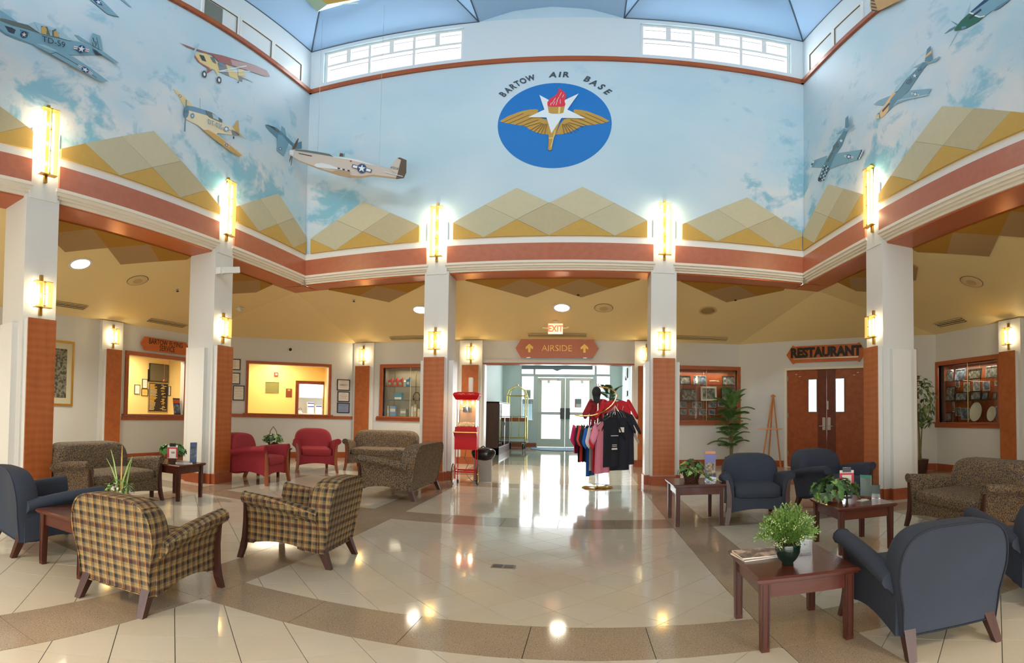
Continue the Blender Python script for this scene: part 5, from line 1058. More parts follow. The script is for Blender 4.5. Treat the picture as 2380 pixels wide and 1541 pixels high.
M_CARV = mat('carved_dark', lin(52,34,22), .6); lettering('BARTOW', .19, Matrix.Translation((-.28,.068,.031)), M_CARV, t, sx=.80, bold=.002); lettering('FLYING', .19, Matrix.Translation((.36,.068,.031)), M_CARV, t, sx=.80, bold=.002); lettering('SERVICE', .19, Matrix.Translation((.04,-.075,.031)), M_CARV, t, sx=.80, bold=.002)
for x in (-.6, .6): MB().box(x-.02, x+.02, -.02, .02, -.045, 0).obj('stand_off', M_STEEL, t)
# large framed aerial photograph
framed(OL, (5.45, 6.54, 1.28, 2.72), .003, 'large gilt-framed dark aerial photograph beside the edge column', M_GOLDFR, M_PHDARK, .05, .13, M_MAT, glass=True)
# ---------------------------------------------------------------- upholstered seating (front towards local -y)
def armchair(name, label, cat, loc, rz, fabric, legm, extra=0.0, s=1.0, group=None, pipe=None):
    r = thing(name, label, cat, (loc[0], loc[1], 0), rz, group); r.scale = (s, s, s); e = extra
    pipe = pipe or fabric
    # arms: scroll section swept from front to back, arched lower edge
    for sd in (-1, 1):
        rings = []; n = 12; fronts = None
        for i in range(n+1):
            t = i/n; y = -.375+.70*t; top = .615-.012*math.sin(PI*t)-.10*t**2.2; zb = .135+.055*math.sin(PI*min(1, t*1.0)); fl_ = .028*(1-t)**1.5
            zc = top-.05; xc = .325+fl_
            sec = [(.262,.20), (.258,.36), (.262+fl_*.3, zc-.08)]
            for k in range(9): g = PI*1.05-PI*1.45*k/8; sec.append((xc+.058*math.cos(g), zc+.05*math.sin(g)))
            sec += [(.322+fl_*.7, zc-.075), (.310+fl_*.3, .42), (.306, .30), (.312, zb), (.285, zb)]
            ring = [Vector((sd*(x+e), y, z)) for x, z in sec]; rings.append(ring)
        m = MB().loft(rings).obj('arm', fabric, r, 50)
        MB().tube([p+Vector((0,-.004,0)) for p in rings[0][2:14]], .0055, 6).obj('piping', pipe, m)
    # back: arched slab leaning backwards, padded front
    out = []
    hw = .325+e
    for z, x in ((.135, hw-.035), (.32, hw-.025), (.46, hw+.004)): out.append((x, z))
    for k in range(0, 13):
        g = PI/2*k/12; ex = .52; rx = hw+.01 if e < .1 else .32; cxx = hw-rx+.01
        out.append((max(cxx, .0)+rx*max(0.0, math.cos(g))**ex if k < 12 else max(cxx, 0.0), .50+.276*math.sin(g)**.72))
    if cxx > 0.02:
        for q in (.66, .33): out.append((cxx*q, .776))
    if cxx > .02: out.append((0, .776))
    else: out[-1] = (0, .776)
    loop = out+[(-x, z) for x, z in out[-2::-1]]
    cz = .46
    rings = []
    for yy, k in ((.395, .97), (.40, .985), (.385, 1.0), (.30, 1.0), (.24, .985), (.205, .955), (.185, .88), (.178, .70), (.175, .35)):
        ring = []
        for x, z in loop:
            kx = 1-(1-k)*(.32/hw) if hw > .32 else k
            zz = cz+(z-cz)*k; ring.append(Vector((x*kx, yy-.03+.16*(zz-.2)-(.05*max(0, (.42-zz)/.25) if yy < .35 else 0), zz)))
        rings.append(ring)
    bk = MB().loft(rings).obj('backrest', fabric, r, 50)
    MB().tube([p+Vector((0,.003,0)) for p in rings[1]], .0055, 6, closed=True).obj('piping', pipe, bk)
    # seat cushion, front rail
    MB().sup((0, -.055, .365), (.262+e, .335, .082), .38, .22, 40, 12).obj('seat_cushion', fabric, r, 'all')
    n = 10; top = []; bot = []
    for i in range(n+1): x = (-1+2*i/n)*(.29+e); top.append((x, .315)); bot.append((x, .135+.04*math.sin(PI*i/n)))
    MB().prism([(x, -.365, z) for x, z in bot]+[(x, -.365, z) for x, z in top[::-1]], (0,.05,0)).obj('front_rail', fabric, r)
    MB().box(-.27-e, .27+e, -.32, .34, .22, .30).obj('seat_base', fabric, r)
    # legs
    for sd in (-1, 1):
        rings = []
        for z, x, y, a, b in ((0,.348,-.412,.021,.021), (.09,.330,-.395,.024,.024), (.20,.318,-.383,.027,.020), (.34,.316,-.380,.026,.016), (.46,.330,-.379,.020,.012), (.52,.345,-.378,.012,.010)):
            X = sd*(x+e); rings.append([Vector((X-a, y-b, z)), Vector((X+a, y-b, z)), Vector((X+a, y+b, z)), Vector((X-a, y+b, z))])
        MB().loft(rings).obj('leg', legm, r)
        MB().frustum(0, .022, .024, .18, .033, .036, (sd*(.262+e), .405), (sd*(.245+e), .325)).obj('leg', legm, r)
    return r
gN, gP, gL, gR_ = 'navy armchairs', 'plaid armchairs', 'brown leaf-patterned loveseats', 'red armchairs'
armchair('armchair', 'plaid armchair seen from behind at the near left', 'armchair', (-2.66, 2.47), PI+.185, M_PLAID, M_CHLEG, group=gP)
armchair('armchair', 'plaid armchair seen from the side in front of the patterned loveseats', 'armchair', (-2.41, 4.08), -PI/2+.06, M_PLAID, M_CHLEG, .02, 1.0, gP)
armchair('armchair', 'large navy armchair seen from behind at the near right', 'armchair', (1.86, 2.52), PI-.16, M_NAVY, M_CHLEG, group=gN, pipe=mat('dark_navy_piping', lin(22,28,40), .8))
armchair('armchair', 'navy armchair cut by the right frame edge', 'armchair', (2.97, 2.58), PI-.3, M_NAVY, M_CHLEG, group=gN)
armchair('armchair', 'navy armchair facing out beside the ivy basket table', 'armchair', (2.17, 6.50), -.17, M_NAVY, M_CHLEG, .02, 1.07, gN)
armchair('armchair', 'navy armchair in front of the restaurant doors', 'armchair', (3.42, 6.72), .22, M_NAVY, M_CHLEG, .02, 1.1, gN)
armchair('armchair', 'navy armchair at the left edge behind the low table with pot', 'armchair', (-4.10, 2.50), PI-.10, M_NAVY, M_CHLEG, group=gN)
armchair('loveseat', 'brown leaf-patterned loveseat at the right under the plate case', 'loveseat', (4.02, 4.46), -PI/2-.02, M_LEAFY, M_CHLEG, .30, 1.04, gL)
armchair('loveseat', 'brown leaf-patterned loveseat at the left beside the edge column', 'loveseat', (-5.66, 4.42), PI/2+.12, M_LEAFY, M_CHLEG, .32, 1.04, gL)
armchair('loveseat', 'brown leaf-patterned loveseat facing out under the oil display', 'loveseat', (-4.52, 11.25), .2, M_LEAFY, M_CHLEGO, .34, 1.16, gL)
armchair('loveseat', 'brown leaf-patterned loveseat with its back to the popcorn cart', 'loveseat', (-2.93, 8.12), -PI/2, M_LEAFY, M_CHLEG, .36, 1.1, gL)
armchair('armchair', 'red armchair half hidden by the column', 'armchair', (-5.66, 7.88), PI/2+.08, M_RED, M_CHLEGO, .02, 1.14, gR_)
armchair('armchair', 'red armchair facing out under the yellow office window', 'armchair', (-5.72, 10.16), .62, M_RED, M_CHLEGO, .02, 1.2, gR_)
# ---------------------------------------------------------------- end tables
def table(label, loc, rz, w, d, h, lite=False):
    r = thing('end_table', label, 'table', (loc[0], loc[1], 0), rz, 'mahogany end tables'); m = MB(); a, b = w/2, d/2
    m.loft([[Vector((sx*(a-i), sy*(b-i), z)) for sx, sy in ((-1,-1),(1,-1),(1,1),(-1,1))] for i, z in ((.022,h-.040), (.010,h-.034), (.010,h-.026), (0,h-.022), (0,h-.012), (.012,h))])
    m.obj('table_top', M_MAHO, r)
    q = .052
    for y in (-b+.045, b-.065): MB().box(-a+.06, a-.06, y, y+.02, h-.13, h-.04).obj('apron', M_MAHO, r)
    for x in (-a+.045, a-.065): MB().box(x, x+.02, -b+.06, b-.06, h-.13, h-.04).obj('apron', M_MAHO, r)
    for sx in (-1, 1):
        for sy in (-1, 1):
            cx_, cy_ = sx*(a-.055), sy*(b-.055); l = MB(); l.frustum(0, q*.42, q*.42, h-.04, q*.5, q*.5, (cx_, cy_), (cx_, cy_))
            lg = l.obj('leg', M_MAHOV, r); f = MB()
            for k in (-.3, .3): f.box(cx_+k*q-.003, cx_+k*q+.003, cy_-q*.52, cy_-q*.49, .03, h-.05)
            f.obj('flute', mat('dark_flute', lin(44,18,12), .5), lg)
    return r
table('mahogany end table at the near right with the green pot', (1.195, 2.90), -.04, .60, .66, .47)
table('mahogany end table at the right with the broad-leaved ivy', (2.60, 4.66), -.05, .64, .72, .475)
table('mahogany end table with the ivy basket beside the column', (1.375, 6.45), 0, .64, .70, .52)
table('mahogany end table at the near left with the ribbed pot', (-3.42, 2.47), .10, .58, .58, .475)
table('mahogany end table beside the left-hand loveseat', (-5.40, 5.52), .1, .60, .64, .52)
table('small mahogany end table between the red armchairs', (-5.92, 8.83), .1, .56, .56, .56)
# ---------------------------------------------------------------- plants
def leaf_mesh(name, m, L=.07, W=.055, lobes=True):
    b = MB()
    if lobes: o = [(0,0), (.34,.02), (.5,-.12+.2), (.30,.36), (.42,.52), (.2,.62), (0,1), (-.2,.62), (-.42,.52), (-.30,.36), (-.5,.08), (-.34,.02)]
    else: o = [(0,0), (.25,.18), (.42,.42), (.32,.70), (0,1), (-.32,.70), (-.42,.42), (-.25,.18)]
    pts = [(x*W, y*L, abs(x)*W*.35-.10*L*y*y) for x, y in o]; c = len(pts)
    b._add(pts+[(0, L*.45, -.02*L)], [(i, (i+1) % c, c) for i in range(c)]); return b.mesh(name, m, 'all')
def scatter(r, meshes, n, cx, cz, rx, rz, seed, size=(.8, 1.25), droop=.5, cyl=False, ry=None):
    rn = random.Random(seed); ry = ry or rx
    for i in range(n):
        th = rn.random()*2*PI; ph = math.acos(1-rn.random()*(1.0 if not cyl else 1.9)); k = .55+.45*rn.random()**.5
        d = Vector((math.sin(ph)*math.cos(th), math.sin(ph)*math.sin(th), math.cos(ph)))
        P = Vector((cx+d.x*rx*k, d.y*ry*k, cz+d.z*rz*k))
        nz = (d*.9+Vector((rn.uniform(-.6,.6), rn.uniform(-.6,.6), rn.uniform(-.1,.7)))).normalized()
        tip = Vector((d.x*.5+rn.uniform(-.6,.6), d.y*.5+rn.uniform(-.6,.6), -.25-droop*rn.random()+.3*d.z)); tip = (tip-nz*tip.dot(nz)).normalized(); x = tip.cross(nz)
        M = Matrix((x, tip, nz)).transposed().to_4x4(); M.translation = P; q = rn.uniform(*size)
        mobj('leaf', rn.choice(meshes), r, M @ Matrix.Diagonal((q, q, q, 1)))
LM = {k: leaf_mesh('leaf', m, .075, .065) for k, m in (('a', M_IVY), ('b', M_IVY2), ('c', M_IVYD))}; LF = [leaf_mesh('leaf', m, .06, .03, False) for m in (M_FICUS, M_IVYD, M_FICUS)]
LV = [leaf_mesh('leaf', m, .05, .042, False) for m in (M_IVY, mat('variegated_leaf', lin(158,182,120), .45), M_IVYD)]
def stems(r, n, z0, z1, rad, seed):
    rn = random.Random(seed)
    for i in range(n):
        a = rn.random()*2*PI; k = rad*rn.random(); MB().tube([(0,0,z0), (k*.5*math.cos(a), k*.5*math.sin(a), (z0+z1)/2), (k*math.cos(a), k*math.sin(a), z1)], .004, 5).obj('stem', M_STEM, r)
def basket(r, rad, h, handle=0):
    for k in range(6): z = h*k/5; q = rad*(.75+.25*k/5); MB().tube([(q*math.cos(g), q*math.sin(g), z+.008*math.sin(g*9+k*PI)) for g in [2*PI*i/36 for i in range(36)]], .009, 6, closed=True).obj('wicker_ring', M_WICK, r)
    MB().lathe([(rad*.74,.004), (rad*.95,h*.94), (rad*.90,h*.94), (.001,h*.8)], 20).obj('basket_liner', M_WICK, r, True)
    if handle: MB().tube([(-rad*.9,0,h), (-rad*.8,0,h+handle*.7), (0,0,h+handle), (rad*.8,0,h+handle*.7), (rad*.9,0,h)], .008, 6).obj('handle', M_WICK, r)
# ivy basket by the column
r = thing('potted_ivy', 'trailing ivy in a dark wicker basket beside the tall brochure', 'plant', (1.33, 6.42, .521)); basket(r, .10, .09); scatter(r, [LM['a'], LM['a'], LM['c'], LM['b']], 75, 0, .13, .165, .15, 5, (.75,1.15), .8); stems(r, 5, .07, .2, .1, 1)
rn = random.Random(8)
for i in range(14): mobj('leaf', LM['b' if i % 3 else 'a'], r, Matrix.Translation((.12+.014*i*.6, -.05-.008*i, .10-.007*i)) @ Matrix.Rotation(rn.random()*6, 4, 'Z') @ Matrix.Rotation(.9, 4, 'X') @ Matrix.Diagonal((.7,.7,.7,1)))
# broad ivy on the right-hand table
r = thing('potted_ivy', 'broad-leaved dark ivy mound on the right-hand table', 'plant', (2.44, 4.72, .477)); MB().lathe([(.07,0), (.09,.10), (.085,.10), (.001,.08)], 18).obj('pot', mat('terracotta', lin(150,86,56), .6), r, True); LB = {k: leaf_mesh('leaf', m, .115, .095) for k, m in (('a', M_IVY), ('b', M_IVY2), ('c', M_IVYD))}; scatter(r, [LB['a'], LB['c'], LB['c'], LB['b']], 95, 0, .09, .215, .17, 11, (.7,1.1), .9); stems(r, 6, .08, .2, .1, 2)
# ivy on the left table
r = thing('potted_ivy', 'bright green ivy on the table beside the left-hand loveseat', 'plant', (-5.60, 5.62, .521)); MB().lathe([(.06,0), (.08,.09), (.075,.09), (.001,.07)], 18).obj('pot', mat('terracotta', lin(150,86,56), .6), r, True); LG_ = [leaf_mesh('leaf', m, .09, .08) for m in (leafmat('fresh_ivy', lin(44,118,40), lin(78,148,58)), M_IVY, leafmat('fresh_ivy2', lin(36,96,36), lin(60,124,48)))]; scatter(r, LG_, 90, 0, .13, .19, .14, 21, (.75,1.1), .8); stems(r, 5, .07, .2, .1, 3)
# variegated basket between the red chairs
r = thing('potted_plant', 'variegated plant in a handled basket between the red armchairs', 'plant', (-5.98, 8.88, .561)); basket(r, .10, .10, .33); scatter(r, LV, 120, 0, .15, .21, .13, 31, (1.3,1.9), .7)
for i in range(8): mobj('leaf', LV[i % 3], r, Matrix.Translation((.17+.006*i, -.08, .12-.018*i)) @ Matrix.Rotation(i*1.1, 4, 'Z') @ Matrix.Rotation(1.0, 4, 'X'))
# feathery plant in the dark green pot (near right)
r = thing('potted_fern', 'feathery pale green plant in a glossy dark green pot', 'plant', (1.14, 2.80, .472)); r.scale = (.86, .86, .95)
MB().lathe([(.040,0), (.038,.012), (.062,.035), (.083,.075), (.088,.125), (.082,.145), (.076,.14), (.078,.12), (.001,.11)], 32).obj('pot', M_POTG, r, 'all'); MB().lathe([(.078,.128), (.05,.142), (.001,.146)], 18).obj('bark_mulch', M_SOIL, r)
rn = random.Random(5); f = MB(); bl = MB()
for i in range(520):
    th = rn.random()*2*PI; ph = math.acos(1-1.12*rn.random()); L = .115+.075*rn.random(); d = Vector((math.sin(ph)*math.cos(th), math.sin(ph)*math.sin(th), math.cos(ph)*1.15))
    p0 = Vector((d.x*.03, d.y*.03, .14)); p2 = p0+d*L+Vector((0,0,.035)); p1 = (p0+p2)/2+Vector((0,0,.025))
    if i % 3 == 0: f.tube([p0, p1, p2], [.0016,.0022,.0005], 3, caps=False)
    else:
        f.tube([p0, p1, p2], [.0014,.001,.0005], 3, caps=False); t = (p2-p0).normalized(); sd = t.orthogonal().normalized(); up_ = t.cross(sd)
        for k in range(9):
            q = p1.lerp(p2, (k+1)/9.5) if k > 2 else p0.lerp(p1, .55+.15*k); g = rn.random()*6; w_ = (sd*math.cos(g)+up_*math.sin(g))
            f._add([q, q+w_*.018+t*.012, q+w_*.010+t*.020], [(0,1,2)])
        if i % 4 == 1 and d.z < .95:
            for k in range(7): q = p2-t*.012*k*.5+Vector((rn.uniform(-.012,.012), rn.uniform(-.012,.012), rn.uniform(-.012,.012))); bl.sup(q, (.0035,)*3, 1, 1, 5, 3)
tag(f.obj('foliage', M_FERN, r), kind='stuff'); tag(bl.obj('tiny_blossoms', M_FERN2, r), kind='stuff')
# ribbed tan pot with spiky leaves (near left)
r = thing('potted_plant', 'small white-flowered plant with upright blades in a ribbed tan pot', 'plant', (-3.18, 2.62, .477)); n = 28; m = MB()
for z0, z1, q0, q1 in ((0,.17,.062,.080),):
    ring = lambda q, z: [Vector(((q+.004*(k % 2))*math.cos(2*PI*k/(2*n)), (q+.004*(k % 2))*math.sin(2*PI*k/(2*n)), z)) for k in range(2*n)]
    m.loft([ring(q0, z0), ring(q1, z1), ring(q1-.01, z1), ring(q1-.015, z1-.02)])
m.obj('pot', M_POTT, r); scatter(r, [leaf_mesh('leaf', M_IVY, .04, .018, False), leaf_mesh('leaf', M_IVY2, .035, .016, False), leaf_mesh('leaf', M_PAPER, .02, .016, False)], 110, 0, .20, .11, .09, 41, (.8,1.3), .6)
for i, (x, y, h, tl) in enumerate(((-.03,0,.36,-.10), (.0,.01,.40,.0), (.03,-.01,.33,.12), (-.05,.02,.28,-.16), (.05,.02,.30,.06))):
    MB().loft([[Vector((x+tl*t*t-w_, y, .15+(h-.0)*t)), Vector((x+tl*t*t, y-.003, .15+h*t)), Vector((x+tl*t*t+w_, y, .15+h*t)), Vector((x+tl*t*t, y+.003, .15+h*t))] for t, w_ in ((0,.009), (.4,.010), (.75,.008), (1,.003))]).obj('blade', M_IVY2 if i != 1 else mat('cut_stem', lin(178,140,80), .6), r)
# palms
def frond_mesh(m, L=.62, n=22, w=.25):
    b = MB(); pts = [Vector((0, L*t, .16*L*math.sin(PI*t*.8)-.32*L*t*t)) for t in [k/10 for k in range(11)]]; b.tube(pts, [.006-.0045*k/10 for k in range(11)], 5)
    for k in range(n):
        t = .12+.86*k/(n-1); i = min(9, int(t*10)); p = pts[i].lerp(pts[i+1], t*10-i); ln = w*(math.sin(PI*(.12+.8*t))**.7)
        for s in (-1, 1):
            e_ = p+Vector((s*ln*.85, ln*.62, -.25*ln)); mid_ = p.lerp(e_, .5)+Vector((0,0,.02)); wd = Vector((0, .015, .004))
            b._add([p-wd*.4, p+wd*.4, mid_+wd, mid_-wd, e_], [(0,1,2,3), (3,2,4)])
    return b.mesh('frond', m, False)
FR = [frond_mesh(M_PALM), frond_mesh(leafmat('palm_leaf2', lin(56,104,42), lin(96,136,62)), .5, 13, .2)]
def palm(label, loc, H, n, seed, zlo=.25, pot=True, s=1.0, lean=0.0):
    r = thing('potted_palm', label, 'plant', loc); rn = random.Random(seed); r.scale = (s, s, s)
    MB().lathe([(.13,0), (.17,.28), (.16,.28), (.001,.24)], 20).obj('pot', M_WICK, r, True)
    for k in range(4): MB().tube([(.03*math.cos(k*1.6), .03*math.sin(k*1.6), .24), (.05*math.cos(k*1.6), .05*math.sin(k*1.6), H*.5), (.02*math.cos(k*1.6+1), .02*math.sin(k*1.6+1), H*(.80+.06*k))], .011, 6).obj('stem', M_STEM, r)
    for i in range(n):
        z = H*(zlo+(.86-zlo)*(i+.5)/n); th = i*2.399+rn.random()*.5; pt = rn.uniform(.15,.75) if i < n*.75 else rn.uniform(.5,1.15); q = rn.uniform(.72,1.05)
        M = Matrix.Translation((0,0,z)) @ Matrix.Rotation(th, 4, 'Z') @ Matrix.Rotation(pt, 4, 'X') @ Matrix.Diagonal((q,q,q,1)); mobj('frond', FR[rn.randrange(2)], r, M)
    return r
palm('tall potted palm in front of the photo display case', (3.72, 12.95, 0), 2.0, 38, 7); palm('potted palm in the vestibule behind the t-shirt rack', (.86, 17.6, 0), 2.35, 24, 9, .45)
# ficus by the plate case
r = thing('potted_ficus', 'leafy ficus tree half hidden by the column near the plate case', 'plant', (7.22, 9.72, 0)); MB().lathe([(.15,0), (.20,.32), (.19,.32), (.001,.28)], 20).obj('pot', M_WICK, r, True)
for k in range(3): MB().tube([(.03*k-.03, 0, .28), (.04*math.sin(k*2), .04*math.cos(k*2), .9), (.10*math.sin(k*2.4), .10*math.cos(k*2.4), 1.75)], [.02,.015,.006], 6).obj('trunk', M_STEM, r)
LF2 = [leaf_mesh('leaf', m, .10, .062, False) for m in (M_FICUS, M_IVYD, M_FICUS)]; scatter(r, LF2, 300, 0, 1.62, .36, .66, 51, (1.0,1.5), .9, True)
# ---------------------------------------------------------------- popcorn cart
r = thing('popcorn_cart', 'red popcorn cart with glass kettle box and spoked wheels', 'popcorn machine', (-2.23, 9.80, 0), .10)
W, D = .20, .19
for sx in (-1, 1):
    for sy in (-1, 1): MB().box(sx*W-.016*sx, sx*W, sy*D-.016*sy, sy*D, .04 if sy > 0 else .10, .68).obj('leg', M_REDP, r)
for sy in (-1, 1): MB().box(-W, W, sy*D-.02*(sy > 0), sy*D+.02*(sy < 0), .22, .25).obj('rail', M_REDP, r)
for sx in (-1, 1): MB().box(sx*W-.02*(sx > 0), sx*W+.02*(sx < 0), -D, D, .26, .285).obj('rail', M_REDP, r); MB().lathe([(.018,0), (.02,.04)], 10, sx*(W-.01), D-.01).obj('rubber_foot', M_TYRE, r)
for sx in (-1, 1):
    w_ = MB(); w_.M = Matrix.Translation((sx*(W+.035), -D+.03, .195)) @ Matrix.Rotation(PI/2, 4, 'Y')
    w_.tube([(.185*math.cos(g), .185*math.sin(g), 0) for g in [2*PI*i/32 for i in range(32)]], .010, 7, closed=True); wo = w_.obj('wheel', M_TYRE, r, True)
    k_ = MB(); k_.M = w_.M; k_.tube([(.170*math.cos(g), .170*math.sin(g), 0) for g in [2*PI*i/32 for i in range(32)]], .008, 6, closed=True); k_.obj('wheel_rim', M_WHEELC, wo, True)
    for i in range(12): s_ = MB(); s_.M = w_.M; g = 2*PI*i/12; s_.tube([(0,0,0), (.17*math.cos(g), .17*math.sin(g), 0)], .0025, 4); s_.obj('spoke', M_BRASS, wo)
    h_ = MB(); h_.M = w_.M; h_.lathe([(.018,-.02), (.018,.02)], 10); h_.obj('hub', M_BRASS, wo)
MB().tube([(-W-.03,-D+.03,.195), (W+.03,-D+.03,.195)], .008, 6).obj('axle', M_STEEL, r)
MB().box(-W-.01, W+.01, -D-.01, D+.01, .66, 1.03).obj('cabinet', M_REDP, r); MB().box(-W-.005, W+.005, -D-.005, D+.005, 1.03, 1.09).obj('base_tray', M_REDP, r)
sh_ = MB().box(-W-.03, W+.03, -D-.14, -D-.01, .985, 1.0).obj('serving_shelf', M_BRASSD, r)
for sx in (-1, 1): MB().prism([(sx*(W+.01),-D-.12,.985), (sx*(W+.01),-D-.01,.985), (sx*(W+.01),-D-.01,.90)], (sx*.006,0,0)).obj('shelf_bracket', M_BRASSD, sh_)
for sx in (-1, 1):
    for sy in (-1, 1): MB().box(sx*W-.012*sx, sx*W, sy*D-.012*sy, sy*D, 1.09, 1.60).obj('box_post', M_CHROME, r)
MB().box(-W+.01, W-.01, -D+.002, -D+.006, 1.10, 1.59).obj('glass_panel', M_GLASSP, r); MB().box(-W+.01, W-.01, D-.008, D-.004, 1.10, 1.59).obj('back_panel', mat('warm_back_panel', lin(196,160,110), .5), r)
for sx in (-1, 1): MB().box(sx*(W-.004), sx*(W-.008), -D+.012, D-.012, 1.10, 1.59).obj('glass_panel', M_GLASSC if sx < 0 else mat('mirror_side', lin(176,196,196), .08, .8), r)
MB().lathe([(.085,1.36), (.09,1.37), (.09,1.47), (.085,1.475)], 20).obj('kettle', M_CHROME, r, True); MB().tube([(0,0,1.475), (0,0,1.60)], .01, 6).obj('kettle_hanger', M_STEEL, r); MB().tube([(-.09,0,1.42), (-.14,0,1.40), (-.15,0,1.15)], .008, 6).obj('kettle_lever', M_STEEL, r)
rn = random.Random(2); m = MB()
for i in range(420): x, y = rn.uniform(-W+.03, W-.03), rn.uniform(-D+.03, D-.03); m.sup((x, y, 1.10+rn.random()*.06*(1.3-abs(x)*2)), (.014,.013,.012), .8, .8, 5, 3)
tag(m.obj('popcorn', M_CORN, r), kind='stuff')
m = MB(); m.loft([[Vector((sx*(W+a), sy*(D+a), z)) for sx, sy in ((-1,-1),(1,-1),(1,1),(-1,1))] for a, z in ((.0,1.60), (.045,1.68), (.05,1.71), (.025,1.735), (-.04,1.75))]); m.obj('roof', M_REDP, r)
for sx in (-1, 1): MB().tube([(sx*.09-.07,-D-.045,1.70), (sx*.09-.03,-D-.047,1.715), (sx*.09,-D-.049,1.70), (sx*.09+.03,-D-.047,1.715), (sx*.09+.07,-D-.045,1.70)], .005, 5).obj('scroll_ornament', mat('gold_scroll', lin(226,170,120), .4), r)
for sx in (-1, 1):
    b = MB().sup((sx*.11, -.05, 1.555), (.022,.022,.032), 1, 1, 10, 7).obj('lamp_bulb', mat('warm_bulb', (1,1,1,1), .3, emit=(1,.72,.36,1), es=9), r, 'all')
    l = bpy.data.lights.new('popcorn_lamp', 'POINT'); l.energy = 2.6; l.color = (1,.68,.36); l.shadow_soft_size = .03; lo = bpy.data.objects.new('popcorn_lamp', l); C.objects.link(lo); lo.parent = r; lo.location = (sx*.11,-.05,1.50)
t = thing('paper_cone_stack', 'tall white stack of paper cones on top of the popcorn cart', 'cups', (-2.17, 9.80, 1.752)); MB().lathe([(.045,0), (.048,.26), (.04,.28), (.001,.28)], 14).obj('cone_tube', M_PAPER, t, True); MB().lathe([(.050,.25), (.050,.262)], 14).obj('rim', M_PAPER, t)
t = thing('bin_bag', 'black plastic bag slung behind the popcorn cart', 'bag', (-1.99, 10.22, .44)); MB().sup((0,0,.10), (.24,.12,.13), .8, .7, 18, 10, lambda q: Vector((q.x*(1+.14*math.sin(9*q.z+6*q.y)), q.y*(1+.2*math.sin(20*q.x)), q.z))).obj('bag', mat('black_plastic_bag', lin(22,22,24), .25), t, 'all'); MB().tube([(-.1,0,.19), (0,0,.26), (.1,0,.19)], .012, 6).obj('tie', M_BLACK, t); MB().box(-.18, .18, -.05, .05, -.44, .0).obj('bin', mat('grey_bin', lin(150,146,138), .5), t)
t = thing('power_cord', 'black power cord dangling under the popcorn cart', 'cord', (-2.30, 10.06, 0)); MB().tube([(.0,0,.62), (-.03,.02,.45), (.05,.0,.35), (-.02,0,.20), (.06,0,.08), (.12,.02,.012), (.2,.05,.012)], .006, 6).obj('cable', M_BLACK, t); MB().box(.19, .25, .03, .07, 0, .03).obj('plug', M_BLACK, t)
# ---------------------------------------------------------------- t-shirt rack
bx_, by_ = .245, 9.70
r = thing('garment_rack', 'brass spiral garment rack on a round base', 'garment rack', (bx_, by_, 0))
MB().lathe([(.001,.045), (.20,.045), (.26,.035), (.29,.015), (.285,0), (.001,0)], 32).obj('base', mat('polished_brass_base', lin(206,176,120), .12, 1.0), r, True); MB().tube([(0,0,.04), (0,0,1.93)], .018, 10).obj('pole', M_CHROME, r, True)
SP = [(-.42,-.06,1.345), (-.30,-.26,1.325), (-.12,-.36,1.335), (.06,-.36,1.39), (.21,-.28,1.49), (.31,-.14,1.61), (.345,.03,1.73), (.29,.18,1.82), (.16,.24,1.865), (.04,.18,1.88), (0,.03,1.885)]
SPI = []
for i in range(len(SP)-1):
    a = [Vector(SP[max(0, min(len(SP)-1, i+k))]) for k in (-1, 0, 1, 2)]
    for k in range(5): t = k/5; SPI.append(.5*((2*a[1])+(-a[0]+a[2])*t+(2*a[0]-5*a[1]+4*a[2]-a[3])*t*t+(-a[0]+3*a[1]-3*a[2]+a[3])*t**3))
MB().tube(SPI, .011, 8).obj('spiral_arm', M_BRASS, r, True)
for i in range(3, len(SPI), 3): MB().sup(SPI[i]+Vector((0,0,.012)), (.008,.008,.010), 1, 1, 6, 4).obj('stop_ball', M_BRASS, r)
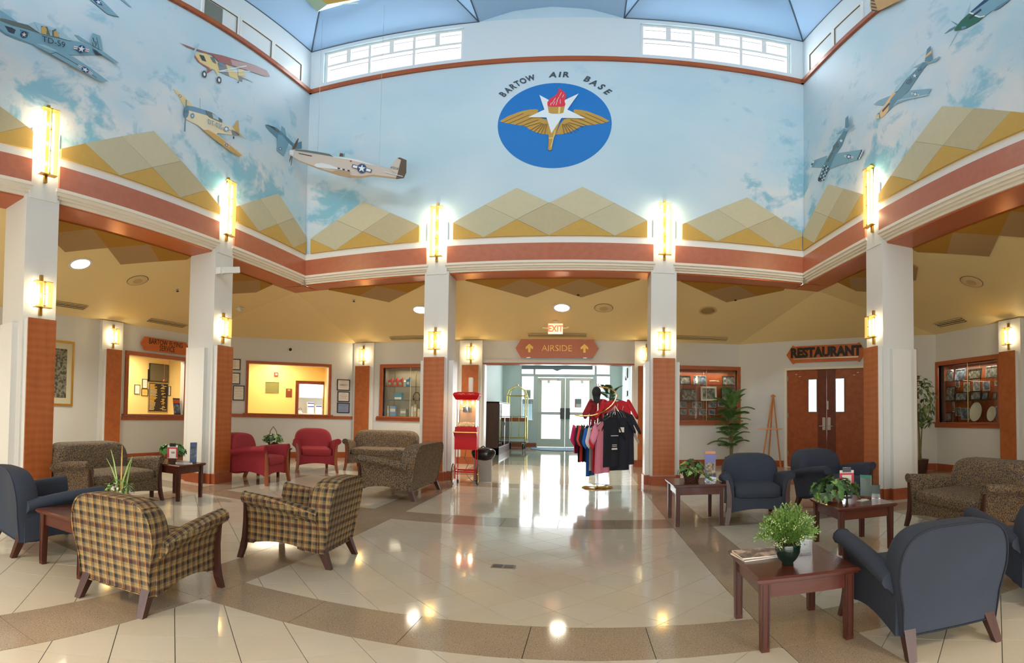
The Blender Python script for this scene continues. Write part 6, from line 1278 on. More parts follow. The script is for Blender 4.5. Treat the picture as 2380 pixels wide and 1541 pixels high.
def shirt(label, u, vt, vb, wid, col, yaw, dy, fr=0, emblem=None, sleeves=True):
    """T-shirt on a hanger: hem, sleeves and neck in one thick folded sheet"""
    y = by_+dy; P = Plane((0, y, 0), (0,-1,0)); q = P.hit(u, vt); zb = P.hit(u, vb).z; H = q.z-zb
    r = thing('t_shirt', label, 't-shirt', (q.x, y, zb), yaw, 't-shirts on the spiral rack'); w = wid/2; nx, nz = 14, 12; rn = random.Random(int(u*7)); ph = rn.random()*6
    def fold(x, z, s): return .7*s*(.018+.014*math.sin(3.2*x/w+ph)*(1-z/H)+.022*max(0.0, 1-abs(x)/(w*1.12))**.5) + .016*math.sin(5*x/w+ph*2)*(1-.7*z/H)
    b = MB()
    for s in (-1, 1):
        def f(a, t, s=s):
            x = (-1+2*a)*w*(1+.10*(1-t)); z = H*t; top = H-.10*abs(-1+2*a)**1.4*H/.7*.9-(.05*max(0, 1-abs(-1+2*a)*3.2) if True else 0)
            return Vector((x, fold(x, z, s), min(z, H)*top/H))
        b.grid(f, nx, nz)
    bo = b.obj('body', fab('cotton_%d_%d_%d' % col, lin(*col)), r, 'all')
    if sleeves:
        for s in (-1, 1):
            rings = []
            for t in (0, .35, .7, 1):
                cxx = s*(w*.93+.13*t*(.6 if wid < .3 else 1)); cz = H*.86-.22*t; a = .09-.01*t
                rings.append([Vector((cxx+a*.55*math.cos(g), .045*math.sin(g), cz+a*math.sin(g+.0)*.9+.5*a*math.cos(g)*-s*.6)) for g in [2*PI*k/10 for k in range(10)]])
            MB().loft(rings).obj('sleeve', fab('cotton_%d_%d_%d' % col, lin(*col)), r, 'all')
    MB().tube([(-w*.8,0,H*.90), (0,0,H+.0), (w*.8,0,H*.90)], .008, 6).obj('hanger', M_BLACK, r); MB().tube([(0,0,H), (0,0,H+.05), (.02,0,H+.075), (.0,0,H+.09)], .004, 5).obj('hanger_hook', M_CHROME, r)
    if emblem: 
        for k, (ex, ez, ew, eh) in enumerate(emblem): MB().box(ex-ew/2, ex+ew/2, -.075, -.066, H*ez-eh/2, H*ez+eh/2).obj('print', M_PAPER, r)
    return r
shirt('magenta t-shirt hanging first at the low end of the rack', 1343, 988, 1053, .30, (196,30,90), 1.25, -.10)
shirt('black t-shirt second from the low end of the rack', 1351, 987, 1073, .34, (28,30,34), 1.3, -.16)
shirt('coral t-shirt third from the low end of the rack', 1357, 987, 1072, .30, (226,66,62), 1.25, -.22)
shirt('black t-shirt between the coral and blue ones', 1365, 987, 1073, .34, (26,30,34), 1.2, -.26)
shirt('bright blue long t-shirt on the rack', 1373, 987, 1105, .38, (30,96,176), 1.2, -.32)
shirt('white t-shirt behind the blue one', 1382, 988, 1093, .36, (214,206,204), 1.15, -.36)
shirt('scarlet t-shirt in the middle of the rack', 1392, 988, 1097, .38, (206,34,44), 1.12, -.42)
shirt('pink t-shirt in front of the navy ones', 1402, 976, 1099, .40, (222,134,158), .92, -.48)
shirt('small navy t-shirt with white lettering behind the pink one', 1418, 968, 1085, .40, (24,28,40), .62, -.40, emblem=[(.05,.62,.16,.012), (.05,.44,.10,.010), (.05,.41,.10,.010), (.05,.36,.12,.03)])
shirt('large navy t-shirt with white shield print on the rack', 1434, 950, 1093, .46, (26,30,42), .40, -.25, emblem=[(.06,.66,.10,.09)])
shirt('navy t-shirt behind the shield print one', 1447, 955, 1080, .42, (30,34,46), .3, -.14)
shirt('large red t-shirt at the high end of the rack', 1433, 928, 1000, .52, (196,34,44), .1, .02)
shirt('dark red t-shirt under the black cap', 1392, 926, 1010, .36, (150,30,40), .5, .15)
shirt('white t-shirt hidden behind the navy ones', 1452, 985, 1068, .34, (206,196,198), .5, .02)
t = thing('baseball_cap', 'black mesh cap hung on the top of the rack', 'cap', (.215, 9.62, 1.70)); MB().sup((0,0,.06), (.085,.10,.115), 1, .9, 16, 10).obj('crown', fab('cap_black', lin(30,34,36)), t, 'all'); MB().prism([(-.07,-.06,.0), (.07,-.06,.0), (.05,-.07,-.13), (0,-.075,-.15), (-.05,-.07,-.13)], (0,-.012,0)).obj('visor', fab('cap_black', lin(30,34,36)), t); MB().tube([(0,.0,.17), (.0,.03,.22), (0,.08,.185)], .004, 5).obj('strap', M_BLACK, t)
t = thing('necklaces', 'silver branching necklaces hung at the high end of the rack', 'jewellery', (.245+.30, 9.70-.30, 1.50))
for k in range(9): g = -1.3+.33*k; MB().tube([(0,0,.02), (.07*math.sin(g), -.02, -.06-.01*k % .05), (.15*math.sin(g), -.03, -.12-.03*math.cos(g*2)), (.20*math.sin(g), -.02, -.20)], .003, 4).obj('strand', M_CHROME, t)
# ---------------------------------------------------------------- luggage cart and display cabinet in the vestibule
r = thing('luggage_cart', 'brass birdcage luggage cart in the vestibule', 'luggage cart', (-2.62, 20.2, 0)); a, b = .36, .34; H1 = 2.05
MB().box(-a-.06, a+.06, -b-.06, b+.06, .24, .30).obj('deck', mat('grey_deck', lin(120,124,120), .5), r); M_BR2 = mat('pale_brass_tube', lin(224,206,120), .25, .8)
for sx in (-1, 1):
    for sy in (-1, 1): MB().tube([(sx*a,sy*b,.30), (sx*a,sy*b,H1)], .022, 8).obj('post', M_BR2, r); MB().tube([(sx*a,sy*b,H1), (sx*a*.8,sy*b*.8,H1+.22), (0,0,H1+.40)], .022, 8).obj('hoop', M_BR2, r)
for z in (.42, 1.25, H1):
    MB().tube([(-a,-b,z), (a,-b,z), (a,b,z), (-a,b,z)], .016, 6, closed=True).obj('rail', M_BR2, r)
for x in (-.15, .12): MB().tube([(x,-b,.42), (x,-b,1.25)], .014, 6).obj('bar', M_BR2, r)
MB().sup((0,0,H1+.42), (.05,.05,.05), 1, 1, 10, 7).obj('finial', M_STEEL, r)
for sx in (-1, 1):
    for sy in (-1, 1): m = MB(); m.M = Matrix.Translation((sx*a*.8, sy*b*.8, .11)) @ Matrix.Rotation(PI/2, 4, 'Y'); m.lathe([(.11,-.03), (.11,.03)], 16); m.obj('caster', M_TYRE, r); MB().box(sx*a*.8-.05, sx*a*.8+.05, sy*b*.8-.02, sy*b*.8+.02, .16, .24).obj('fork', M_STEEL, r)
MB().box(-.34, .34, b-.01, b+.01, 1.05, 1.2).obj('name_board', M_TRIM, r)
r = thing('display_cabinet', 'dark wood display cabinet with glass front in the vestibule', 'cabinet', (-3.05, 18.1, 0)); M_CAB = wood('dark_walnut', lin(116,80,66), lin(92,60,48), .4, 'Z', .6); hx, hy, hh = .28, 1.25, 1.74
MB().box(-hx, hx, -hy, -hy+.03, 0, hh).obj('side_panel', M_CAB, r); MB().box(-hx, hx, hy-.03, hy, 0, hh).obj('side_panel', M_CAB, r); MB().box(-hx, -hx+.02, -hy, hy, 0, hh).obj('back_panel', M_CAB, r); MB().box(-hx, hx, -hy, hy, hh-.04, hh).obj('top', M_CAB, r); MB().box(-hx, hx, -hy, hy, 0, .22).obj('plinth', M_CAB, r)
for z in (.7, 1.2): MB().box(-hx+.02, hx-.03, -hy+.03, hy-.03, z, z+.01).obj('glass_shelf', M_GLASSC, r)
for y0, y1 in ((-hy, 0), (0, hy)):
    d = MB().box(hx-.012, hx-.006, y0+.04, y1-.04, .26, hh-.06).obj('glass_door', M_GLASSC, r); f = MB()
    for q in ((y0,y0+.04,.22,hh-.02), (y1-.04,y1,.22,hh-.02), (y0+.04,y1-.04,.22,.26), (y0+.04,y1-.04,hh-.06,hh-.02)): f.box(hx-.02, hx, q[0], q[1], q[2], q[3])
    f.obj('door_frame', M_STEEL, d)
MB().box(hx, hx+.02, -.03, .03, .95, 1.05).obj('lock', M_BLACK, r)
# ---------------------------------------------------------------- easel
def at_px(u, v, dist): d = ray(u, v); return Vector((0,0,EYE))+d*(dist/math.hypot(d.x, d.y))
dE = math.hypot(5.03, 12.81)
A = at_px(1797, 919, dE-.22); L1 = at_px(1769, 1088, dE-.55); L1.z = 0; R1 = at_px(1815, 1086, dE-.38); R1.z = 0; K = at_px(1785, 1083, dE-.06); K.z = 0
r = thing('easel', 'light wooden tripod easel standing before the diagonal wall', 'easel', (A.x, A.y, 0)); o = Vector((A.x, A.y, 0))
for q, nm in ((L1, 'front_leg'), (R1, 'front_leg'), (K, 'rear_leg')): MB().bar(q-o, A-o+Vector(((q-A).x*.02, 0, .02)), .038, .022).obj(nm, M_EASEL, r)
z1, z2 = at_px(1760, 996, dE-.44), at_px(1818, 998, dE-.36); zt = (z1.z+z2.z)/2; z1.z = z2.z = zt; MB().bar(z1-o, z2-o, .045, .03).obj('tray', M_EASEL, r); MB().bar(A-o+Vector((-.06,0,-.02)), A-o+Vector((.06,0,-.02)), .03, .04).obj('head_block', M_EASEL, r)
# ---------------------------------------------------------------- small things on the tables
# near-right table
zt = .471
t = thing('magazine', 'glossy magazine with orange cover at the bottom of the pile', 'magazine', (1.045, 3.04, zt), .15, 'magazines on the near-right table'); MB().box(-.14, .14, -.10, .10, 0, .008).obj('pages', M_PAPER, t); MB().box(-.14, .14, -.10, .10, .008, .010).obj('cover', photo('orange_cover', (1.2,.7,.4), 7, .3, .6), t)
t = thing('magazine', 'magazine with warm coloured cover on top of the pile', 'magazine', (1.05, 3.045, zt+.011), .05, 'magazines on the near-right table'); MB().box(-.14, .14, -.10, .10, 0, .008).obj('pages', M_PAPER, t); MB().box(-.14, .14, -.10, .10, .008, .010).obj('cover', photo('warm_cover', (1.25,.85,.6), 9, .3, .6), t)
t = thing('acrylic_holder', 'clear acrylic brochure holder beside the green pot', 'brochure holder', (1.30, 2.98, zt), -.15); MB().box(-.065, .065, -.03, .03, 0, .004).obj('foot', M_ACRYL, t); MB().box(-.065, .065, -.03, -.026, 0, .13).obj('front_lip', M_ACRYL, t); MB().box(-.065, .065, .022, .026, 0, .24).obj('back_sheet', M_ACRYL, t); MB().box(-.06, .06, -.02, .02, .004, .012).obj('dark_card', M_BLACK, t)
for s in (-1, 1): MB().box(s*.065, s*.062, -.03, .026, 0, .13).obj('side_wall', M_ACRYL, t)
# ivy-basket table
t = thing('brochure_stand', 'tall colourful brochure standing beside the ivy basket', 'brochure', (1.575, 6.44, .521), -.05); MB().box(-.07, .07, 0, .012, 0, .38).obj('brochure', mat('brochure_blue', lin(112,116,176), .4), t); MB().box(-.068, .068, -.002, 0, .345, .375).obj('heading', mat('brochure_orange', lin(216,140,60), .4), t); MB().box(-.06, .06, -.003, 0, .06, .23).obj('print', photo('brochure_print', (1.1,.9,.6), 22, .35, .65), t); MB().box(-.07, .07, -.05, .03, 0, .006).obj('foot', M_ACRYL, t); MB().box(-.07, .07, -.05, -.046, 0, .10).obj('front_lip', M_ACRYL, t)
# right-hand table
zt = .476
def clipstand(label, loc, rz, hh, red=True):
    t = thing('sign_holder', label, 'sign holder', (*loc, zt if loc[0] > 0 else .521), rz); MB().box(-.05, .05, -.03, .03, 0, .012).obj('foot', M_BLACK, t); MB().tube([(0,0,.01), (0,.005,.07)], .01, 6).obj('post', M_BLACK, t)
    MB().box(-.075, .075, -.004, .004, .07, hh).obj('card', M_PAPER, t); m = MB(); m.box(-.075, -.05, -.006, -.004, .08, hh-.03); m.box(.05, .075, -.006, -.004, .08, hh-.03); m.box(-.05, .05, -.006, -.004, hh-.05, hh-.03); m.obj('red_border', mat('card_red', lin(200,52,76), .5), t)
    MB().box(-.02, .03, -.007, -.005, .14, .17).obj('picture', M_PH[1], t); MB().box(-.045, .045, -.012, .012, hh-.02, hh+.03).obj('clip', M_BLACK, t); return t
clipstand('red-bordered card in a black clip stand on the right-hand table', (2.66, 4.88), -.35, .29)
t = thing('acrylic_holder', 'slanted acrylic flyer holder on the right-hand table', 'brochure holder', (2.80, 4.72, zt), -1.0); MB().box(-.07, .07, -.004, .0, .0, .25).obj('sheet', M_ACRYL, t); MB().box(-.066, .066, .0, .002, .02, .24).obj('flyer', mat('pale_flyer', lin(196,206,196), .5), t); MB().box(-.07, .07, -.06, .06, 0, .005).obj('foot', M_ACRYL, t); MB().box(-.066, .066, -.006, -.004, .215, .245).obj('heading', mat('teal_print', lin(70,140,132), .5), t)
t = thing('acrylic_holder', 'small acrylic card holder beside the slanted flyer', 'brochure holder', (2.86, 4.62, zt), -.5); MB().box(-.045, .045, -.003, .0, .0, .15).obj('sheet', M_ACRYL, t); MB().box(-.042, .042, .0, .002, .02, .145).obj('card', mat('grey_card', lin(150,158,150), .5), t); MB().box(-.045, .045, -.04, .03, 0, .005).obj('foot', M_ACRYL, t)
t = thing('business_cards', 'loose white cards lying on the right-hand table', 'card', (2.70, 4.60, zt), .4); MB().box(-.07, .05, -.035, .035, 0, .004).obj('card', M_PAPER, t); m = MB(); m.M = Matrix.Rotation(.5, 4, 'Z'); m.box(-.05, .06, -.03, .03, .004, .007); m.obj('card', M_PAPER, t)
# left table
clipstand('red-edged card in a black clip stand on the left table', (-5.38, 5.40), .9, .26)
t = thing('acrylic_holder', 'slanted blue brochure holder on the left table', 'brochure holder', (-5.26, 5.72, .521), 1.35); MB().box(-.06, .06, .0, .006, 0, .30).obj('brochure', mat('blue_brochure', lin(90,110,150), .4), t); MB().box(-.05, .05, -.002, 0, .05, .24).obj('print', M_PH[3], t); MB().box(-.06, .06, -.05, .04, 0, .005).obj('foot', M_ACRYL, t)
t = thing('magazine', 'open pale magazine lying on the left table', 'magazine', (-5.24, 5.50, .521), .8); MB().box(-.12, .12, -.09, .09, 0, .006).obj('pages', M_PAPER, t); MB().box(-.11, .11, -.08, .08, .006, .007).obj('print', M_PH[2], t)
# ---------------------------------------------------------------- painted aircraft and emblem (flat paint on the walls)
def hx(c): return lin(*c)
def paint(name, c): return mat('mural_'+name, hx(c), .6)
P_STEEL, P_STEELD, P_STEELL = paint('steel', (122,164,182)), paint('steel_shade', (92,134,152)), paint('steel_light', (160,192,204)); P_DARK = paint('dark', (48,58,70)); P_WHITE = paint('white', (222,230,232)); P_NAVY = paint('navy', (44,70,112)); P_RED = paint('red', (188,66,66))
P_YEL, P_YELD, P_MAROON, P_MAROOND = paint('yellow', (220,198,134)), paint('yellow_shade', (196,160,90)), paint('maroon', (156,92,86)), paint('rose', (178,150,150)); P_GREY = paint('grey', (126,128,130)); P_OLIVE = paint('olive', (96,106,100)); P_SILV, P_SILVD, P_SILVL = paint('silver', (190,180,170)), paint('silver_shade', (166,140,110)), paint('silver_light', (206,212,214)); P_GREEN = paint('green', (40,104,84)); P_CREAM = paint('cream', (226,212,176)); P_PROP = paint('prop', (88,84,80)); P_BLUEG = paint('bluegrey', (104,142,170)); P_ORG = paint('peach', (226,184,128)); P_BROWN = paint('brown', (86,70,54)); P_WOOD = paint('woodwing', (196,152,98))
class Mural:
    """flat painted shapes traced on a wall, layered a fraction of a millimetre apart"""
    def __init__(s, pl, zoom, label, name='mural_airplane'):
        s.pl = pl; s.k = zoom; s.lay = .004; s.label = label; s.name = name; s.parts = []
        s.r = thing(name, label, 'mural', M=Matrix.Identity(4), group='painted aircraft of the sky mural' if name == 'mural_airplane' else None)
    def px(s, x, y): z = s.k; return z[0]+x/z[2], z[1]+y/z[2]
    def shape(s, name, pts, m):
        s.lay += .0012; q = [s.pl.hit(*s.px(x, y), s.lay) for x, y in pts]
        MB().prism(q, -s.pl.N*.001).obj(name, m, s.r); return s
    def line(s, name, pts, w, m):
        s.lay += .0008; q = [s.pl.hit(*s.px(x, y), s.lay) for x, y in pts]; b = MB()
        for i in range(len(q)-1): b.bar(q[i], q[i+1], w, .001, tuple(s.pl.N)) if False else b.bar(q[i], q[i+1], w if True else 0, .001, tuple(s.pl.N))
        b.obj(name, m, s.r); return s
    def ell(s, name, c, rx, ry, ang, m, n=20):
        ca, sa = math.cos(ang), math.sin(ang); return s.shape(name, [(c[0]+rx*math.cos(g)*ca-ry*math.sin(g)*sa, c[1]+rx*math.cos(g)*sa+ry*math.sin(g)*ca) for g in [2*PI*k/n for k in range(n)]], m)
    def star(s, c, R, ang, m, sq=1.0, tilt=0.0):
        pts = []
        for k in range(10):
            g = -PI/2+ang+PI*k/5; q = R if k % 2 == 0 else R*.40; x, y = q*math.cos(g), q*math.sin(g)*sq
            pts.append((c[0]+x*math.cos(tilt)-y*math.sin(tilt), c[1]+x*math.sin(tilt)+y*math.cos(tilt)))
        return s.shape('star', pts, m)
    def roundel(s, c, R, ang, bars=True, sq=1.0, disc=P_NAVY):
        ca, sa = math.cos(ang), math.sin(ang); f = lambda x, y: (c[0]+x*ca-y*sa*sq, c[1]+x*sa+y*ca*sq)
        if bars: s.shape('bar', [f(-2*R,-.35*R), f(2*R,-.35*R), f(2*R,.35*R), f(-2*R,.35*R)], P_WHITE); s.shape('red_bar', [f(-1.95*R,-.1*R), f(1.95*R,-.1*R), f(1.95*R,.1*R), f(-1.95*R,.1*R)], P_RED)
        s.shape('disc', [f(R*math.cos(g), R*math.sin(g)) for g in [2*PI*k/18 for k in range(18)]], disc)
        pts = [f((R*.92 if k % 2 == 0 else R*.38)*math.cos(-PI/2+PI*k/5), (R*.92 if k % 2 == 0 else R*.38)*math.sin(-PI/2+PI*k/5)) for k in range(10)]; return s.shape('star', pts, P_WHITE)
    def text(s, txt, p0, p1, hpx, m, sx=1.0):
        """lettering running from p0 to p1 (zoom px of the text's middle line), cap height hpx"""
        s.lay += .0012; A = s.pl.hit(*s.px(*p0), s.lay); B = s.pl.hit(*s.px(*p1), s.lay); mid = (A+B)/2; X = (B-A); L = X.length; X.normalize()
        U_ = s.pl.hit(*s.px((p0[0]+p1[0])/2, (p0[1]+p1[1])/2-hpx/2), s.lay); D_ = s.pl.hit(*s.px((p0[0]+p1[0])/2, (p0[1]+p1[1])/2+hpx/2), s.lay); h = (U_-D_).length
        Y = s.pl.N.cross(X).normalized(); M = Matrix((X, Y, s.pl.N)).transposed().to_4x4(); M.translation = mid
        me = text_mesh(txt, h*1.38, .0004, m); w = max(v.co.x for v in me.vertices)-min(v.co.x for v in me.vertices); me.transform(Matrix.Diagonal((L/w,1,1,1)))
        o = mobj('lettering', me, s.r); o.matrix_local = M; return s
Z = (0, 0, 7.3375)
# grey-blue trainer TD-59
a = Mural(WL, Z, 'grey-blue two-seat trainer painted on the wall, marked TD-59')
a.shape('far_wing', [(0,165), (120,250), (300,370), (230,362), (0,300)], P_STEEL)
a.shape('far_tailplane', [(1265,590), (1335,605), (1540,740), (1500,745), (1360,690)], P_STEEL)
a.shape('fuselage', [(-60,280), (0,320), (250,370), (470,425), (560,500), (700,580), (1200,690), (1360,710), (1540,770), (1760,880), (1755,945), (1200,940), (1010,900), (600,775), (300,680), (90,590), (0,520), (-60,480)], P_STEEL)
a.shape('belly_shade', [(-60,440), (90,560), (520,740), (1000,890), (1200,935), (1755,945), (1200,942), (600,775), (90,590), (0,520), (-60,480)], P_STEELD)
a.shape('nose_stripe', [(-60,280), (0,310), (250,370), (470,425), (690,575), (540,525), (200,430), (0,350), (-60,325)], P_OLIVE)
a.shape('exhaust', [(80,435), (200,470), (270,510), (240,575), (150,545)], P_DARK)
a.ell('badge', (410,590), 66, 58, .15, P_NAVY).star((410,590), 44, .1, P_CREAM)
a.text('BARTOW', (345,515), (495,560), 26, P_DARK)
a.shape('canopy', [(470,420), (590,372), (720,410), (960,490), (1130,600), (1240,690), (1180,690), (1000,640), (690,575)], P_STEELL)
a.shape('cockpit', [(700,440), (800,455), (860,520), (865,605), (700,570)], P_OLIVE).shape('pilot', [(705,470), (760,440), (800,500), (790,590), (705,565)], P_YELD).shape('cockpit', [(885,520), (950,490), (1005,560), (1015,640), (890,610)], P_OLIVE).shape('pilot', [(920,540), (960,515), (1000,600), (1000,638), (925,620)], P_YELD)
for q in ([(590,372),(690,575)], [(810,440),(870,610)], [(960,490),(1020,640)]): a.line('canopy_frame', q, .014, P_STEELL)
a.shape('fin', [(1535,740), (1580,560), (1710,610), (1755,850), (1680,835)], P_STEEL).line('rudder_line', [(1650,635), (1685,840)], .008, P_DARK)
a.text('L', (1585,680), (1640,690), 70, P_DARK).text('17', (1572,755), (1648,770), 62, P_DARK)
a.shape('tailplane', [(1560,790), (1780,890), (2030,1075), (1960,1075), (1700,910)], P_STEEL).shape('tail_shadow', [(1570,830), (1750,940), (1650,940)], P_DARK)
a.text('TD-59', (720,660), (1115,775), 100, P_DARK)
a.roundel((1390,835), 66, .22, True)
a.shape('near_wing', [(580,770), (620,740), (760,760), (1010,870), (1240,960), (1500,1130), (1850,1390), (1720,1390), (1600,1330), (1200,1110), (860,915)], P_STEEL).shape('wing_highlight', [(620,745), (760,765), (1000,880), (860,850)], P_STEELL)
a.line('wing_line', [(860,915), (960,895), (1300,1090), (1650,1330)], .008, P_DARK).roundel((1455,1190), 70, .55, True, .62)
# wing tips of another trainer above
a = Mural(WL, Z, 'grey-blue wing tips of another painted plane cut by the upper frame edge')
a.shape('wing', [(1520,-20), (1720,-20), (1830,90), (2030,290), (1940,288), (1830,240), (1640,90)], P_STEEL).shape('insignia', [(1580,-10), (1690,-10), (1755,100), (1640,60)], P_NAVY).star((1680,35), 52, .5, P_WHITE, .7, .6).shape('bar', [(1735,100), (1765,95), (1800,145), (1775,145)], P_MAROOND).line('edge_line', [(1540,0), (1830,240), (2030,290)], .008, P_DARK)
a.shape('tailplane', [(2030,-20), (2100,-20), (2245,122), (2190,105), (2080,10)], P_STEEL)
# yellow high-wing plane
Z = (400, 80, 5.1385)
a = Mural(WL, Z, 'yellow high-wing plane with maroon wing painted near the corner')
a.shape('tailplane', [(780,480), (975,575), (840,530)], P_GREY).shape('fin', [(790,410), (850,415), (875,500), (790,490)], P_YEL)
a.shape('fuselage', [(275,220), (400,225), (470,270), (540,330), (640,340), (700,400), (800,490), (840,565), (800,550), (560,445), (450,400), (330,330), (280,270)], P_YEL).shape('cowl_underside', [(275,250), (330,330), (450,400), (440,420), (310,330), (270,270)], P_MAROON).shape('dark_band', [(540,340), (640,345), (685,500), (570,450)], P_GREY).shape('rear_shade', [(780,480), (845,530), (835,565), (800,548)], P_GREY)
a.shape('engine_vent', [(325,240), (380,255), (410,325), (360,310)], P_DARK).shape('windscreen', [(455,270), (500,270), (530,350), (490,330)], P_OLIVE).shape('cabin_window', [(545,300), (620,350), (600,385), (560,360)], P_STEELD)
a.shape('wing', [(85,98), (250,160), (430,215), (600,250), (780,305), (1000,370), (1130,430), (1170,500), (1110,500), (900,430), (700,370), (560,330), (480,245), (300,195), (180,150)], P_MAROON).shape('wing_tip_fade', [(700,300), (1000,370), (1130,430), (1170,500), (1110,500), (900,430), (720,365)], P_MAROOND)
for q in ([(560,440), (890,375)], [(560,440), (930,440)]): a.line('strut', q, .02, P_WHITE)
a.shape('leg_fairing', [(430,405), (490,425), (410,470)], P_MAROON).shape('leg_fairing', [(510,420), (555,445), (550,500)], P_YEL)
for c in ((387,475), (563,545)): a.ell('wheel', c, 27, 44, -.15, P_DARK).ell('wheel_hub', c, 12, 22, -.15, P_WHITE)
a.ell('tail_wheel', (790,570), 8, 13, 0, P_DARK).line('propeller', [(320,110), (265,210), (210,340)], .035, P_STEELL)
# cream radial trainer DT-035
a = Mural(WL, Z, 'cream radial-engined trainer painted with DT-035 on its side')
a.shape('far_wing', [(8,650), (60,670), (150,745), (250,855), (200,870), (140,850), (60,720)], P_YEL).roundel((95,735), 22, .85, True, .6).shape('fin', [(720,1110), (790,1020), (805,1170), (770,1150)], P_YELD)
a.shape('fuselage', [(150,845), (260,865), (400,905), (440,975), (560,1040), (720,1110), (800,1180), (800,1210), (720,1200), (560,1180), (360,1110), (170,1015), (140,940)], P_CREAM).shape('cowl_top', [(160,845), (260,862), (400,905), (430,970), (320,940), (190,905)], P_BLUEG).shape('rear_shade', [(700,1130), (800,1180), (800,1210), (720,1200)], P_GREY)
a.ell('engine', (168,925), 34, 74, .08, P_STEELD).ell('engine_hub', (165,920), 14, 28, .08, P_DARK).ell('badge', (243,972), 25, 33, .1, P_BLUEG).star((243,972), 15, 0, P_WHITE)
a.shape('canopy', [(400,905), (470,930), (600,1020), (600,1055), (440,985)], P_OLIVE).shape('canopy_glass', [(480,945), (550,985), (560,1030), (490,1000)], P_STEELL).text('DT-035', (430,1040), (600,1110), 58, P_BLUEG).roundel((648,1130), 32, .3, True, 1, P_BLUEG)
a.shape('wing_root', [(300,1075), (380,1075), (560,1170), (520,1200), (380,1145)], P_CREAM).shape('near_wing', [(370,1140), (430,1140), (560,1215), (700,1330), (840,1445), (800,1455), (700,1400), (520,1265)], P_YELD).line('wing_edge', [(430,1140), (560,1215), (840,1445)], .02, P_ORG).roundel((652,1322), 20, .6, True, .7).shape('tailplane', [(720,1120), (800,1170), (890,1262), (840,1225)], P_YELD).ell('tail_wheel', (735,1232), 9, 18, 0, P_DARK).line('propeller', [(170,780), (165,900), (150,1160)], .03, P_STEELD).line('aerial', [(334,760), (334,885)], .006, P_DARK)
# blue jet at the corner
Z = (610, 280, 7.0)
a = Mural(WL, Z, 'small blue-grey jet painted climbing beside the corner')
a.shape('far_wing', [(310,85), (365,130), (395,270), (300,200)], P_STEEL).shape('fuselage', [(45,70), (90,65), (230,120), (330,200), (480,350), (560,400), (540,440), (470,400), (330,260), (240,290), (130,190), (60,110)], P_STEELD).shape('spine', [(60,68), (200,110), (290,190), (250,190), (120,100)], P_DARK).shape('cockpit', [(180,115), (260,150), (290,195), (240,180)], P_OLIVE)
a.shape('near_wing', [(250,225), (320,240), (430,370), (350,585), (235,490)], P_STEEL).roundel((290,460), 26, .7, False).shape('tail', [(470,340), (520,380), (640,340), (640,460), (500,470)], P_STEELD)
# silver fighter on the back wall (cut-out)
WP = Plane((0, 9.25, 0), (0, -1, 0)); a = Mural(WP, Z, 'silver fighter plane cut-out with tail number 472218 on the back wall')
a.shape('propeller_blade', [(480,470), (545,340), (580,285), (590,300), (560,400), (520,500)], P_BROWN).shape('propeller_blade', [(465,545), (495,550), (420,740), (408,755)], P_PROP).shape('propeller_blade', [(480,560), (495,560), (470,730), (460,730)], P_PROP)
a.shape('fuselage', [(372,510), (440,480), (530,470), (700,480), (900,510), (1090,545), (1150,575), (1300,580), (1550,640), (1850,735), (2070,790), (2200,800), (2280,900), (2290,930), (2180,955), (2000,930), (1780,910), (1600,940), (1430,935), (1250,900), (1180,870), (900,790), (840,755), (650,690), (520,630), (500,590), (400,540)], P_SILV)
a.shape('belly_shade', [(500,590), (600,650), (840,740), (1000,800), (1160,830), (1300,880), (1600,905), (1800,880), (2180,930), (2180,955), (1780,910), (1600,940), (1430,935), (1250,900), (900,790), (650,690), (520,630)], P_SILVD)
a.shape('spinner', [(372,510), (440,480), (510,490), (500,560), (470,560)], P_SILVL).shape('anti_glare', [(530,472), (700,480), (900,510), (1090,545), (1150,590), (950,555), (700,515), (530,490)], P_OLIVE).shape('exhaust', [(575,525), (800,570), (810,590), (600,545)], P_BROWN)
a.shape('upper_highlight', [(1150,578), (1300,580), (1550,640), (1850,735), (1700,710), (1400,640), (1150,600)], P_SILVL)
a.shape('canopy', [(1110,545), (1190,510), (1340,520), (1450,560), (1550,640), (1400,610), (1150,585)], P_STEELL).shape('pilot', [(1260,530), (1310,535), (1320,590), (1250,585)], P_BROWN).shape('seat', [(1310,545), (1340,530), (1335,590), (1310,595)], P_STEELD)
a.ell('nose_dot', (1437,662), 15, 15, 0, P_RED)
a.shape('intake', [(1145,820), (1230,805), (1420,830), (1430,925), (1250,900)], P_SILVD).shape('wing', [(840,735), (870,700), (960,690), (1100,720), (1220,770), (1480,830), (1440,830), (1200,790), (1000,780), (880,760)], P_SILVL)
for k in range(3): x = 1220+k*80; a.shape('invasion_stripe', [(x,765+k*18), (x+38,770+k*18), (x+42,795+k*18), (x+4,790+k*18)], P_DARK)
a.shape('fin', [(2060,770), (2200,605), (2250,600), (2345,650), (2340,850), (2290,930), (2200,900)], P_SILV).shape('rudder', [(2255,640), (2345,650), (2340,850), (2300,940), (2180,955), (2170,940), (2200,860)], P_BROWN).shape('fin_cap', [(2195,615), (2230,600), (2345,645), (2340,670), (2250,640)], P_BROWN).shape('tailplane', [(1970,825), (2280,905), (2290,918), (2000,845)], P_SILVL)
for q in (900, 1900): P0 = WP.hit(*a.px(q, 520 if q < 1000 else 740), 0); MB().tube([P0, (P0.x, P0.y, ZC+.5*(YB-P0.y)-.01)], .003, 5).obj('hanging_wire', M_STEEL, a.r)
a.text('472218', (2082,765), (2208,790), 36, P_DARK)
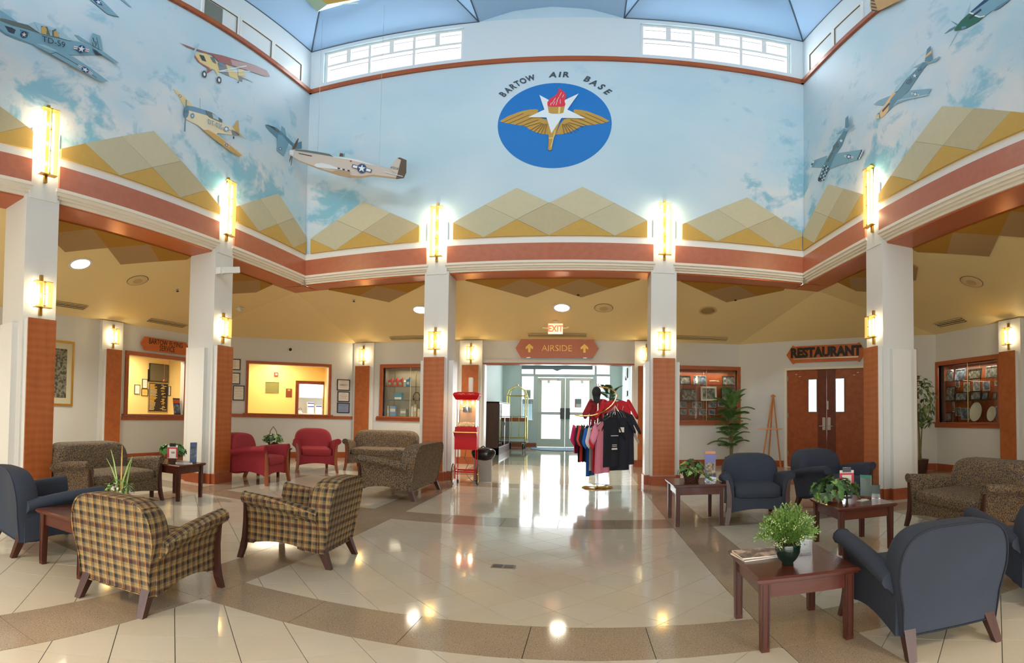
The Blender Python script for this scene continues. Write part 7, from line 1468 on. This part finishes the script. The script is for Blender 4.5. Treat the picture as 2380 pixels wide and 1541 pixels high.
a.shape('insignia_bar', [(1465,710), (1778,795), (1765,848), (1450,765)], P_NAVY).shape('bar', [(1478,725), (1560,745), (1550,780), (1465,760)], P_WHITE).shape('bar', [(1680,775), (1765,800), (1755,835), (1675,815)], P_WHITE).ell('disc', (1615,780), 76, 76, 0, P_NAVY).star((1615,780), 66, .1, P_WHITE)
# diving fighters on the right wall
Z = (1870, 90, 4.5333)
a = Mural(WR, Z, 'blue-grey fighter with peach nose painted diving on the right wall')
a.shape('far_wing', [(725,695), (780,650), (905,600), (900,660), (820,705)], P_STEEL).shape('far_tailplane', [(1140,305), (1250,245), (1300,250), (1200,300)], P_STEEL)
a.shape('fuselage', [(750,845), (760,800), (790,770), (940,570), (1000,500), (1100,400), (1250,250), (1310,250), (1260,310), (1190,410), (1100,545), (1000,640), (880,770), (800,835)], P_STEELD).shape('nose_panel', [(790,775), (930,570), (965,568), (900,650), (880,760), (830,820), (800,835)], P_ORG).shape('spinner', [(750,845), (762,800), (785,795), (785,840)], P_YEL).line('exhaust', [(820,765), (895,680)], .05, P_DARK)
a.shape('canopy', [(940,570), (960,510), (1060,415), (1070,430), (985,545)], P_STEELL)
a.shape('near_wing', [(940,700), (1000,640), (1110,545), (1330,525), (1330,540), (1290,600), (1060,650)], P_STEEL).line('wing_line', [(935,710), (985,650), (1310,590)], .02, P_STEELL).roundel((1165,585), 22, .2, True, 1, P_STEELD)
a.shape('tailplane', [(1250,280), (1420,185), (1430,190), (1390,235)], P_STEEL).shape('fin', [(1265,240), (1290,110), (1325,75), (1345,220), (1310,240)], P_STEELD).shape('fin_band', [(1272,185), (1335,120), (1338,150), (1268,205)], P_ORG)
a.text('OJ', (1072,470), (1122,425), 42, P_DARK).star((1160,390), 22, 0, P_WHITE).text('N', (1198,345), (1228,318), 36, P_DARK)
a = Mural(WR, Z, 'checker-nosed fighter painted diving beside the tall sconce')
a.shape('far_wing', [(50,1355), (90,1285), (240,1230), (230,1300), (180,1360)], P_STEEL).shape('far_tailplane', [(328,1005), (420,940), (440,960), (380,1000)], P_STEEL)
a.shape('fuselage', [(145,1500), (150,1450), (200,1330), (290,1170), (350,1060), (420,960), (460,945), (440,1000), (390,1130), (330,1220), (260,1380), (190,1490), (160,1505)], P_STEELD).shape('canopy', [(290,1190), (300,1130), (345,1075), (350,1110), (310,1180)], P_OLIVE).shape('anti_glare', [(225,1295), (290,1190), (300,1200), (250,1300)], P_OLIVE)
a.shape('near_wing', [(265,1370), (330,1210), (620,1165), (625,1180), (580,1270), (380,1330)], P_STEEL).roundel((465,1243), 24, .15, True)
for k in range(8):
    x, y = 205-k*7, 1330+k*20
    for j in range(3): a.shape('checker', [(x+j*18+(k % 2)*9, y+j*5), (x+j*18+(k % 2)*9+9, y+j*5+2), (x+j*18+(k % 2)*9+6, y+j*5+18), (x+j*18+(k % 2)*9-3, y+j*5+16)], P_DARK if (k+j) % 2 else P_WHITE)
for k in range(4): x, y = 618-k*12, 1170+k*26; a.shape('checker', [(x-22,y+2), (x-8,y), (x-14,y+24), (x-28,y+26)], P_DARK).shape('checker', [(x-8,y), (x+4,y-2), (x-2,y+22), (x-14,y+24)], P_WHITE)
for k in range(3): x, y = 95-k*12, 1290+k*22; a.shape('checker', [(x-8,y+2), (x+6,y-2), (x,y+18), (x-14,y+20)], P_DARK if k % 2 else P_WHITE)
a.ell('spinner', (152,1480), 11, 24, .1, P_DARK).shape('tailplane', [(420,965), (520,908), (525,915), (490,945), (440,975)], P_STEEL).shape('fin', [(425,940), (430,840), (458,808), (470,920), (450,945)], P_STEELD).star((385,1075), 20, 0, P_WHITE).text('WZ', (338,1150), (362,1118), 36, P_DARK)
# green-nosed fighter at the upper right
Z = (2180, 0, 11.855)
a = Mural(WR, Z, 'green-nosed fighter painted at the upper right frame edge')
a.shape('propeller_blade', [(175,935), (310,810), (480,715), (470,780), (300,870)], P_STEELD).shape('propeller_blade', [(330,560), (420,600), (540,660), (520,700)], P_BLUEG).shape('propeller_blade', [(700,500), (820,230), (900,90), (840,320), (720,510)], P_STEELL).shape('propeller_blade', [(530,860), (560,860), (380,1180), (285,1340)], P_STEELL)
a.shape('fuselage', [(440,840), (500,730), (640,560), (880,340), (1260,0), (1330,-80), (2100,-80), (1960,0), (1700,220), (1550,290), (1530,270), (1280,450), (1100,600), (800,770), (600,830), (480,850)], P_STEEL).shape('nose', [(440,840), (500,730), (640,560), (880,350), (960,390), (1000,430), (1150,470), (1280,450), (1100,600), (800,770), (600,830), (480,850)], P_GREEN).line('nose_ring', [(870,350), (960,380), (1020,425), (1150,470), (1290,440)], .025, P_WHITE).line('exhaust', [(860,510), (1190,260)], .05, P_DARK).shape('spine', [(880,340), (1270,0), (1400,0), (940,330)], P_NAVY).shape('radiator', [(1530,275), (1640,180), (1960,-20), (1980,0), (1700,220), (1560,290)], P_STEELD).shape('intake', [(640,740), (760,720), (790,760), (660,815)], P_BLUEG)
# wooden wing tip with striped edge
Z = (1680, 0, 5.409)
a = Mural(WR, Z, 'tan wing tip with striped edge crossing the timber rail')
a.lay = .066
a.shape('wing', [(1860,-60), (2330,-60), (2230,5), (1985,125), (1895,155), (1860,120), (1850,60)], P_WOOD)
for k in range(4): y = -10+k*42; a.shape('stripe', [(1858+k*3,y), (1905+k*12,y+12), (1912+k*12,y+34), (1858+k*4,y+22)], P_BROWN)
# ---------------------------------------------------------------- round emblem
Z = (1140, 150, 6.1633)
a = Mural(WB, Z, 'round blue emblem with winged torch and star under BARTOW AIR BASE', 'wall_emblem'); a.r['category'] = 'emblem'
P_EMB, P_GOLD, P_STAR, P_FLAME, P_GLN, P_LET = paint('emblem_blue', (0,112,190)), paint('emblem_gold', (186,146,62)), paint('emblem_white', (220,230,234)), paint('emblem_flame', (212,48,66)), paint('emblem_line', (92,70,34)), paint('emblem_letter', (58,72,84))
c0 = WB.hit(*a.px(915, 845)); a.lay += .001
MB().prism([c0+Vector((1.115*math.cos(g), -.005, 1.125*math.sin(g))) for g in [2*PI*k/72 for k in range(72)]], (0,.001,0)).obj('blue_disc', P_EMB, a.r)
def mir(pts): return [(1830-x, y) for x, y in pts]
wing = [(128,812), (250,740), (380,690), (470,662), (560,645), (660,640), (685,655), (672,690), (800,770), (830,850), (830,1003), (740,995), (650,970), (560,930), (500,882), (360,862), (220,838)]
a.shape('wing', wing, P_GOLD).shape('wing', [(1706,808), (1580,742), (1450,692), (1380,668), (1290,648), (1200,645), (1188,662), (1200,695), (1060,775), (1000,850), (935,1003), (1030,998), (1130,970), (1220,930), (1295,882), (1460,865), (1620,840)], P_GOLD)
a.shape('collar', [(715,758), (810,758), (810,785), (760,780)], P_EMB).shape('collar', [(1018,762), (1098,768), (1060,785), (1008,790)], P_EMB)
for i, (p, q) in enumerate([((180,830),(470,700)), ((260,845),(560,720)), ((360,862),(640,745)), ((450,875),(690,790)), ((510,890),(720,830)), ((570,940),(740,840)), ((620,965),(755,845)), ((670,985),(770,850)), ((720,995),(790,850)), ((775,1000),(805,850))]):
    a.line('feather_line', [p, q], .010, P_GLN).line('feather_line', [(1835-p[0], p[1]), (1835-q[0], q[1])], .010, P_GLN)
a.shape('torch_handle', [(815,790), (1000,790), (935,1000), (905,1050), (880,1190), (882,1215), (850,1232), (822,1212), (830,1190), (835,1050), (828,1000)], P_GOLD)
a.line('torch_band', [(832,1055), (908,1050)], .012, P_STAR).line('torch_shine', [(925,940), (900,1060), (865,1190)], .014, paint('emblem_shine', (224,200,130)))
a.shape('star', [(700,435), (840,510), (1060,510), (1265,415), (1102,645), (1360,772), (1018,765), (872,985), (802,758), (540,755), (772,645)], P_STAR)
a.shape('torch_cup', [(818,590), (1065,590), (1045,690), (990,705), (880,705), (835,690)], P_GOLD).shape('cup_shine', [(975,600), (1005,600), (995,700), (968,702)], paint('emblem_shine', (224,200,130)))
a.shape('flame', [(815,580), (815,540), (850,490), (920,450), (960,410), (975,370), (968,335), (1010,355), (1060,395), (1083,440), (1080,480), (1060,525), (1075,570), (1062,595), (1000,605), (880,605), (828,598)], P_FLAME)
for p in ([(880,560),(930,480)], [(940,580),(960,510)], [(900,580),(925,530)], [(1000,560),(1000,500)], [(990,450),(1015,400)], [(1030,470),(1050,430)], [(950,520),(985,460)], [(860,585),(870,545)]): a.line('flame_lick', p, .008, P_STAR)
for ch, x, y, ang in (('B',180,428,-.80), ('A',252,368,-.70), ('R',320,318,-.60), ('T',388,274,-.52), ('O',468,236,-.42), ('W',575,196,-.30), ('A',893,150,.05), ('I',990,146,.05), ('R',1075,146,.05), ('B',1380,210,.42), ('A',1478,265,.50), ('S',1585,320,.68), ('E',1672,390,.75)):
    P0 = WB.hit(*a.px(x, y), .012); M = Matrix.Translation(P0) @ Matrix.Rotation(PI/2, 4, 'X') @ Matrix.Rotation(-ang, 4, 'Z'); lettering(ch, .22, M, P_LET, a.r, ext=.0005, sx=.74 if x < 700 else .92, bold=.007, shear=.08 if x > 800 else 0)
